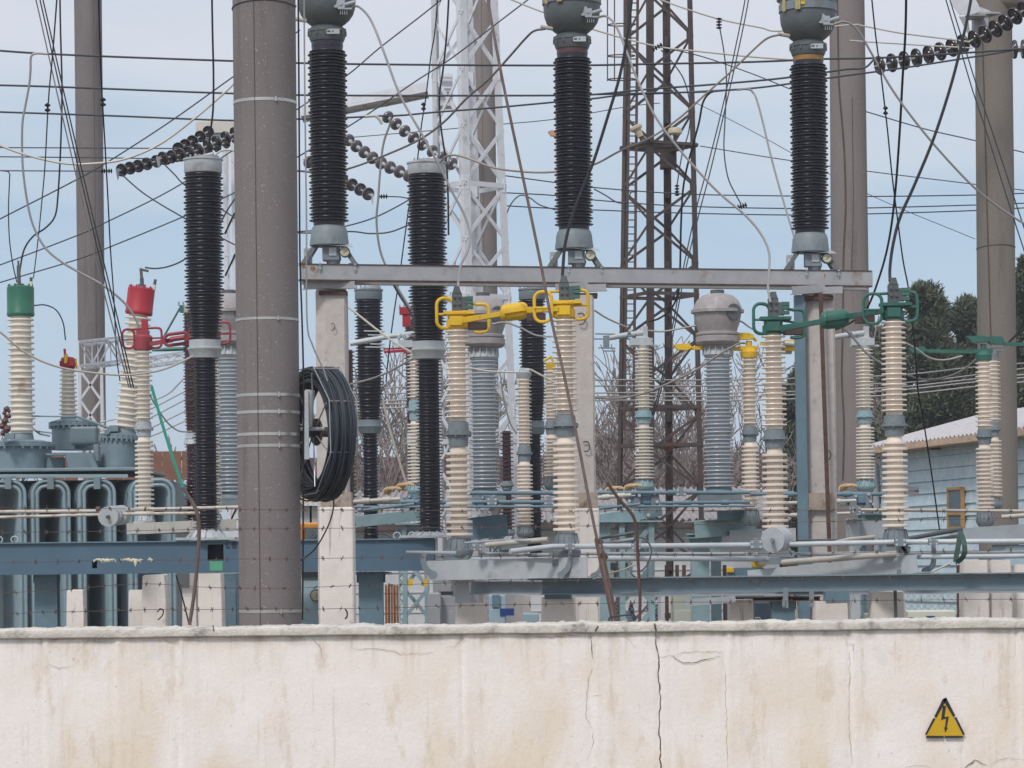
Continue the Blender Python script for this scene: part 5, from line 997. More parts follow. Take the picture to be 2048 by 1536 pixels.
W('cream jumper curving from the red switch post to the brown breaker flange', [(300, 790), (312, 812), (335, 845), (358, 862), (384, 863)], 3.2, 34, 41, m_=wirec, grp=G3)
W('grey lead of the leftmost tall transformer curving down to the left yellow head', [(703, 16), (716, 13), (735, 30), (750, 58), (770, 110), (800, 190), (840, 262), (875, 325), (905, 385), (928, 428), (940, 468), (936, 500), (922, 530), (917, 560), (916, 592)], 4.8, 29, 27, m_=wireg, grp=G3)
W('grey lead of the middle tall transformer curving down to the left green head', [(1198, 34), (1213, 33), (1232, 52), (1252, 100), (1275, 160), (1310, 232), (1360, 300), (1430, 378), (1490, 430), (1522, 468), (1538, 505), (1538, 545), (1536, 575), (1541, 605)], 4.8, 29.3, 27.5, m_=wireg, grp=G3)
W('grey lead of the rightmost tall transformer sweeping out to the right edge', [(1668, 48), (1690, 44), (1715, 60), (1745, 110), (1785, 180), (1840, 255), (1900, 325), (1960, 385), (2030, 436), (2110, 480)], 4.8, 29.8, 30, m_=wireg, grp=G3)
W('dark jumper rising from behind the first tall transformer to the middle one', [(540, 338), (600, 342), (640, 345), (698, 337), (779, 307), (843, 277), (890, 242), (932, 198), (980, 156), (1020, 112), (1050, 78), (1068, 62), (1090, 58)], 4.4, 32, 29.6, m_=mat('jumper_brown', (100, 96, 100), .5, var=.15), grp=G3)
W('long jumper from the second tall breaker cap up to the rightmost tall transformer', [(882, 322), (895, 312), (915, 311), (945, 320), (982, 334), (1020, 341), (1080, 345), (1130, 341), (1188, 329), (1240, 302), (1305, 273), (1360, 235), (1406, 193), (1460, 145), (1515, 92), (1538, 75), (1562, 69)], 4.2, 32, 30.2, m_=mat('jumper_warm', (142, 134, 126), .55, .1, var=.15, bump=0), grp=G3)
W('dark diagonal from the thick pole to the top edge left of the white mast', [(560, 240), (600, 215), (695, 150), (759, 96), (853, 23), (930, -40)], 2.8, 42, grp=G2)
W('dark diagonal passing through the white mast to the top edge', [(570, 328), (619, 300), (695, 254), (754, 216), (832, 162), (905, 115), (1000, 42), (1100, -34)], 2.8, 43.3, grp=G2)
W('thin grey wire hanging just right of the thick pole', [(608, -60), (609, 120), (611, 300), (613, 450), (614, 640), (625, 690), (645, 735), (655, 762)], 3.2, 24.6, m_=wireg, grp=G2)
W('black wire running down the right side of the thick pole', [(596, -60), (598, 200), (599, 390), (600, 520), (604, 640), (607, 760), (607, 900), (606, 1100), (605, 1240)], 3.6, 24.75, m_=rubber, grp=G2)
W('dark lead running down the white mast to the second tall breaker', [(900, -60), (894, 60), (886, 140), (879, 190), (881, 245), (887, 290), (893, 330), (896, 390), (897, 470)], 3.8, 41, m_=rubber, grp=G3)
W('thin dark wire through the small insulator left of the white mast', [(880, -60), (870, 60), (862, 110), (851, 200), (843, 250), (834, 325), (820, 400), (810, 470), (800, 545), (786, 640), (776, 720), (772, 765)], 2.6, 40, m_=rubber, grp=G2)
W('dark curved wire rising right from the first tall transformer base', [(560, 467), (600, 463), (640, 460), (693, 452), (754, 433), (817, 400), (850, 375)], 2.8, 39, grp=G2)
W('lower dark curved wire at the first tall transformer base', [(560, 464), (620, 466), (700, 463), (740, 467), (780, 464), (822, 448)], 3, 39.5, grp=G2)
W('thin dark wire from the small tension insulator into the second tall breaker', [(772, 393), (800, 394), (822, 398)], 2.4, 43.5, grp=G2)
W('cream lead slanting down to the middle flange of the second tall breaker', [(600, 540), (640, 578), (697, 615), (755, 660), (800, 692), (832, 708)], 4.2, 34, 32.3, m_=wirec, grp=G3)
W('grey lead sagging from behind the coil up to the second tall breaker flange', [(690, 772), (711, 766), (745, 757), (779, 743), (808, 727), (832, 714)], 4.2, 34, 32.3, m_=wireg, grp=G3)
W('dark lead behind the second tall breaker reaching down to the rear switch', [(786, 568), (800, 592), (815, 615), (828, 640)], 4.4, 38, grp=G3)
W('grey lead from the grey dome head to the right yellow insulator', [(985, 648), (1010, 645), (1040, 655), (1070, 670), (1100, 673), (1115, 668)], 3.8, 38.6, m_=wireg, grp=G3)
W('grey lead over the small ivory post joining the yellow insulators', [(940, 736), (975, 742), (1035, 744), (1055, 738), (1078, 748), (1104, 762), (1115, 766)], 3.8, 38, m_=wirec, grp=G3)
W('thick black lead dropping past the middle transformer to the right yellow head', [(1268, -60), (1262, 10), (1254, 75), (1240, 150), (1218, 225), (1188, 320), (1160, 390), (1142, 440), (1130, 490), (1126, 535), (1124, 570)], 6.2, 28, 26, m_=rubber, grp=G3)
W('thick black lead dropping from the top right to the right green head', [(1950, -60), (1940, 10), (1925, 80), (1902, 170), (1868, 275), (1828, 372), (1800, 435), (1786, 490), (1780, 535), (1780, 562)], 6.2, 29, 26.2, m_=rubber, grp=G3)
W('dark lead dropping between right transformer and green head then swinging left', [(1813, -60), (1811, 60), (1805, 160), (1799, 270), (1790, 390), (1778, 480), (1760, 550), (1733, 618), (1700, 646), (1664, 662)], 4.6, 31, 38, m_=rubber, grp=G3)
W('ragged thin wire hanging to the cypress tops in the right half', [(1738, -60), (1750, 60), (1762, 150), (1771, 225), (1776, 270), (1784, 350), (1794, 430), (1806, 520), (1818, 585), (1830, 700), (1836, 780), (1845, 830), (1856, 900), (1868, 980), (1879, 1060)], 3, 26, 27, m_=rubber, grp=G2)
W('left thin wire of the close pair slanting past the right pole', [(1874, -60), (1892, 0), (1920, 95), (1945, 180), (1975, 270), (2006, 370), (2048, 500), (2080, 590)], 2.6, 30, grp='close pair at the right pole')
W('right thin wire of the close pair slanting past the right pole', [(1882, -60), (1900, 0), (1928, 90), (1953, 170), (1984, 262), (2015, 355), (2048, 455), (2080, 540)], 2.6, 30, grp='close pair at the right pole')
W('grey drop cable with a white elbow falling to the rightmost transformer base', [(1475, 180), (1497, 178), (1508, 187), (1516, 208), (1527, 250), (1540, 305), (1556, 365), (1572, 420), (1588, 472)], 4, 37, 36, m_=wireg, grp=G3)
W('dark lead looping down inside the rusty mast from the third conductor', [(1440, 181), (1420, 186), (1406, 205), (1398, 245), (1386, 290), (1374, 335), (1366, 380), (1362, 450), (1360, 540), (1355, 590), (1340, 620), (1318, 637), (1298, 643)], 4, 37.5, 38.5, m_=rubber, grp=G3)
W('upper cream wire sloping right past the rusty mast', [(1280, -20), (1325, 1), (1430, 36), (1520, 55), (1560, 62), (1700, 50), (1727, 52), (1800, 66), (1895, 78), (1940, 84)], 3.2, 40, m_=wirec, grp=G2)
W('lower cream wire sloping right across the rusty mast', [(1010, -6), (1080, 22), (1190, 60), (1310, 92), (1400, 103), (1520, 115), (1640, 123)], 3.4, 40, m_=wirec, grp=G2)
W('thin cream wire right of the cracked pole behind the long insulator string', [(1700, 81), (1740, 84), (1870, 92), (1945, 96)], 3, 40, m_=wirec, grp=G2)
W('thin blue-grey wire descending from the black insulator on the cream wire', [(1310, 92), (1400, 112), (1500, 146), (1580, 178)], 2.2, 42, grp=G2)
W('dark drop wire from the upper cream wire down to the black ribbed insulator', [(1440, 58), (1448, 105), (1453, 160), (1450, 240), (1448, 300), (1456, 355), (1472, 390), (1482, 408)], 2.6, 40, grp=G2)
W('dark loop wire inside the rusty mast, from its insulator on the cream wire', [(1322, 100), (1345, 125), (1368, 160), (1380, 210), (1378, 260), (1364, 310), (1354, 370)], 2.6, 40, grp=G2)
W('left wire of the steep close pair in front of the rusty mast', [(1497, -60), (1490, 0), (1472, 90), (1446, 210), (1412, 345), (1392, 420), (1365, 545), (1340, 680), (1318, 780), (1304, 830)], 2.5, 39, grp='steep close pair at the rusty mast')
W('right wire of the steep close pair in front of the rusty mast', [(1505, -60), (1497, 0), (1479, 90), (1452, 210), (1420, 345), (1400, 420), (1370, 545), (1344, 680), (1322, 780), (1308, 830)], 2.5, 39, grp='steep close pair at the rusty mast')
W('uppermost of the three thin level wires at mid sky height', [(1000, 350), (1110, 365), (1188, 375), (1370, 388), (1580, 392), (1728, 393), (1950, 390), (2110, 384)], 2.4, 46, grp='three thin level wires')
W('middle of the three thin level wires at mid sky height', [(1000, 385), (1110, 391), (1188, 400), (1360, 412), (1580, 417), (1728, 416), (1950, 410), (2110, 404)], 2.4, 46.2, grp='three thin level wires')
W('lowest of the three thin level wires at mid sky height', [(1000, 411), (1110, 417), (1190, 420), (1360, 426), (1580, 430), (1728, 428), (1950, 421), (2110, 412)], 2.4, 46.4, grp='three thin level wires')
W('thin wire arching left of the middle transformer then dropping', [(1012, 432), (1022, 408), (1040, 391), (1060, 396), (1080, 410), (1112, 420)], 2.4, 45, grp=G2)
W('thin dark wire sagging into the rusty mast from the middle transformer', [(1188, 378), (1210, 390), (1235, 405), (1255, 403), (1262, 385), (1275, 381)], 2.6, 45, grp=G2)
W('thin faint wire sloping down right between the cracked pole and the right pole', [(1700, 214), (1728, 222), (1850, 258), (1945, 280), (2110, 320)], 2.4, 55, grp=G2)
W('lower faint wire between the cracked pole and the right pole', [(1400, 292), (1560, 318), (1732, 342), (1945, 368), (2110, 388)], 2, 60, grp=G2)
W('faint straight telephone wire in the upper middle sky', [(700, 275), (853, 262), (985, 250), (1112, 238), (1250, 214), (1320, 206)], 1.8, 60, grp=G2)
W('hairline wire sloping down right through the cypress gap', [(1380, 200), (1500, 260), (1730, 385), (1950, 478)], 1.4, 60, grp=G2)
W('cream lead from the middle post to the left pantograph post', [(1188, 620), (1215, 637), (1255, 655)], 3.8, 37, 38, m_=wirec, grp=G3)
W('grey lead from the left pantograph post to the dome-headed transformer', [(1296, 661), (1325, 663), (1360, 657), (1394, 651)], 3.6, 38.3, m_=wireg, grp=G3)
W('grey lead from the dome port to the left green head', [(1462, 643), (1480, 642), (1500, 655), (1524, 668)], 3.4, 38, m_=wireg, grp=G3)
W('dark-cream cable sagging under the left pantograph post up to the yellow arm', [(1188, 795), (1235, 797), (1290, 786), (1345, 763), (1395, 738), (1440, 708), (1476, 688), (1490, 686)], 4.4, 36, m_=mat('sag_brown', (120, 112, 106), .5), grp=G3)
W('grey cable hanging from the green contact box to the right green insulator', [(1690, 658), (1712, 682), (1735, 708), (1765, 728)], 4.4, 31, m_=wireg, grp=G3)
W('grey cable emerging right of the right green insulator under the flat green arm', [(1803, 682), (1830, 696), (1860, 716), (1890, 720), (1925, 712)], 4, 36, m_=wireg, grp=G3)
W('dark cable sagging from the right green insulator to the flat green switch head', [(1808, 748), (1840, 758), (1875, 758), (1910, 748), (1935, 733), (1952, 718)], 4, 36.5, m_=mat('sag_dark', (84, 86, 88), .5), grp=G3)
W('dark cable rising to the right edge above the green jaw', [(2018, 684), (2036, 665), (2046, 640), (2060, 600), (2075, 560)], 4.4, 37, m_=rubber, grp=G3)
for i, (y0, y1, y2) in enumerate(((760, 744, 736), (772, 760, 742), (786, 768, 758), (793, 774, 764), (801, 783, 772))):
    W(['highest', 'second highest', 'middle', 'second lowest', 'lowest'][i]+' of the five grey bus wires low behind the insulators', [(690, y0+18), (1000, y0+8), (1200, y0), (1420, y0), (1620, y0-4), (1800, y1+6), (1950, y1-10), (2110, y2-14)], 2.8, 48+i*.4, m_=wireg, grp='five low bus wires')
W('long leaning brown guy rod from the top edge down to the wall in the middle', [(967, -60), (976, 0), (988, 70), (1010, 185), (1048, 365), (1080, 520), (1103, 640), (1128, 750), (1158, 895), (1186, 1040), (1210, 1150), (1234, 1250)], 6, 23.0, 21.0, m_=rustpipe, nm='guy_rod', cat='guy rod')
# ================= coil of cable on the thick pole
t = thing('cable_coil', 'big black coil of cable wound on a wire cross frame beside the thick pole', 'cable coil', P(640, 990, 25.1)); D = 25.2; s = S(D)
c0 = P(635, 864, D); ax = Vector((.88, .475, 0)).normalized(); uu = Vector((-.475, .88, 0)).normalized(); vv = Vector((0, 0, 1))
g = MB()
for i in range(150):
    r_ = random.uniform(98, 132)*s; o_ = random.uniform(-.10, .10); ph = random.uniform(0, 6.28); k1 = random.uniform(0, .035); el = random.uniform(0, .025)
    g.tube([c0+ax*(o_+k1*math.sin(a_+ph))+uu*(r_*math.cos(a_)*(1+el*math.cos(2*a_+ph)))+vv*(r_*math.sin(a_)*1.03-.02) for a_ in [2*math.pi*j/56 for j in range(56)]], .0072, 6, True)
g.build('cable_loops', mat('coil_black', (50, 56, 68), .45, var=.2, scale=3, bump=0), t)
g = MB()
for k in range(8):
    a_ = math.pi*k/4+.35; e1 = uu*(118*s*math.cos(a_))+vv*(122*s*math.sin(a_))
    for off in (-.13,): g.tube([c0+ax*(off*.3), c0+ax*off+e1], .0065, 6)
    g.tube([c0+ax*-.13+e1*1.08, c0+ax*.13+e1*1.08], .005, 6)
for off in (-.13, .13): g.tube([c0+ax*off+uu*(134*s*math.cos(a_))+vv*(136*s*math.sin(a_)) for a_ in [math.pi*j/4+.35 for j in range(8)]], .0055, 6, True)
g.build('cross_frame', galv, t)
g = MB(); g.cyl(c0-ax*.14, c0+ax*.12, .045, n=16); g.cyl(c0-ax*.02, c0+ax*.0, .12, n=20); g.box(c0-ax*.12, (.05, .05, .30)); g.build('hub', rustpipe, t)
g = MB(); g.cyl(P(620, 780, 25.0), P(614, 852, 25.0), 10*s, n=16); g.box(P(613, 850, 24.95), (9*s, .04, 136*s)); g.cyl(P(600, 858, 25), P(648, 858, 25.1), 4*s, n=10); g.build('mounting_bracket', lflange, t, ang=30)
W('black tail of cable trailing from the coil down across the left post', [(655, 985), (667, 1000), (664, 1030), (650, 1065), (628, 1100), (600, 1122)], 3, 25.0, m_=rubber, grp=G3)

# ================= bent barbed wire posts on the wall
def wallpost(label, pts, w_, m_, extra=None):
    t = thing('fence_post', label, 'fence post', P(pts[0][0], pts[0][1], 20.12), 'bent steel posts on the wall'); g = MB(); q = [P(x, y, 20.12) for x, y in pts]
    g.tube(catmull(q, 3), w_/2*S(20), 6); g.build('post', m_, t, ang=30); return t
t = wallpost('bent rusty wall post at the left with a turquoise tip', [(379, 1250), (388, 1190), (396, 1110), (398, 1050), (390, 1015), (365, 975)], 8, rustpipe)
g = MB(); g.tube([P(372, 992, 20.12), P(345, 915, 20.12), (P(322, 840, 20.12)), P(303, 772, 20.12)], 3.3*S(20), 6); g.build('tip', mat('turquoise_paint', (44, 148, 130), .5, var=.1), t)
t = wallpost('bent rusty wall post right of the brown guy rod, its tip curving left', [(1279, 1250), (1280, 1190), (1276, 1120), (1273, 1060), (1265, 1030), (1238, 998), (1214, 965)], 6.5, rust)
t = thing('guy_anchor', 'rusty anchor bars gripping the foot of the leaning brown guy rod on the wall', 'bracket', P(1226, 1250, 20.6)); g = MB()
g.bar(P(1191, 1078, 20.9), P(1226, 1250, 20.55), .03, .016, (1, 0, 0)); g.bar(P(1200, 1075, 20.9), P(1236, 1250, 20.55), .02, .016, (1, 0, 0)); g.bar(P(1190, 1080, 20.9), P(1206, 1086, 20.9), .03, .03); g.bar(P(1201, 1108, 20.9), P(1214, 1118, 20.9), .04, .04)
g.build('bars', rust, t, smooth=False)
g = MB(); g.tube(rrect(P(1244, 1238, 20.45), Vector((1, 0, .1)), Vector((0, 0, 1)), 54*S(20), 14*S(20), 6*S(20)), .006, 6, True); g.build('wire_hoop', wired, t)
W('black bracing wires leaning into the foot of the left bent wall post', [(352, 1150), (366, 1200), (378, 1248)], 3, 20.3, m_=rubber, grp=G2)
t = thing('steel_strap', 'dark thin strap looping round the rusty wall post near the grey pipes', 'strap', P(1290, 1150, 20.4))
g = MB(); q = catmull([P(1272, 1075, 20.3), P(1290, 1078, 20.3), (P(1303, 1100, 20.3)), P(1294, 1130, 20.3), P(1278, 1145, 20.3)], 5); g.tube(q, .006, 6); g.build('band', darkgrey, t)
t = thing('steel_strap', 'green-black folded strap hanging over the pipes at the right', 'strap', P(1922, 1125, 25.3))
g = MB(); q = catmull([P(1920, 1062, 25.3), P(1928, 1085, 25.2), P(1928, 1110, 25.2), P(1912, 1124, 25.3), P(1916, 1095, 25.35), P(1920, 1068, 25.4)], 5)
for a_, b_ in zip(q[:-1], q[1:]): g.bar(a_, b_, .045, .006, (0, 1, 0))
g.build('band', mat('strap_dark_green', (44, 70, 66), .6, var=.3, scale=12), t, smooth=False)

# ================= long I-beams low behind the wall
def beam(label, a, b, Da, Db, h, w_, m_, kind='i', t_=.012, nm='steel_beam', cat='steel beam', grp='low steel beams behind the wall'):
    t = thing(nm, label, cat, P(a[0], a[1]+h/2, Da), grp); g = MB(); D = (Da+Db)/2
    A, B = P(a[0], a[1], Da), P(b[0], b[1], Db)
    (g.ibeam if kind == 'i' else g.channel)(A, B, w_, h*S(D), t_); g.build('beam', m_, t, smooth=False); return t
dsteel = mat('steel_dull_blue', (114, 132, 142), .5, var=.12, dirt=(78, 84, 84), damt=.4, bump=.1)  # dull grey-blue paint of the long I-beam
beam('long grey-blue I-beam low at the right, carrying the green switch base', (1084, 1173), (2130, 1160), 26.3, 25.6, 33, .2, dsteel)
beam('short grey I-beam end just behind the foot of the middle post', (942, 1175), (1090, 1175), 27.4, 27.2, 28, .2, steel)
beam('second long I-beam just behind the first low at the right', (1090, 1180), (2130, 1169), 27.6, 27.0, 30, .2, steel)
beam('short slanting grey channel under the long I-beam, right of the rusty post', (1368, 1206), (1470, 1198), 25.8, 25.8, 13, .12, steel, 'c')
beam('rust-brown flat beam above the tyres under the green switch base', (1455, 1198), (1640, 1197), 28, 28, 10, .1, lattice)
beam('grey channel rising to the right under the two cream posts by the house', (1900, 1074), (2110, 1060), 29, 29, 32, .2, steel, 'c')
beam('grey channel under the yellow-armed rear post', (1458, 1074), (1590, 1069), 38.5, 38.5, 26, .25, lflange, 'c')
beam('pale blue sloping channel behind the left post, under the rear switch', (706, 1044), (840, 1030), 39, 39.5, 22, .2, ltblue, 'c')
beam('pale blue sloping channel under the left pantograph post', (1188, 1042), (1316, 1020), 38.5, 39, 24, .2, ltblue, 'c')
beam('blue-grey wide channel under the dome-headed transformer', (1378, 1060), (1500, 1050), 38.5, 38.8, 34, .4, ltblue, 'c')
beam('blue-grey upper channel right under the dome-headed transformer base', (1420, 1032), (1500, 1028), 38.3, 38.5, 20, .5, bluest, 'c')
beam('blue channel under the dome-headed transformer behind the yellow insulators', (905, 1062), (1015, 1050), 39.5, 39.5, 44, .4, bluest, 'c')
beam('grey channel right of the blue angle iron', (1690, 1060), (1780, 1058), 38.5, 38.5, 36, .2, steel, 'c')
# mid-height shafts of the rear switches
for lb, a, b, D, w_ in (('blue-grey shaft pipe at the head of the rear switch row', (940, 986), (1500, 985), 37.6, 8), ('second blue-grey shaft pipe of the rear switch row', (700, 1004), (1102, 1004), 37.3, 8),
        ('blue-grey shaft pipe from the hinge to the dome-headed transformer foot', (1320, 1006), (1500, 1004), 37.3, 7), ('thin lowest shaft pipe of the rear switch row', (690, 1014), (1510, 1012), 37.0, 5),
        ('cream contact tube lying level behind the cable coil', (702, 1004), (800, 998), 36.8, 9), ('slanting thin shaft behind the second tall black breaker', (715, 1022), (828, 1008), 36.6, 6),
        ('cream slanting tube left of the rear hinge', (1190, 996), (1262, 990), 36.6, 8), ('thin slanting tube below the rear hinge', (1190, 1018), (1280, 1008), 36.6, 6),
        ('blue-grey shaft pipe behind the right tall post', (1500, 988), (1768, 988), 37.8, 8), ('cream shaft pipe right of the right tall post', (1575, 1006), (1712, 1001), 37.5, 7), ('thin white shaft low right of the right tall post', (1540, 1032), (1700, 1026), 37.4, 6)):
    g = MB(); g.cyl(P(a[0], a[1], D), P(b[0], b[1], D), w_/2*S(D), n=12)
    for k in (.3, .72): p = P(a[0]+(b[0]-a[0])*k, a[1]+(b[1]-a[1])*k, D); d = (P(b[0], b[1], D)-P(a[0], a[1], D)).normalized(); g.cyl(p-d*.05, p+d*.05, w_*.75*S(D), n=12)
    tag(g.build('shaft_pipe', wirec if 'cream' in lb or 'white' in lb else bluest), lb, 'pipe', 'shaft pipes of the rear switches')
# drives / hinges of the rear row
def hinge(label, px, py, D, k=1):
    s = S(D)*k; o = P(px, py, D); q = lambda x, z, y=0: o+Vector((x*s, y*s, z*s)); t = thing('switch_drive', label, 'switch drive', o, 'drives of the rear switches')
    g = MB(); g.box(q(0, 0), (52*s, 40*s, 14*s)); g.box(q(4, 10, -4), (30*s, 30*s, 8*s)); g.box(q(-6, -10, -6), (70*s, 16*s, 5*s)); g.build('base_box', bluest, t, smooth=False, bevel=.005)
    g = MB(); g.prism([q(14, 14, -24), q(26, 16, -24), q(30, -4, -24), q(22, -22, -24), q(6, -34, -24), q(2, -28, -24), q(14, -12, -24)], (0, 5*s, 0)); g.prism([q(-14, 10, -24), q(-4, 12, -24), q(-6, -10, -24), q(-22, -26, -24), q(-26, -20, -24)], (0, 5*s, 0)); g.build('lever', flange, t, smooth=False)
    g = MB()
    for x, z in ((20, 12), (24, -4), (-8, 8), (8, -28), (-20, -20), (-26, -2), (30, -10)): g.cyl(q(x, z, -30), q(x, z, -14), 3*s, n=8)
    g.build('bolts', lflange, t); return t
hinge('hinged drive with two levers at the foot of the left pantograph post', 1286, 1000, 37.8, 1.1)
hinge('drive under the cream post behind the second tall black breaker', 826, 1000, 37.8, .8)
hinge('drive at the foot of the right pantograph post', 1716, 1000, 37.8, .9)
hinge('drive behind the right yellow insulator, small and half hidden', 1098, 1004, 37.8, .7)
hinge('drive at the foot of the grey dome transformer behind the left yellow insulator', 972, 1002, 37.9, .8)
woodm = mat('bracket_tan', (198, 168, 128), .6, var=.15)
for px, py, lb in ((780, 980, 'tan curved comb bracket right of the cable coil'), (806, 972, 'tan curved comb bracket touching the second tall breaker'), (1225, 979, 'tan curved comb bracket left of the left pantograph post'), (1262, 974, 'tan curved comb bracket at the left pantograph post'), (1692, 974, 'tan curved comb bracket at the right pantograph post')):
    D = 38; s = S(D); g = MB()
    for k in range(4): g.tube(catmull([P(px-14+k*4, py+8, D+k*.04), P(px-11+k*5, py-1, D), P(px+2+k*4, py-5, D), P(px+16+k*2, py-2, D)], 4), 2.3*s, 6)
    tag(g.build('comb_bracket', woodm), lb, 'bracket', 'tan comb brackets on the rear switches')

# ================= feet, columns, cabinets low behind the wall
def cpost2(label, l, r, yt, D, m_=concw):
    a, b = P(l, 1230, D), P(r, 1230, D); z = P((l+r)/2, yt, D).z; w_ = b.x-a.x; g = MB(); n = 10; vs = []; ring = [(0, .1), (.06, 0), (.94, 0), (1, .1), (1, .9), (0, .9)]; k = len(ring)
    for i in range(n+1):
        zz = z*i/n; sc = 1 if i < n else .93
        for x, y in ring: vs.append(Vector((a.x+w_*(.5+(x-.5)*sc)+.008*noise.noise(Vector((x*3+a.x, zz*3, 1))), D+y*w_*sc+.008*noise.noise(Vector((x*3, zz*3, a.x))), zz+(.02*noise.noise(Vector((x*5+a.x, y*5, 3))) if i == n else 0))))
    g.add(vs, [(i*k+j, i*k+(j+1) % k, (i+1)*k+(j+1) % k, (i+1)*k+j) for i in range(n) for j in range(k)]+[tuple(range(k)), tuple(range(n*k, n*k+k))])
    return tag(g.build('concrete_footing', m_, ang=30), label, 'footing', 'low concrete footings')
for lb, l, r, yt, D in (('white footing left of the narrow radiator gap, far left', 132, 169, 1181, 31.8), ('short white footing touching the taller one at the left', 256, 288, 1181, 31.6), ('taller white footing with a black hook at the left', 283, 334, 1150, 31),
        ('white footing just left of the thick pole', 396, 446, 1148, 31), ('thin white footing behind the bent rusty wall post', 364, 394, 1176, 32.2), ('stained footing under the left end of the yellow switch base', 909, 976, 1206, 27), ('stained footing under the right end of the yellow switch base', 1082, 1152, 1196, 26.5),
        ('narrow white footing left of the right end footing of the yellow switch', 1030, 1062, 1190, 34), ('white footing left of the tyres', 1458, 1508, 1200, 27.5), ('streaked footing under the green switch base', 1630, 1700, 1203, 26.5),
        ('white double footing with a dark conduit right of the streaked one', 1742, 1814, 1184, 26.5), ('tall streaked footing under the right channel', 1927, 1980, 1120, 28.5), ('tall speckled footing beside the right edge', 1982, 2026, 1120, 28.6), ('broad grey footing cut by the right edge', 2030, 2090, 1130, 29)):
    cpost2(lb, l, r, yt, D)
tag(pipe(MB(), [(1790, 1172), (1792, 1250)], 26.4, 7).build('conduit', darkgrey), 'dark conduit fixed to the white double footing', 'conduit')
W('black bent hook on the taller white footing at the left', [(314, 1224), (322, 1218), (327, 1222), (324, 1232), (316, 1240)], 2.4, 30.9, m_=rubber, nm='hook', cat='hook')
W('dark C-shaped hook on the stained concrete beside the guy rod foot', [(1183, 1210), (1190, 1212), (1192, 1222), (1189, 1230), (1184, 1229)], 3, 29.4, m_=rubber, nm='hook', cat='hook')
W('black curved hook low on the left tall concrete post', [(690, 1218), (694, 1224), (694, 1233), (690, 1238)], 3, 29.0, m_=rubber, nm='hook', cat='hook')
cpost2('grey-white footing in front of the middle tall post foot', 1157, 1198, 1186, 28.9)
t = thing('support_column', 'box pedestal between the yellow switch base and its left footing', 'support', P(923, 1206, 27.1)); g = MB(); g.box(P(924, 1184, 27.15), (28*S(27), .2, 46*S(27))); g.bar(P(900, 1160, 27), P(950, 1160, 27), .25, .02); g.build('pedestal', lflange, t, smooth=False)
t = thing('support_column', 'short grey pedestal on the right footing of the yellow switch', 'support', P(1118, 1196, 26.6)); g = MB(); g.box(P(1116, 1188, 26.6), (54*S(26.6), .22, 20*S(26.6))); g.build('pedestal', bluest, t, smooth=False)
t = thing('support_column', 'grey pedestal on the streaked footing under the green switch', 'support', P(1673, 1203, 26.6)); g = MB(); g.box(P(1672, 1193, 26.6), (46*S(26.6), .22, 22*S(26.6))); g.build('pedestal', bluest, t, smooth=False)
t = thing('clamp_plate', 'small bolted hanger plate below the long I-beam over the tyres', 'bracket', P(1567, 1215, 25.8)); g = MB(); g.box(P(1571, 1196, 25.75), (10*S(26), .03, 40*S(26))); g.box(P(1567, 1206, 25.72), (5*S(26), .03, 14*S(26))); g.build('plate', flange, t, smooth=False)
t = thing('clamp_plate', 'second bolted hanger plate below the long I-beam by the streaked footing', 'bracket', P(1623, 1212, 25.8)); g = MB(); g.box(P(1623, 1198, 25.75), (9*S(26), .03, 30*S(26))); g.build('plate', flange, t, smooth=False)
def icol(label, l, r, yt, D, m_=bluest, lat=False, grp='blue steel columns'):
    a, b = P(l, 1230, D), P(r, 1230, D); z = P(l, yt, D).z; w_ = b.x-a.x; t = thing('steel_column', label, 'steel column', (a.x+w_/2, D, 0), grp); g = MB()
    if not lat: g.ibeam((a.x+w_/2, D+.12, 0), (a.x+w_/2, D+.12, z), w_, w_*.8, .012, (0, 1, 0)) if l % 2 else g.box((a.x+w_/2, D+.12, z/2), (w_, w_, z))
    else:
        c = w_*.16
        for x in (a.x+c/2, b.x-c/2):
            for y in (D, D+w_*.8): g.box((x, y, z/2), (c, c, z))
        n = max(3, int(z/(w_*1.1)))
        for i in range(n): za, zb_ = z*i/n, z*(i+1)/n; p0, p1 = (a.x, b.x) if i % 2 else (b.x, a.x); g.bar((p0, D-.01, za), (p1, D-.01, zb_), .012, c*.9); g.bar((p1, D+w_*.8, za), (p0, D+w_*.8, zb_), .012, c*.9)
    g.build('column', m_, t, smooth=False); g = MB(); g.box((a.x+w_/2, D+.1, z+.012), (w_*1.5, .4, .02)); g.box((a.x+w_/2, D+.1, z-.05), (w_*1.2, .02, .1)); g.build('head_plate', m_, t, smooth=False); return t
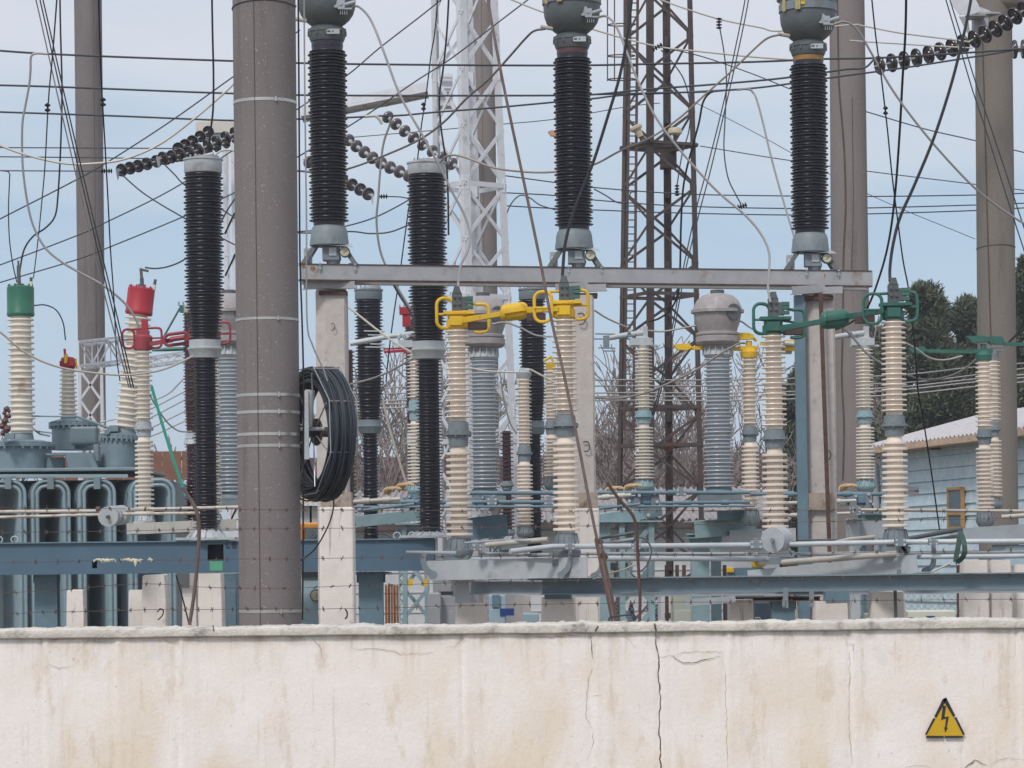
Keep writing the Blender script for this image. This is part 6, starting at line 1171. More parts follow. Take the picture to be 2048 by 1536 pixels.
for a_ in (('broad blue steel column under the deep blue beam at the far left', 69, 114, 1148, 32.3, bluest), ('broad blue steel column right of the left concrete post', 718, 766, 1148, 32.3, bluest), ('light blue lattice stand with yellow tags', 806, 858, 1050, 38.5, ltblue, True),
        ('narrow light blue lattice stand left of the yellow-tagged one', 798, 815, 1060, 39.6, ltblue, True), ('light blue lattice stand under the left pantograph post', 1240, 1310, 1045, 38.6, ltblue, True), ('light blue column left of the left pantograph lattice stand', 1198, 1222, 1045, 38.4, ltblue),
        ('pale blue box column under the dome-headed transformer', 1384, 1420, 1070, 38.7, ltblue), ('pale blue column right below the dome-headed transformer', 1424, 1444, 1070, 39.2, ltblue), ('small blue lattice stand between the streaked and double footings', 1712, 1736, 1060, 38.6, ltblue, True),
        ('blue column behind the tyres under the green switch', 1546, 1590, 1200, 29, bluest), ('pale blue post column left of the streaked footing', 1600, 1626, 1110, 33, ltblue), ('blue column pair left of the right yellow-switch footing', 980, 1004, 1060, 39.8, ltblue, True),
        ('pale steel column right of the right tall post, under the switch drive', 1702, 1722, 1040, 38.2, lflange), ('light blue stand beneath the drives right of the right tall post', 1725, 1772, 1030, 38.9, ltblue, True)): icol(*a_)
for px, lb in ((821, 'left yellow tag on the light blue lattice stand'), (851, 'right yellow tag on the light blue lattice stand')):
    g = MB(); g.box(P(px, 1165, 38.2), (9*S(38), .02, 15*S(38))); tag(g.build('tag', mat('tag_yellow' if px == 821 else 'tag_yellow_b', (232, 186, 20), .5)), lb, 'tag', 'yellow tags')
def cabinet(label, l, r, yt, D, m_, dep=.5, parts=(), grp='equipment cabinets'):
    a, b = P(l, 1230, D), P(r, 1230, D); z = P(l, yt, D).z; w_ = b.x-a.x; t = thing('cabinet', label, 'cabinet', (a.x+w_/2, D+dep/2, 0), grp); g = MB(); g.box((a.x+w_/2, D+dep/2, z/2+.1), (w_, dep, z-.2)); g.build('housing', m_, t, smooth=False, bevel=.012)
    g = MB(); g.box((a.x+w_*.5, D-.008, z*.5+.1), (w_*.88, .012, z*.78)); dr = g.build('door', m_, t, smooth=False, bevel=.004)
    g = MB(); g.box((a.x+w_*.86, D-.025, z*.6), (.018, .03, .1)); g.build('handle', darkgrey, dr, smooth=False)
    for nm, x0, y0, x1, y1, mm in parts: g = MB(); p, q = P(x0, y0, D-.02), P(x1, y1, D-.02); g.box((p+q)/2, (q.x-p.x, .02, p.z-q.z)); g.build(nm, mm, t, smooth=False)
    return t
cabl = mat('cabinet_blue', (158, 182, 194), .5, var=.05, bump=.05); cabg = mat('cabinet_grey', (156, 158, 164), .5, var=.05, bump=.05); cabw = mat('cabinet_cream', (196, 200, 186), .5, var=.05, bump=.05); bluesign = mat('sign_blue', (34, 60, 132), .5, var=.05)
t = cabinet('light blue cabinet with a round pressure gauge right of the thick pole', 602, 642, 1150, 33, cabl, parts=(('vent', 603, 1144, 637, 1155, darkm),))
g = MB(); c = P(632, 1191, 32.9); g.cyl(c+Vector((0, .08, 0)), c, 12.5*S(33), n=28); ga = g.build('gauge', darkgrey, t); g = MB(); g.cyl(c, c-Vector((0, .006, 0)), 10*S(33), n=28); g.build('dial', glassm, ga); g = MB(); g.bar(c-Vector((.0, .009, .03)), c+Vector((.015, -.009, .03)), .004, .004); g.build('needle', darkm, ga, smooth=False)
cabinet('light blue tall cabinet behind the left edge of the thick pole', 446, 474, 1146, 33.5, bluest)
cabinet('grey cabinet right of the yellow-tagged stand', 856, 882, 1186, 36, cabg); cabinet('wide grey cabinet with a hooded vent behind the left yellow-switch footing', 880, 912, 1195, 36.2, cabg, parts=(('vent', 878, 1183, 906, 1190, darkm),))
cabinet('low light blue cabinet between two white footings', 1046, 1078, 1227, 30, cabl); cabinet('grey-blue cabinet with a window strip behind the yellow switch base', 978, 1012, 1190, 35, cabl, parts=(('blue_plate', 1000, 1217, 1028, 1231, bluesign), ('window', 984, 1190, 1000, 1214, bluest)))
cabinet('greenish cream cabinet right of the tyres under the long I-beam', 1346, 1384, 1190, 33, cabw); cabinet('white control cabinet left of the greenish one', 1120, 1156, 1150, 36, cabg)
cabinet('long cream low cabinet with blue labels at the right', 1816, 1912, 1222, 31, cabw, parts=(('blue_label', 1853, 1232, 1870, 1238, bluesign), ('blue_label', 1817, 1235, 1830, 1239, bluesign)))
cabinet('long cream low cabinet under the first, left of the double footing', 1738, 1760, 1228, 31, cabw)
cabinet('dark navy cabinet at the right edge of the long I-beam', 1500, 1544, 1202, 34, mat('cabinet_navy', (58, 72, 88), .4, var=.1))
cabinet('grey equipment box behind the two rear lattice stands', 880, 905, 1140, 40, cabg)
t = thing('wooden_palings', 'upright orange-brown wooden palings behind the lattice stand', 'planks', P(784, 1245, 36)); g = MB(); wm = mat('palings', (146, 98, 62), .8, var=.35, scale=5, dirt=(84, 52, 36), damt=.6, dscale=6, streak=True, bump=.4)
for i in range(5): a = P(773+i*5.6, 1250, 36+.03*(i % 2)); g.box((a.x, a.y, P(0, 1174, 36).z/2), (4.6*S(36), .025, P(780, 1173+random.uniform(-3, 3), 36).z))
g.build('boards', wm, t, smooth=False)
for px, lb, D in ((1355, 'pair of rusty uprights right of the left pantograph stand', 36), (1450, 'rusty upright left of the white footing by the tyres', 33), (1918, 'rusty uprights right of the long cream cabinet', 30), (1334, 'single rusty upright behind the tyres', 33)):
    g = MB(); 
    for dx in ((0, 14) if px in (1355, 1918) else (0,)): x = P(px+dx, 1230, D).x; g.box((x, D, P(px, 1130, D).z/2), (7*S(D), .06, P(px, 1130, D).z))
    tag(g.build('rusty_upright', rust, smooth=False), lb, 'upright', 'rusty uprights low behind the wall')
# tyres / drums
tyrem = mat('tyre', (40, 44, 56), .8, var=.2)
for px, py, r_, lb in ():
    D = 33; s = S(D); t = thing('tyre', lb, 'tyre', P(px, py+r_, D), 'dark tyres behind the wall'); c = P(px, py, D); g = MB(); M = Matrix.Rotation(R(78), 3, 'X') @ Matrix.Identity(3)
    g.lathe([(r_*.55*s, -.09), (r_*.85*s, -.11), (r_*s, -.08), (r_*1.02*s, 0), (r_*s, .08), (r_*.85*s, .11), (r_*.55*s, .09), (r_*.5*s, 0)], c, 36, M); g.build('tread', tyrem, t)
    g = MB(); g.cyl(c-Vector((0, .03, 0)), c+Vector((0, .03, 0)), r_*.52*s, n=24); g.build('rim', bluest, t)
# orange excavator cab glimpsed between thick pole and left post
t = thing('excavator', 'orange digger cab glimpsed between the thick pole and the left post', 'excavator', P(620, 1250, 48)); om = mat('digger_orange', (208, 134, 36), .45, var=.1); D = 48; s = S(D)
g = MB(); g.box(P(616, 1066, D), (60*s, 1.2, 40*s)); g.box(P(622, 1160, D+.2), (80*s, 1.6, 130*s)); g.build('body', om, t, smooth=False, bevel=.03)
g = MB(); g.box(P(624, 1068, D-.62), (26*s, .03, 26*s)); g.build('window', mat('cab_glass', (96, 104, 108), .15, var=.2), t, smooth=False)
g = MB(); g.tube([P(628, 1062, D-.7), P(622, 1074, D-.7), P(626, 1084, D-.7)], 1.6*s, 6); g.box(P(606, 1068, D-.64), (2.5*s, .03, 34*s)); g.build('pillar', darkgrey, t, smooth=False)
t = thing('machine', 'bright yellow machine parts peeping out under the green switch base', 'machine', P(1500, 1250, 34)); ym = mat('machine_yellow', (226, 184, 22), .4, var=.08); D = 34; s = S(D)
g = MB(); g.box(P(1458, 1140, D), (16*s, .3, 10*s)); g.build('lamp_housing', ym, t, smooth=False, bevel=.01); g = MB(); g.box(P(1520, 1115, D), (26*s, .3, 16*s)); g.prism([P(1508, 1122, D), P(1536, 1122, D), P(1534, 1130, D), P(1516, 1138, D), P(1508, 1134, D)], (0, .4, 0)); g.build('panel', ym, t, smooth=False, bevel=.01)
g = MB(); g.box(P(1490, 1190, D+.2), (70*s, .5, 110*s)); g.build('chassis', bluest, t, smooth=False)

# ================= buildings in the background
siding = mat('siding_blue', (188, 210, 222), .45, var=.14, dirt=(222, 230, 234), damt=.6, dscale=1.6, bump=.15)
roofm = mat('roof_sheet', (184, 182, 186), .5, var=.1, dirt=(150, 146, 146), damt=.5, bump=.1); wood = mat('fascia_wood', (178, 158, 140), .8, var=.2, dirt=(116, 92, 78), damt=.5, dscale=4, bump=.3)
def corr(g, a, b, up, amp, n, th=.02):
    a, b, up = Vector(a), Vector(b), Vector(up); nr = (b-a).cross(up).normalized(); k = n*6
    for i in range(k+1):
        p = a.lerp(b, i/k)+nr*(amp*math.sin(i*math.pi/3)); g.v += [p, p+up, p+up-Vector((0, 0, th)), p-Vector((0, 0, th))]
    for i in range(k):
        for j in range(4): q_ = 4*i; g.f.append((len(g.v)-4*(k+1)+q_+j, len(g.v)-4*(k+1)+q_+(j+1) % 4, len(g.v)-4*(k+1)+q_+4+(j+1) % 4, len(g.v)-4*(k+1)+q_+4+j))
    return g
D = 52; t = thing('house', 'light blue board-clad house with a corrugated roof at the right', 'house', P(1900, 1300, D+2))
A = P(1762, 890, 56.0); B = P(2130, 850, 48); zA = P(1762, 897, 56).z; zB = P(2130, 852, 48).z; ax_, bx_ = Vector((A.x, 56.0, 0)), Vector((B.x, 48, 0)); dirw = (bx_-ax_); dep_ = Vector((4.5, 7, 0))
g = MB(); nb = 22
for i in range(nb):
    z0 = (zA-.05)*i/nb; z1 = (zA-.05)*(i+1)/nb; nrm = Vector((dirw.y, -dirw.x, 0)).normalized()
    zf = lambda z, k: z*(1+(zB/zA-1)*k)
    g.add([ax_+Vector((0, 0, z0))+nrm*.035, bx_+Vector((0, 0, zf(z0, 1)))+nrm*.035, bx_+Vector((0, 0, zf(z1, 1)-.004))+nrm*.0, ax_+Vector((0, 0, z1-.004)), ax_+Vector((0, 0, z0))-nrm*.05, bx_+Vector((0, 0, zf(z0, 1)))-nrm*.05], [(0, 1, 2, 3), (4, 5, 1, 0), (3, 2, 5, 4)])
g.prism([ax_-nrm*.06, bx_-nrm*.06, bx_-nrm*.06+Vector((0, 0, zB)), ax_-nrm*.06+Vector((0, 0, zA))], dep_*.9); g.build('wall', siding, t, smooth=False)
g = MB(); o_ = nrm*.35+Vector((0, 0, .02)); r0 = ax_+Vector((0, 0, zA))+o_-dirw*.03; r1 = bx_+Vector((0, 0, zB))+o_; corr(g, r0, r1, dep_*.75+Vector((0, 0, .9)), .03, 46); g.build('roof', roofm, t)
g = MB(); f0 = r0-Vector((0, 0, .09)); f1 = r1-Vector((0, 0, .09)); g.bar(f0, f1, .04, .15); g.bar(f0-Vector((0, -.3, .05)), f1-Vector((0, -.3, .05)), .5, .03); g.build('fascia', wood, t, smooth=False)
def onwall(px): # point of the wall line seen at that pixel column
    k0, k1 = 0, 1
    for _ in range(40):
        k = (k0+k1)/2; p = ax_+dirw*k; x_ = 1024+p.x*F/p.y
        if x_ < px: k0 = k
        else: k1 = k
    return ax_+dirw*k
p0, p1 = onwall(1905), onwall(1932); za, zb_ = P(1918, 1056, p0.y).z, P(1918, 978, p0.y).z; g = MB()
for a_, b_ in ((p0, za), (p1, za)): g.box(Vector((a_.x, a_.y, (za+zb_)/2))+nrm*.06, (.07, .1, zb_-za))
for z in (za, (za+zb_)/2-.1, zb_): g.bar(Vector((p0.x, p0.y, z))+nrm*.06, Vector((p1.x, p1.y, z))+nrm*.06, .1, .05)
wf = g.build('window', mat('window_ochre', (168, 132, 80), .7, var=.2, bump=.2), t, smooth=False); g = MB(); g.prism([Vector((p0.x, p0.y, za))+nrm*.075, Vector((p1.x, p1.y, za))+nrm*.075, Vector((p1.x, p1.y, zb_))+nrm*.075, Vector((p0.x, p0.y, zb_))+nrm*.075], nrm*.01); g.build('pane', mat('glass_dark', (84, 104, 116), .4, var=.15, bump=0), wf, smooth=False)
g = MB(); p = onwall(1768); g.cyl(p+nrm*.15, p+nrm*.15+Vector((0, 0, zA-.3)), .06, n=12); g.build('downpipe', alum, t)
g = MB(); p = onwall(1892)+nrm*.2; p.z = P(1892, 893, p.y).z; g.box(p, (.2, .25, .12)); g.build('eave_lamp', darkgrey, t, smooth=False)
t = thing('floodlight', 'grey double floodlight in front of the house wall, beside the right green insulator', 'lamp', P(1825, 990, 45)); s = S(45)
g = MB(); g.box(P(1822, 978, 45), (28*s, .2, 9*s), Matrix.Rotation(R(6), 3, 'Y')); g.box(P(1822, 987, 45), (28*s, .2, 9*s), Matrix.Rotation(R(-8), 3, 'Y')); g.build('housing', cabg, t, smooth=False); g = MB(); g.bar(P(1812, 984, 45.2), P(1775, 986, 46), .05, .05); g.build('arm', flange, t, smooth=False)
# low white shed in the middle and the dark red wagons/fence beyond
t = thing('shed', 'long low white shed with a grey ribbed roof behind the middle of the yard', 'shed', P(1100, 1300, 58)); D = 58; s = S(D)
whitew = mat('shed_white', (196, 198, 204), .8, var=.06, bump=.1)
a = P(640, 1046, D); b = P(1560, 1034, D); zt = a.z
g = MB(); g.box(((a.x+b.x)/2, D+4, zt/2), (b.x-a.x, 7.6, zt))
for i in range(9): z = zt*(i+.5)/9; g.box(((a.x+b.x)/2, D+.19, z), (b.x-a.x, .03, .02))
g.build('wall', whitew, t, smooth=False)
g = MB(); corr(g, Vector((a.x-.2, D-.3, zt)), Vector((b.x+.2, D-.3, zt)), Vector((0, 8.4, .82)), .035, 70); g.build('roof', mat('asbestos_roof', (150, 146, 150), .85, var=.12, dirt=(110, 106, 108), damt=.5, bump=.2), t)
g = MB(); g.box(((a.x+b.x)/2, D-.26, zt-.1), (b.x-a.x+.3, .06, .14)); g.build('fascia', lattice, t, smooth=False)
for l, r, y0, y1, nm in ((1050, 1090, 1120, 1180, 'window'), (1210, 1262, 1120, 1180, 'window'), (900, 940, 1120, 1170, 'window')):
    g = MB(); p, q = P(l, y0, D+.17), P(r, y1, D+.17); g.box((p+q)/2, (q.x-p.x, .1, p.z-q.z)); w1 = g.build('window', flange, t, smooth=False); g = MB(); g.box((p+q)/2-Vector((0, .052, 0)), (q.x-p.x-.12, .01, p.z-q.z-.12)); g.build('pane', darkm, w1, smooth=False)
t = thing('canopy', 'wavy pale roof edge glimpsed between the thick pole and the left post', 'canopy', P(620, 1012, 50)); g = MB(); corr(g, P(588, 1006, 50), P(650, 1005, 50), Vector((0, 2.5, .35)), .03, 6); g.build('roof', mat('canopy_tan', (196, 184, 166), .8, var=.1), t); g = MB()
for x in (596, 628): g.box(Vector((P(x, 1060, 50.3).x, 50.3, P(x, 1010, 50).z/2)), (.5 if x < 600 else .14, .12, P(x, 1012, 50).z)); 
g.build('post', whitew, t, smooth=False)
maroon = mat('maroon_boards', (96, 66, 74), .85, var=.25, scale=3, dirt=(116, 96, 92), damt=.45, dscale=1.5, bump=.2)
def longfence(label, l, r, yt, yb, D, m_, cat='fence', nm='board_fence'):
    a, b = P(l, yt, D), P(r, yt, D); zt, zb_ = a.z, P(l, yb, D).z; t = thing(nm, label, cat, ((a.x+b.x)/2, D, 0)); g = MB(); n = int((b.x-a.x)/.5)
    for i in range(n): x = a.x+(b.x-a.x)*(i+.5)/n; g.box((x, D+.02*(i % 2), (zt+zb_)/2+.03*noise.noise(Vector((x, 0, 0)))), ((b.x-a.x)/n-.012, .03, zt-zb_))
    g.build('boards', m_, t, smooth=False); g = MB()
    for i in range(int((b.x-a.x)/3)+1): g.box((a.x+i*3, D+.12, zt/2), (.12, .12, zt))
    g.box(((a.x+b.x)/2, D+.1, zt-.2), (b.x-a.x, .08, .1)); g.build('posts', lattice, t, smooth=False); return t
longfence('dark maroon plank fence far behind the rusty lattice mast', 600, 1660, 916, 976, 95, maroon)
longfence('brown weathered plank fence far behind the red switch', 90, 480, 905, 962, 80, mat('brown_boards', (122, 86, 70), .9, var=.25, scale=2, dirt=(96, 70, 60), damt=.5, dscale=1, bump=.2))
t = thing('shed', 'pale blue low wall strip behind the bare bushes in the middle distance', 'shed', P(900, 1000, 92)); g = MB(); a, b = P(640, 978, 92), P(1500, 978, 92); g.box(((a.x+b.x)/2, 93, a.z/2), (b.x-a.x, 1.5, a.z)); g.build('wall', siding, t, smooth=False)

# ================= trees
def cypress(label, px, ytop, D, wpx, seed, n=11000, ybase=1300, leafk=1.):
    rnd = random.Random(seed); s = S(D); top = P(px, ytop, D); H = top.z; Wd = wpx*s; t = thing('conifer', label, 'tree', (top.x, D, 0), 'dark evergreens beyond the yard')
    g = MB(); g.tube([Vector((top.x+.1*noise.noise(Vector((0, seed, z))), D, z)) for z in [0, H*.3, H*.6, H*.9]], [.16, .12, .08, .02], 7)
    blobs = []
    for i in range(60):
        z = H*(.2+.77*(i/59)**.9); rad = Wd*.5*(1.15-.75*(z/H)**2.6)*rnd.uniform(.75, 1.15); an = rnd.uniform(0, 6.28); d = rad*rnd.uniform(.25, .8)
        blobs.append((Vector((top.x+d*math.cos(an), D+d*math.sin(an), z)), rad*rnd.uniform(.34, .6), rnd.uniform(.8, 1.6)))
        g.tube([Vector((top.x, D, z-.3)), blobs[-1][0]], [.05, .015], 4)
    g.build('trunk', bark, t)
    for mname, frac in (('foliage_dark', .6), ('foliage_olive', .4)):
        g = MB()
        for _ in range(int(n*frac*1.55)):
            c, r_, e_ = rnd.choice(blobs); u = Vector((rnd.gauss(0, 1), rnd.gauss(0, 1), rnd.gauss(0, 1))).normalized()*(r_*rnd.uniform(.45, 1.08)); p = c+Vector((u.x, u.y, u.z*e_))
            if p.z > H+.1: continue
            l_ = rnd.uniform(.05, .13)*leafk; a_ = (u.normalized()*.6+Vector((rnd.uniform(-1, 1), rnd.uniform(-1, 1), rnd.uniform(-.2, 1.3)))).normalized(); b_ = a_.cross(Vector((rnd.uniform(-1, 1), rnd.uniform(-1, 1), rnd.uniform(-1, 1)))).normalized()
            k = len(g.v); g.v += [p-b_*l_*.28, p+b_*l_*.28, p+a_*l_*1.5]; g.f.append((k, k+1, k+2))
        me = bpy.data.meshes.new('crown'); me.from_pydata([tuple(v-WL[t.name]) for v in g.v], [], g.f); me.materials.append(MATS[mname]); o = bpy.data.objects.new('crown', me); scn.collection.objects.link(o); o.parent = t
bark = mat('bark', (92, 80, 76), .9, var=.2, bump=.4); mat('foliage_dark', (66, 78, 64), .7, var=.4, scale=1.2, bump=0); mat('foliage_olive', (94, 98, 72), .7, var=.4, scale=1.0, dirt=(104, 84, 66), damt=.5, dscale=.8, bump=0)
for a_ in (('dark evergreen just right of the right green insulator with the highest crown', 1846, 572, 74, 215, 1, 46000), ('dark evergreen left of the right pole, slightly shorter and browner', 1932, 592, 77, 170, 2, 34000), ('evergreen cut by the right edge, reaching highest of all', 2062, 500, 72, 150, 3, 26000),
           ('low dark evergreen behind the blue angle iron', 1600, 720, 84, 150, 4, 26000), ('evergreen hidden between the cracked pole and the right green insulator', 1745, 650, 82, 190, 5, 30000), ('low evergreen behind the house roof', 1895, 700, 86, 200, 6, 26000), ('low evergreen behind the flat green switch', 2000, 640, 88, 180, 7, 20000)): cypress(*a_)
twigm = mat('twig_grey', (134, 124, 122), .9, var=.2, bump=0); twigb = mat('twig_brown', (98, 80, 80), .9, var=.2, bump=0)
def bare(label, px, ytop, ybase, D, seed, wpx=60, m_=None, depth=6, stems=3, r0=.05, grp='bare winter trees'):
    rnd = random.Random(seed); s = S(D); H = P(px, ytop, D).z; base = Vector((P(px, ybase, D).x, D, 0)); t = thing('bare_tree', label, 'tree', base, grp); tk = MB(); tw = MB(); cnt = [0]
    def grow(p, d, l, r, lev):
        if lev == 0 or cnt[0] > 1700: return
        cnt[0] += 1; pts = [p]; q = p
        for i in range(4): d = (d+Vector((rnd.uniform(-.22, .22), rnd.uniform(-.22, .22), rnd.uniform(-.05, .18)))).normalized(); q = q+d*(l/4); pts.append(q)
        (tk if lev >= depth-1 else tw).tube(pts, [max(.00019*D, r*(1-.1*i)) for i in range(5)], 5 if lev > 3 else 3)
        for _ in range(rnd.choice((2, 3, 3)) if lev > 1 else 2):
            pp = pts[rnd.choice((2, 3, 4, 4))]; nd = (d+Vector((rnd.uniform(-.9, .9), rnd.uniform(-.9, .9), rnd.uniform(-.35, .7)))).normalized(); grow(pp, nd, l*rnd.uniform(.6, .82), r*.6, lev-1)
    for i in range(stems): grow(base+Vector((rnd.uniform(-.5, .5)*wpx*s, rnd.uniform(-.5, .5), 0)), Vector((rnd.uniform(-.35, .35), rnd.uniform(-.2, .2), 1)).normalized(), H*rnd.uniform(.28, .4), r0, depth)
    tk.build('trunk', m_ or bark, t); tw.build('branches', m_ or twigm, t)
for i, a_ in enumerate((('bare bush right of the small rear breaker, behind the coil', 770, 655, 1100, 70, 11, 70), ('bare tree between the left post and the second breaker', 720, 670, 1100, 74, 12, 40), ('dense bare bush left of the left pantograph post', 1225, 725, 1100, 66, 13, 60), ('dense bare bush behind the left pantograph post', 1290, 780, 1100, 68, 14, 60), ('bare tree leaning between the rusty mast and the dome transformer', 1365, 745, 1100, 70, 15, 60),
        ('bare bush right of the dome transformer', 1475, 770, 1100, 72, 16, 50), ('bare tree reaching above the cypresses right of the right green head', 1815, 545, 1100, 80, 17, 60), ('bare tree top between the two evergreens', 1885, 600, 1100, 82, 18, 40), ('bare bush behind the leftmost switch row', 330, 820, 1100, 85, 19, 60), ('low bare bush behind the small red bushing', 85, 825, 1100, 85, 20, 50), ('thin bare tree behind the right tall post', 1578, 700, 1100, 78, 21, 40), ('bare bush in front of the maroon fence below the rusty mast', 1330, 860, 1100, 64, 22, 80), ('bare bush low behind the left pantograph drive', 1240, 880, 1100, 62, 23, 70))):
    a_ = a_[:4]+(a_[4]+(9 if a_[4] < 73 else 0),)+a_[5:]; bare(*a_, depth=7 if i in (2, 3, 4, 11, 12, 0) else 6, stems=5 if i in (0, 2, 3, 4, 11, 12) else 3, r0=.06)
W('tan rod leaning behind the small rear black breaker', [(766, 800), (780, 860), (798, 920), (815, 975)], 5, 39, m_=wirec, nm='rod', cat='rod')
W('cream lead curving down inside the white mast', [(1000, 745), (1008, 800), (1020, 845), (1034, 868)], 3.4, 40, m_=wirec, grp=G3)
# ================= small fittings that crowd the middle of the yard
for lb, pts, w_, D, mm in (('dark slanting brace bar left of the bent rusty wall post', [(1166, 1083), (1268, 1065)], 6, 30, darkgrey), ('second dark brace bar just under the slanting one', [(1180, 1092), (1268, 1078)], 7, 30.2, steel),
        ('thin white handle bar bending by the guy rod foot', [(1186, 1154), (1246, 1140), (1272, 1128)], 3.5, 27, wirec), ('lilac-grey pipe between the two linkage pipes with barbed wire before it', [(1150, 1107), (1500, 1108)], 7, 28, steel),
        ('lilac-grey pipe running on behind the counterweight', [(1500, 1109), (1850, 1106), (2110, 1103)], 8, 28.2, steel), ('short dark rod crossing above the green switch base', [(1595, 1080), (1700, 1079)], 4, 27.5, darkgrey),
        ('dark folded rail rising left of the green strap', [(1800, 1080), (1925, 1058)], 9, 28, darkgrey), ('second dark rail under the folded one', [(1810, 1088), (1915, 1072)], 7, 28, darkgrey),
        ('white stay bar slanting up behind the long I-beam at the right', [(1850, 1150), (1900, 1127)], 4, 29, wirec), ('cream pipe stub at the right edge above the channel', [(2003, 1034), (2110, 1026)], 9, 30, wirec),
        ('thin pipe right of the double footing, low', [(1700, 1216), (1712, 1160)], 4, 36, steel), ('slanting stay behind the small rear breaker foot', [(765, 1065), (805, 1086)], 4, 37, darkgrey)):
    tag(pipe(MB(), pts, D, w_).build('bar', mm), lb, 'bar', 'loose bars and pipes in the yard')
def clampset(label, px, py, D, k=1.):
    s = S(D)*k; o = P(px, py, D); t = thing('pipe_clamp', label, 'clamp', o, 'bolted pipe clamps'); g = MB(); g.box(o, (20*s, 16*s, 14*s)); g.box(o+Vector((0, 0, 8*s)), (8*s, 12*s, 5*s)); g.build('body', flange, t, smooth=False, bevel=.004)
    g = MB()
    for x in (-7, 7):
        for z in (-4, 4): g.cyl(o+Vector((x*s, -9*s, z*s)), o+Vector((x*s, -6*s, z*s)), 2.4*s, n=8)
    g.build('bolts', lflange, t)
for a_ in (('bolted clamp on the second shaft pipe in front of the grey dome transformer', 984, 1003, 37.2), ('bolted clamp on the upper shaft pipe right of the hinged drive', 1362, 985, 37.4), ('small clamp at the right end of the second shaft pipe', 1098, 1003, 37.1), ('clamp on the grey pipe below the right yellow-headed insulator', 1140, 1093, 25.7, .9),
           ('clamp on the grey pipe by the bent rusty wall post', 1272, 1093, 25.8, .9), ('clamp where the grey pipe meets the counterweight', 1512, 1089, 26.2, 1.2), ('clamp on the counterweight pipe below the right green-headed insulator', 1800, 1085, 25.9, 1.1), ('clamp on the counterweight pipe beside the green strap', 1866, 1084, 25.8, .9),
           ('clamp on the middle rod of the yellow switch base', 955, 1095, 26.3, .9), ('dark clamp in the middle of the yellow switch rods', 1052, 1103, 26.0, .8), ('clamp of the pipe pair left of the pair of counterweights', 1500, 1112, 27.8, 1.0), ('clamp on the thin white pipe at the right', 1712, 1020, 27.8, .9)):
    clampset(*a_)
for lb, px, D, yt, fl, ypb, yb, r_ in (('slender dark brown post behind the grey dome transformer, left of the small ivory post', 1014, 44, 862, (962, 980), 1058, 1072, 14), ('slender dark brown post behind the coil, left of the small rear breaker', 700, 45, 700, (842, 866), 1030, 1050, 12)):
    t = thing('post_insulator', lb, 'insulator post', P(px, yb, D), 'slender brown posts'); post(t, px, D, yt, fl, ypb, yb, r_, r_*.62, brown, flange, p1=8, p2=8)
def kiosk(label, l, r, yt, D, m_):
    a, b = P(l, 1230, D), P(r, 1230, D); z = P(l, yt, D).z; w_ = b.x-a.x; t = thing('kiosk', label, 'kiosk', (a.x+w_/2, D+.5, 0), 'grey kiosks'); g = MB(); g.box((a.x+w_/2, D+.5, z/2), (w_, 1, z)); g.build('housing', m_, t, smooth=False, bevel=.02)
    g = MB(); g.box((a.x+w_/2, D+.5, z+.04), (w_+.12, 1.1, .06)); g.build('roof', flange, t, smooth=False)
    g = MB(); g.box((a.x+w_*.5, D-.01, z*.5), (w_*.8, .02, z*.8)); d_ = g.build('door', m_, t, smooth=False, bevel=.004); g = MB(); g.box((a.x+w_*.5, D-.025, z*.82), (w_*.5, .02, .08)); g.build('vent', darkm, d_, smooth=False)
kiosk('lilac-grey kiosk behind the yellow switch base, left half hidden', 1000, 1046, 1100, 43, cabg)
kiosk('grey kiosk between the yellow-tagged stand and the left yellow switch footing', 866, 912, 1120, 43, cabg)
kiosk('pale kiosk seen between the lattice stand and the pale blue box column', 1322, 1352, 1175, 45, whitew)
kiosk('pale blue kiosk behind the cabinets at the far right', 2010, 2075, 1090, 36, cabl)
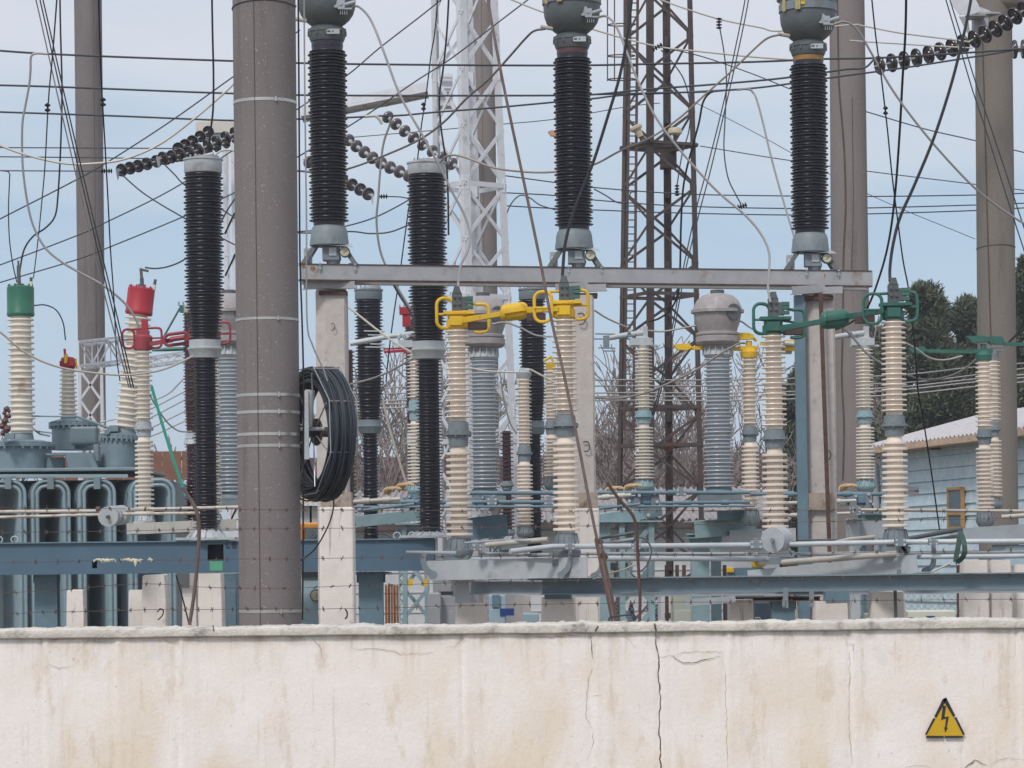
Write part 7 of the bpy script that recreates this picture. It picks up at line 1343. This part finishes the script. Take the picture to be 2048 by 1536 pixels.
# dark rounded load behind the lattice stand
navy = mat('tarp_navy', (38, 46, 68), .8, var=.25, bump=.3)
for px, w_, lb in ((1319, 17, 'dark navy covered load with a rounded top behind the lattice stand'), (1262, 9, 'narrow dark navy covered load left of the bent rusty post')):
    D = 50; s = S(D); o = Vector((P(px, 1230, D).x, D, 0)); h = P(px, 1200, D).z; g = MB(); n = 14
    g.lathe([(w_*s*(1.05-.1*(i/n))*(1 if i/n < .7 else math.sqrt(max(0.002, 1-((i/n-.7)/.3)**2))), h*i/n) for i in range(n+1)], o, 24)
    for v in g.v: v.x += .02*noise.noise(v*4); v.y += .03*noise.noise(v*3)
    tag(g.build('covered_load', navy), lb, 'covered load', 'dark covered loads')
g = MB(); g.box(P(1527, 1225, 33), (36*S(33), .3, 44*S(33))); t_ = thing('crate', 'dark navy box with a pale wire hoop right of the white footing', 'crate', P(1527, 1247, 33)); g.build('panel', MATS['cabinet_navy'], t_, smooth=False, bevel=.02); g = MB(); g.tube([P(1510, 1236, 32.8), P(1519, 1235, 32.8), P(1523, 1244, 32.8)], .007, 6); g.build('hoop', lflange, t_)
# chain link fence behind, seen through the gaps
t = thing('chain_link_fence', 'silver chain-link fence seen through the gaps low at the right', 'fence', P(1700, 1250, 47)); g = MB(); D = 47; x0, x1 = P(1225, 1230, D).x, P(1940, 1230, D).x; zt = P(1500, 1150, D).z; st = .11; n = int((x1-x0)/st)
for i in range(-int(zt/st), n):
    for sg in (1, -1):
        a = x0+i*st; b = a+zt
        xa_, xb_ = max(a, x0), min(b, x1)
        if xb_ <= xa_: continue
        za, zb_ = (xa_-a), (xb_-a)
        if sg < 0: za, zb_ = zt-za, zt-zb_
        g.bar((xa_, D+.005*sg, za), (xb_, D+.005*sg, zb_), .006, .006)
g.build('mesh', galv, t, smooth=False)
for i in range(6):
    g = MB(); x = x0+(x1-x0)*i/5; g.cyl((x, D+.04, 0), (x, D+.04, zt+.1), .03, n=10); g.build('fence_post', galv, t)
# ================= thin winter air
hm = bpy.data.materials.new('haze'); hm.use_nodes = True; hn = hm.node_tree; hn.nodes.clear(); ho = hn.nodes.new('ShaderNodeOutputMaterial'); hv = hn.nodes.new('ShaderNodeVolumePrincipled')
hv.inputs['Color'].default_value = (.86, .91, 1.0, 1); hv.inputs['Density'].default_value = .0008; hv.inputs['Anisotropy'].default_value = .2; hn.links.new(hv.outputs[0], ho.inputs['Volume'])
g = MB(); g.box((0, 700, 8.0), (1900, 1700, 18.8)); o = g.build('haze', hm, smooth=False); o['kind'] = 'stuff'; o['label'] = 'thin pale haze in the air over the yard'; o['category'] = 'haze'
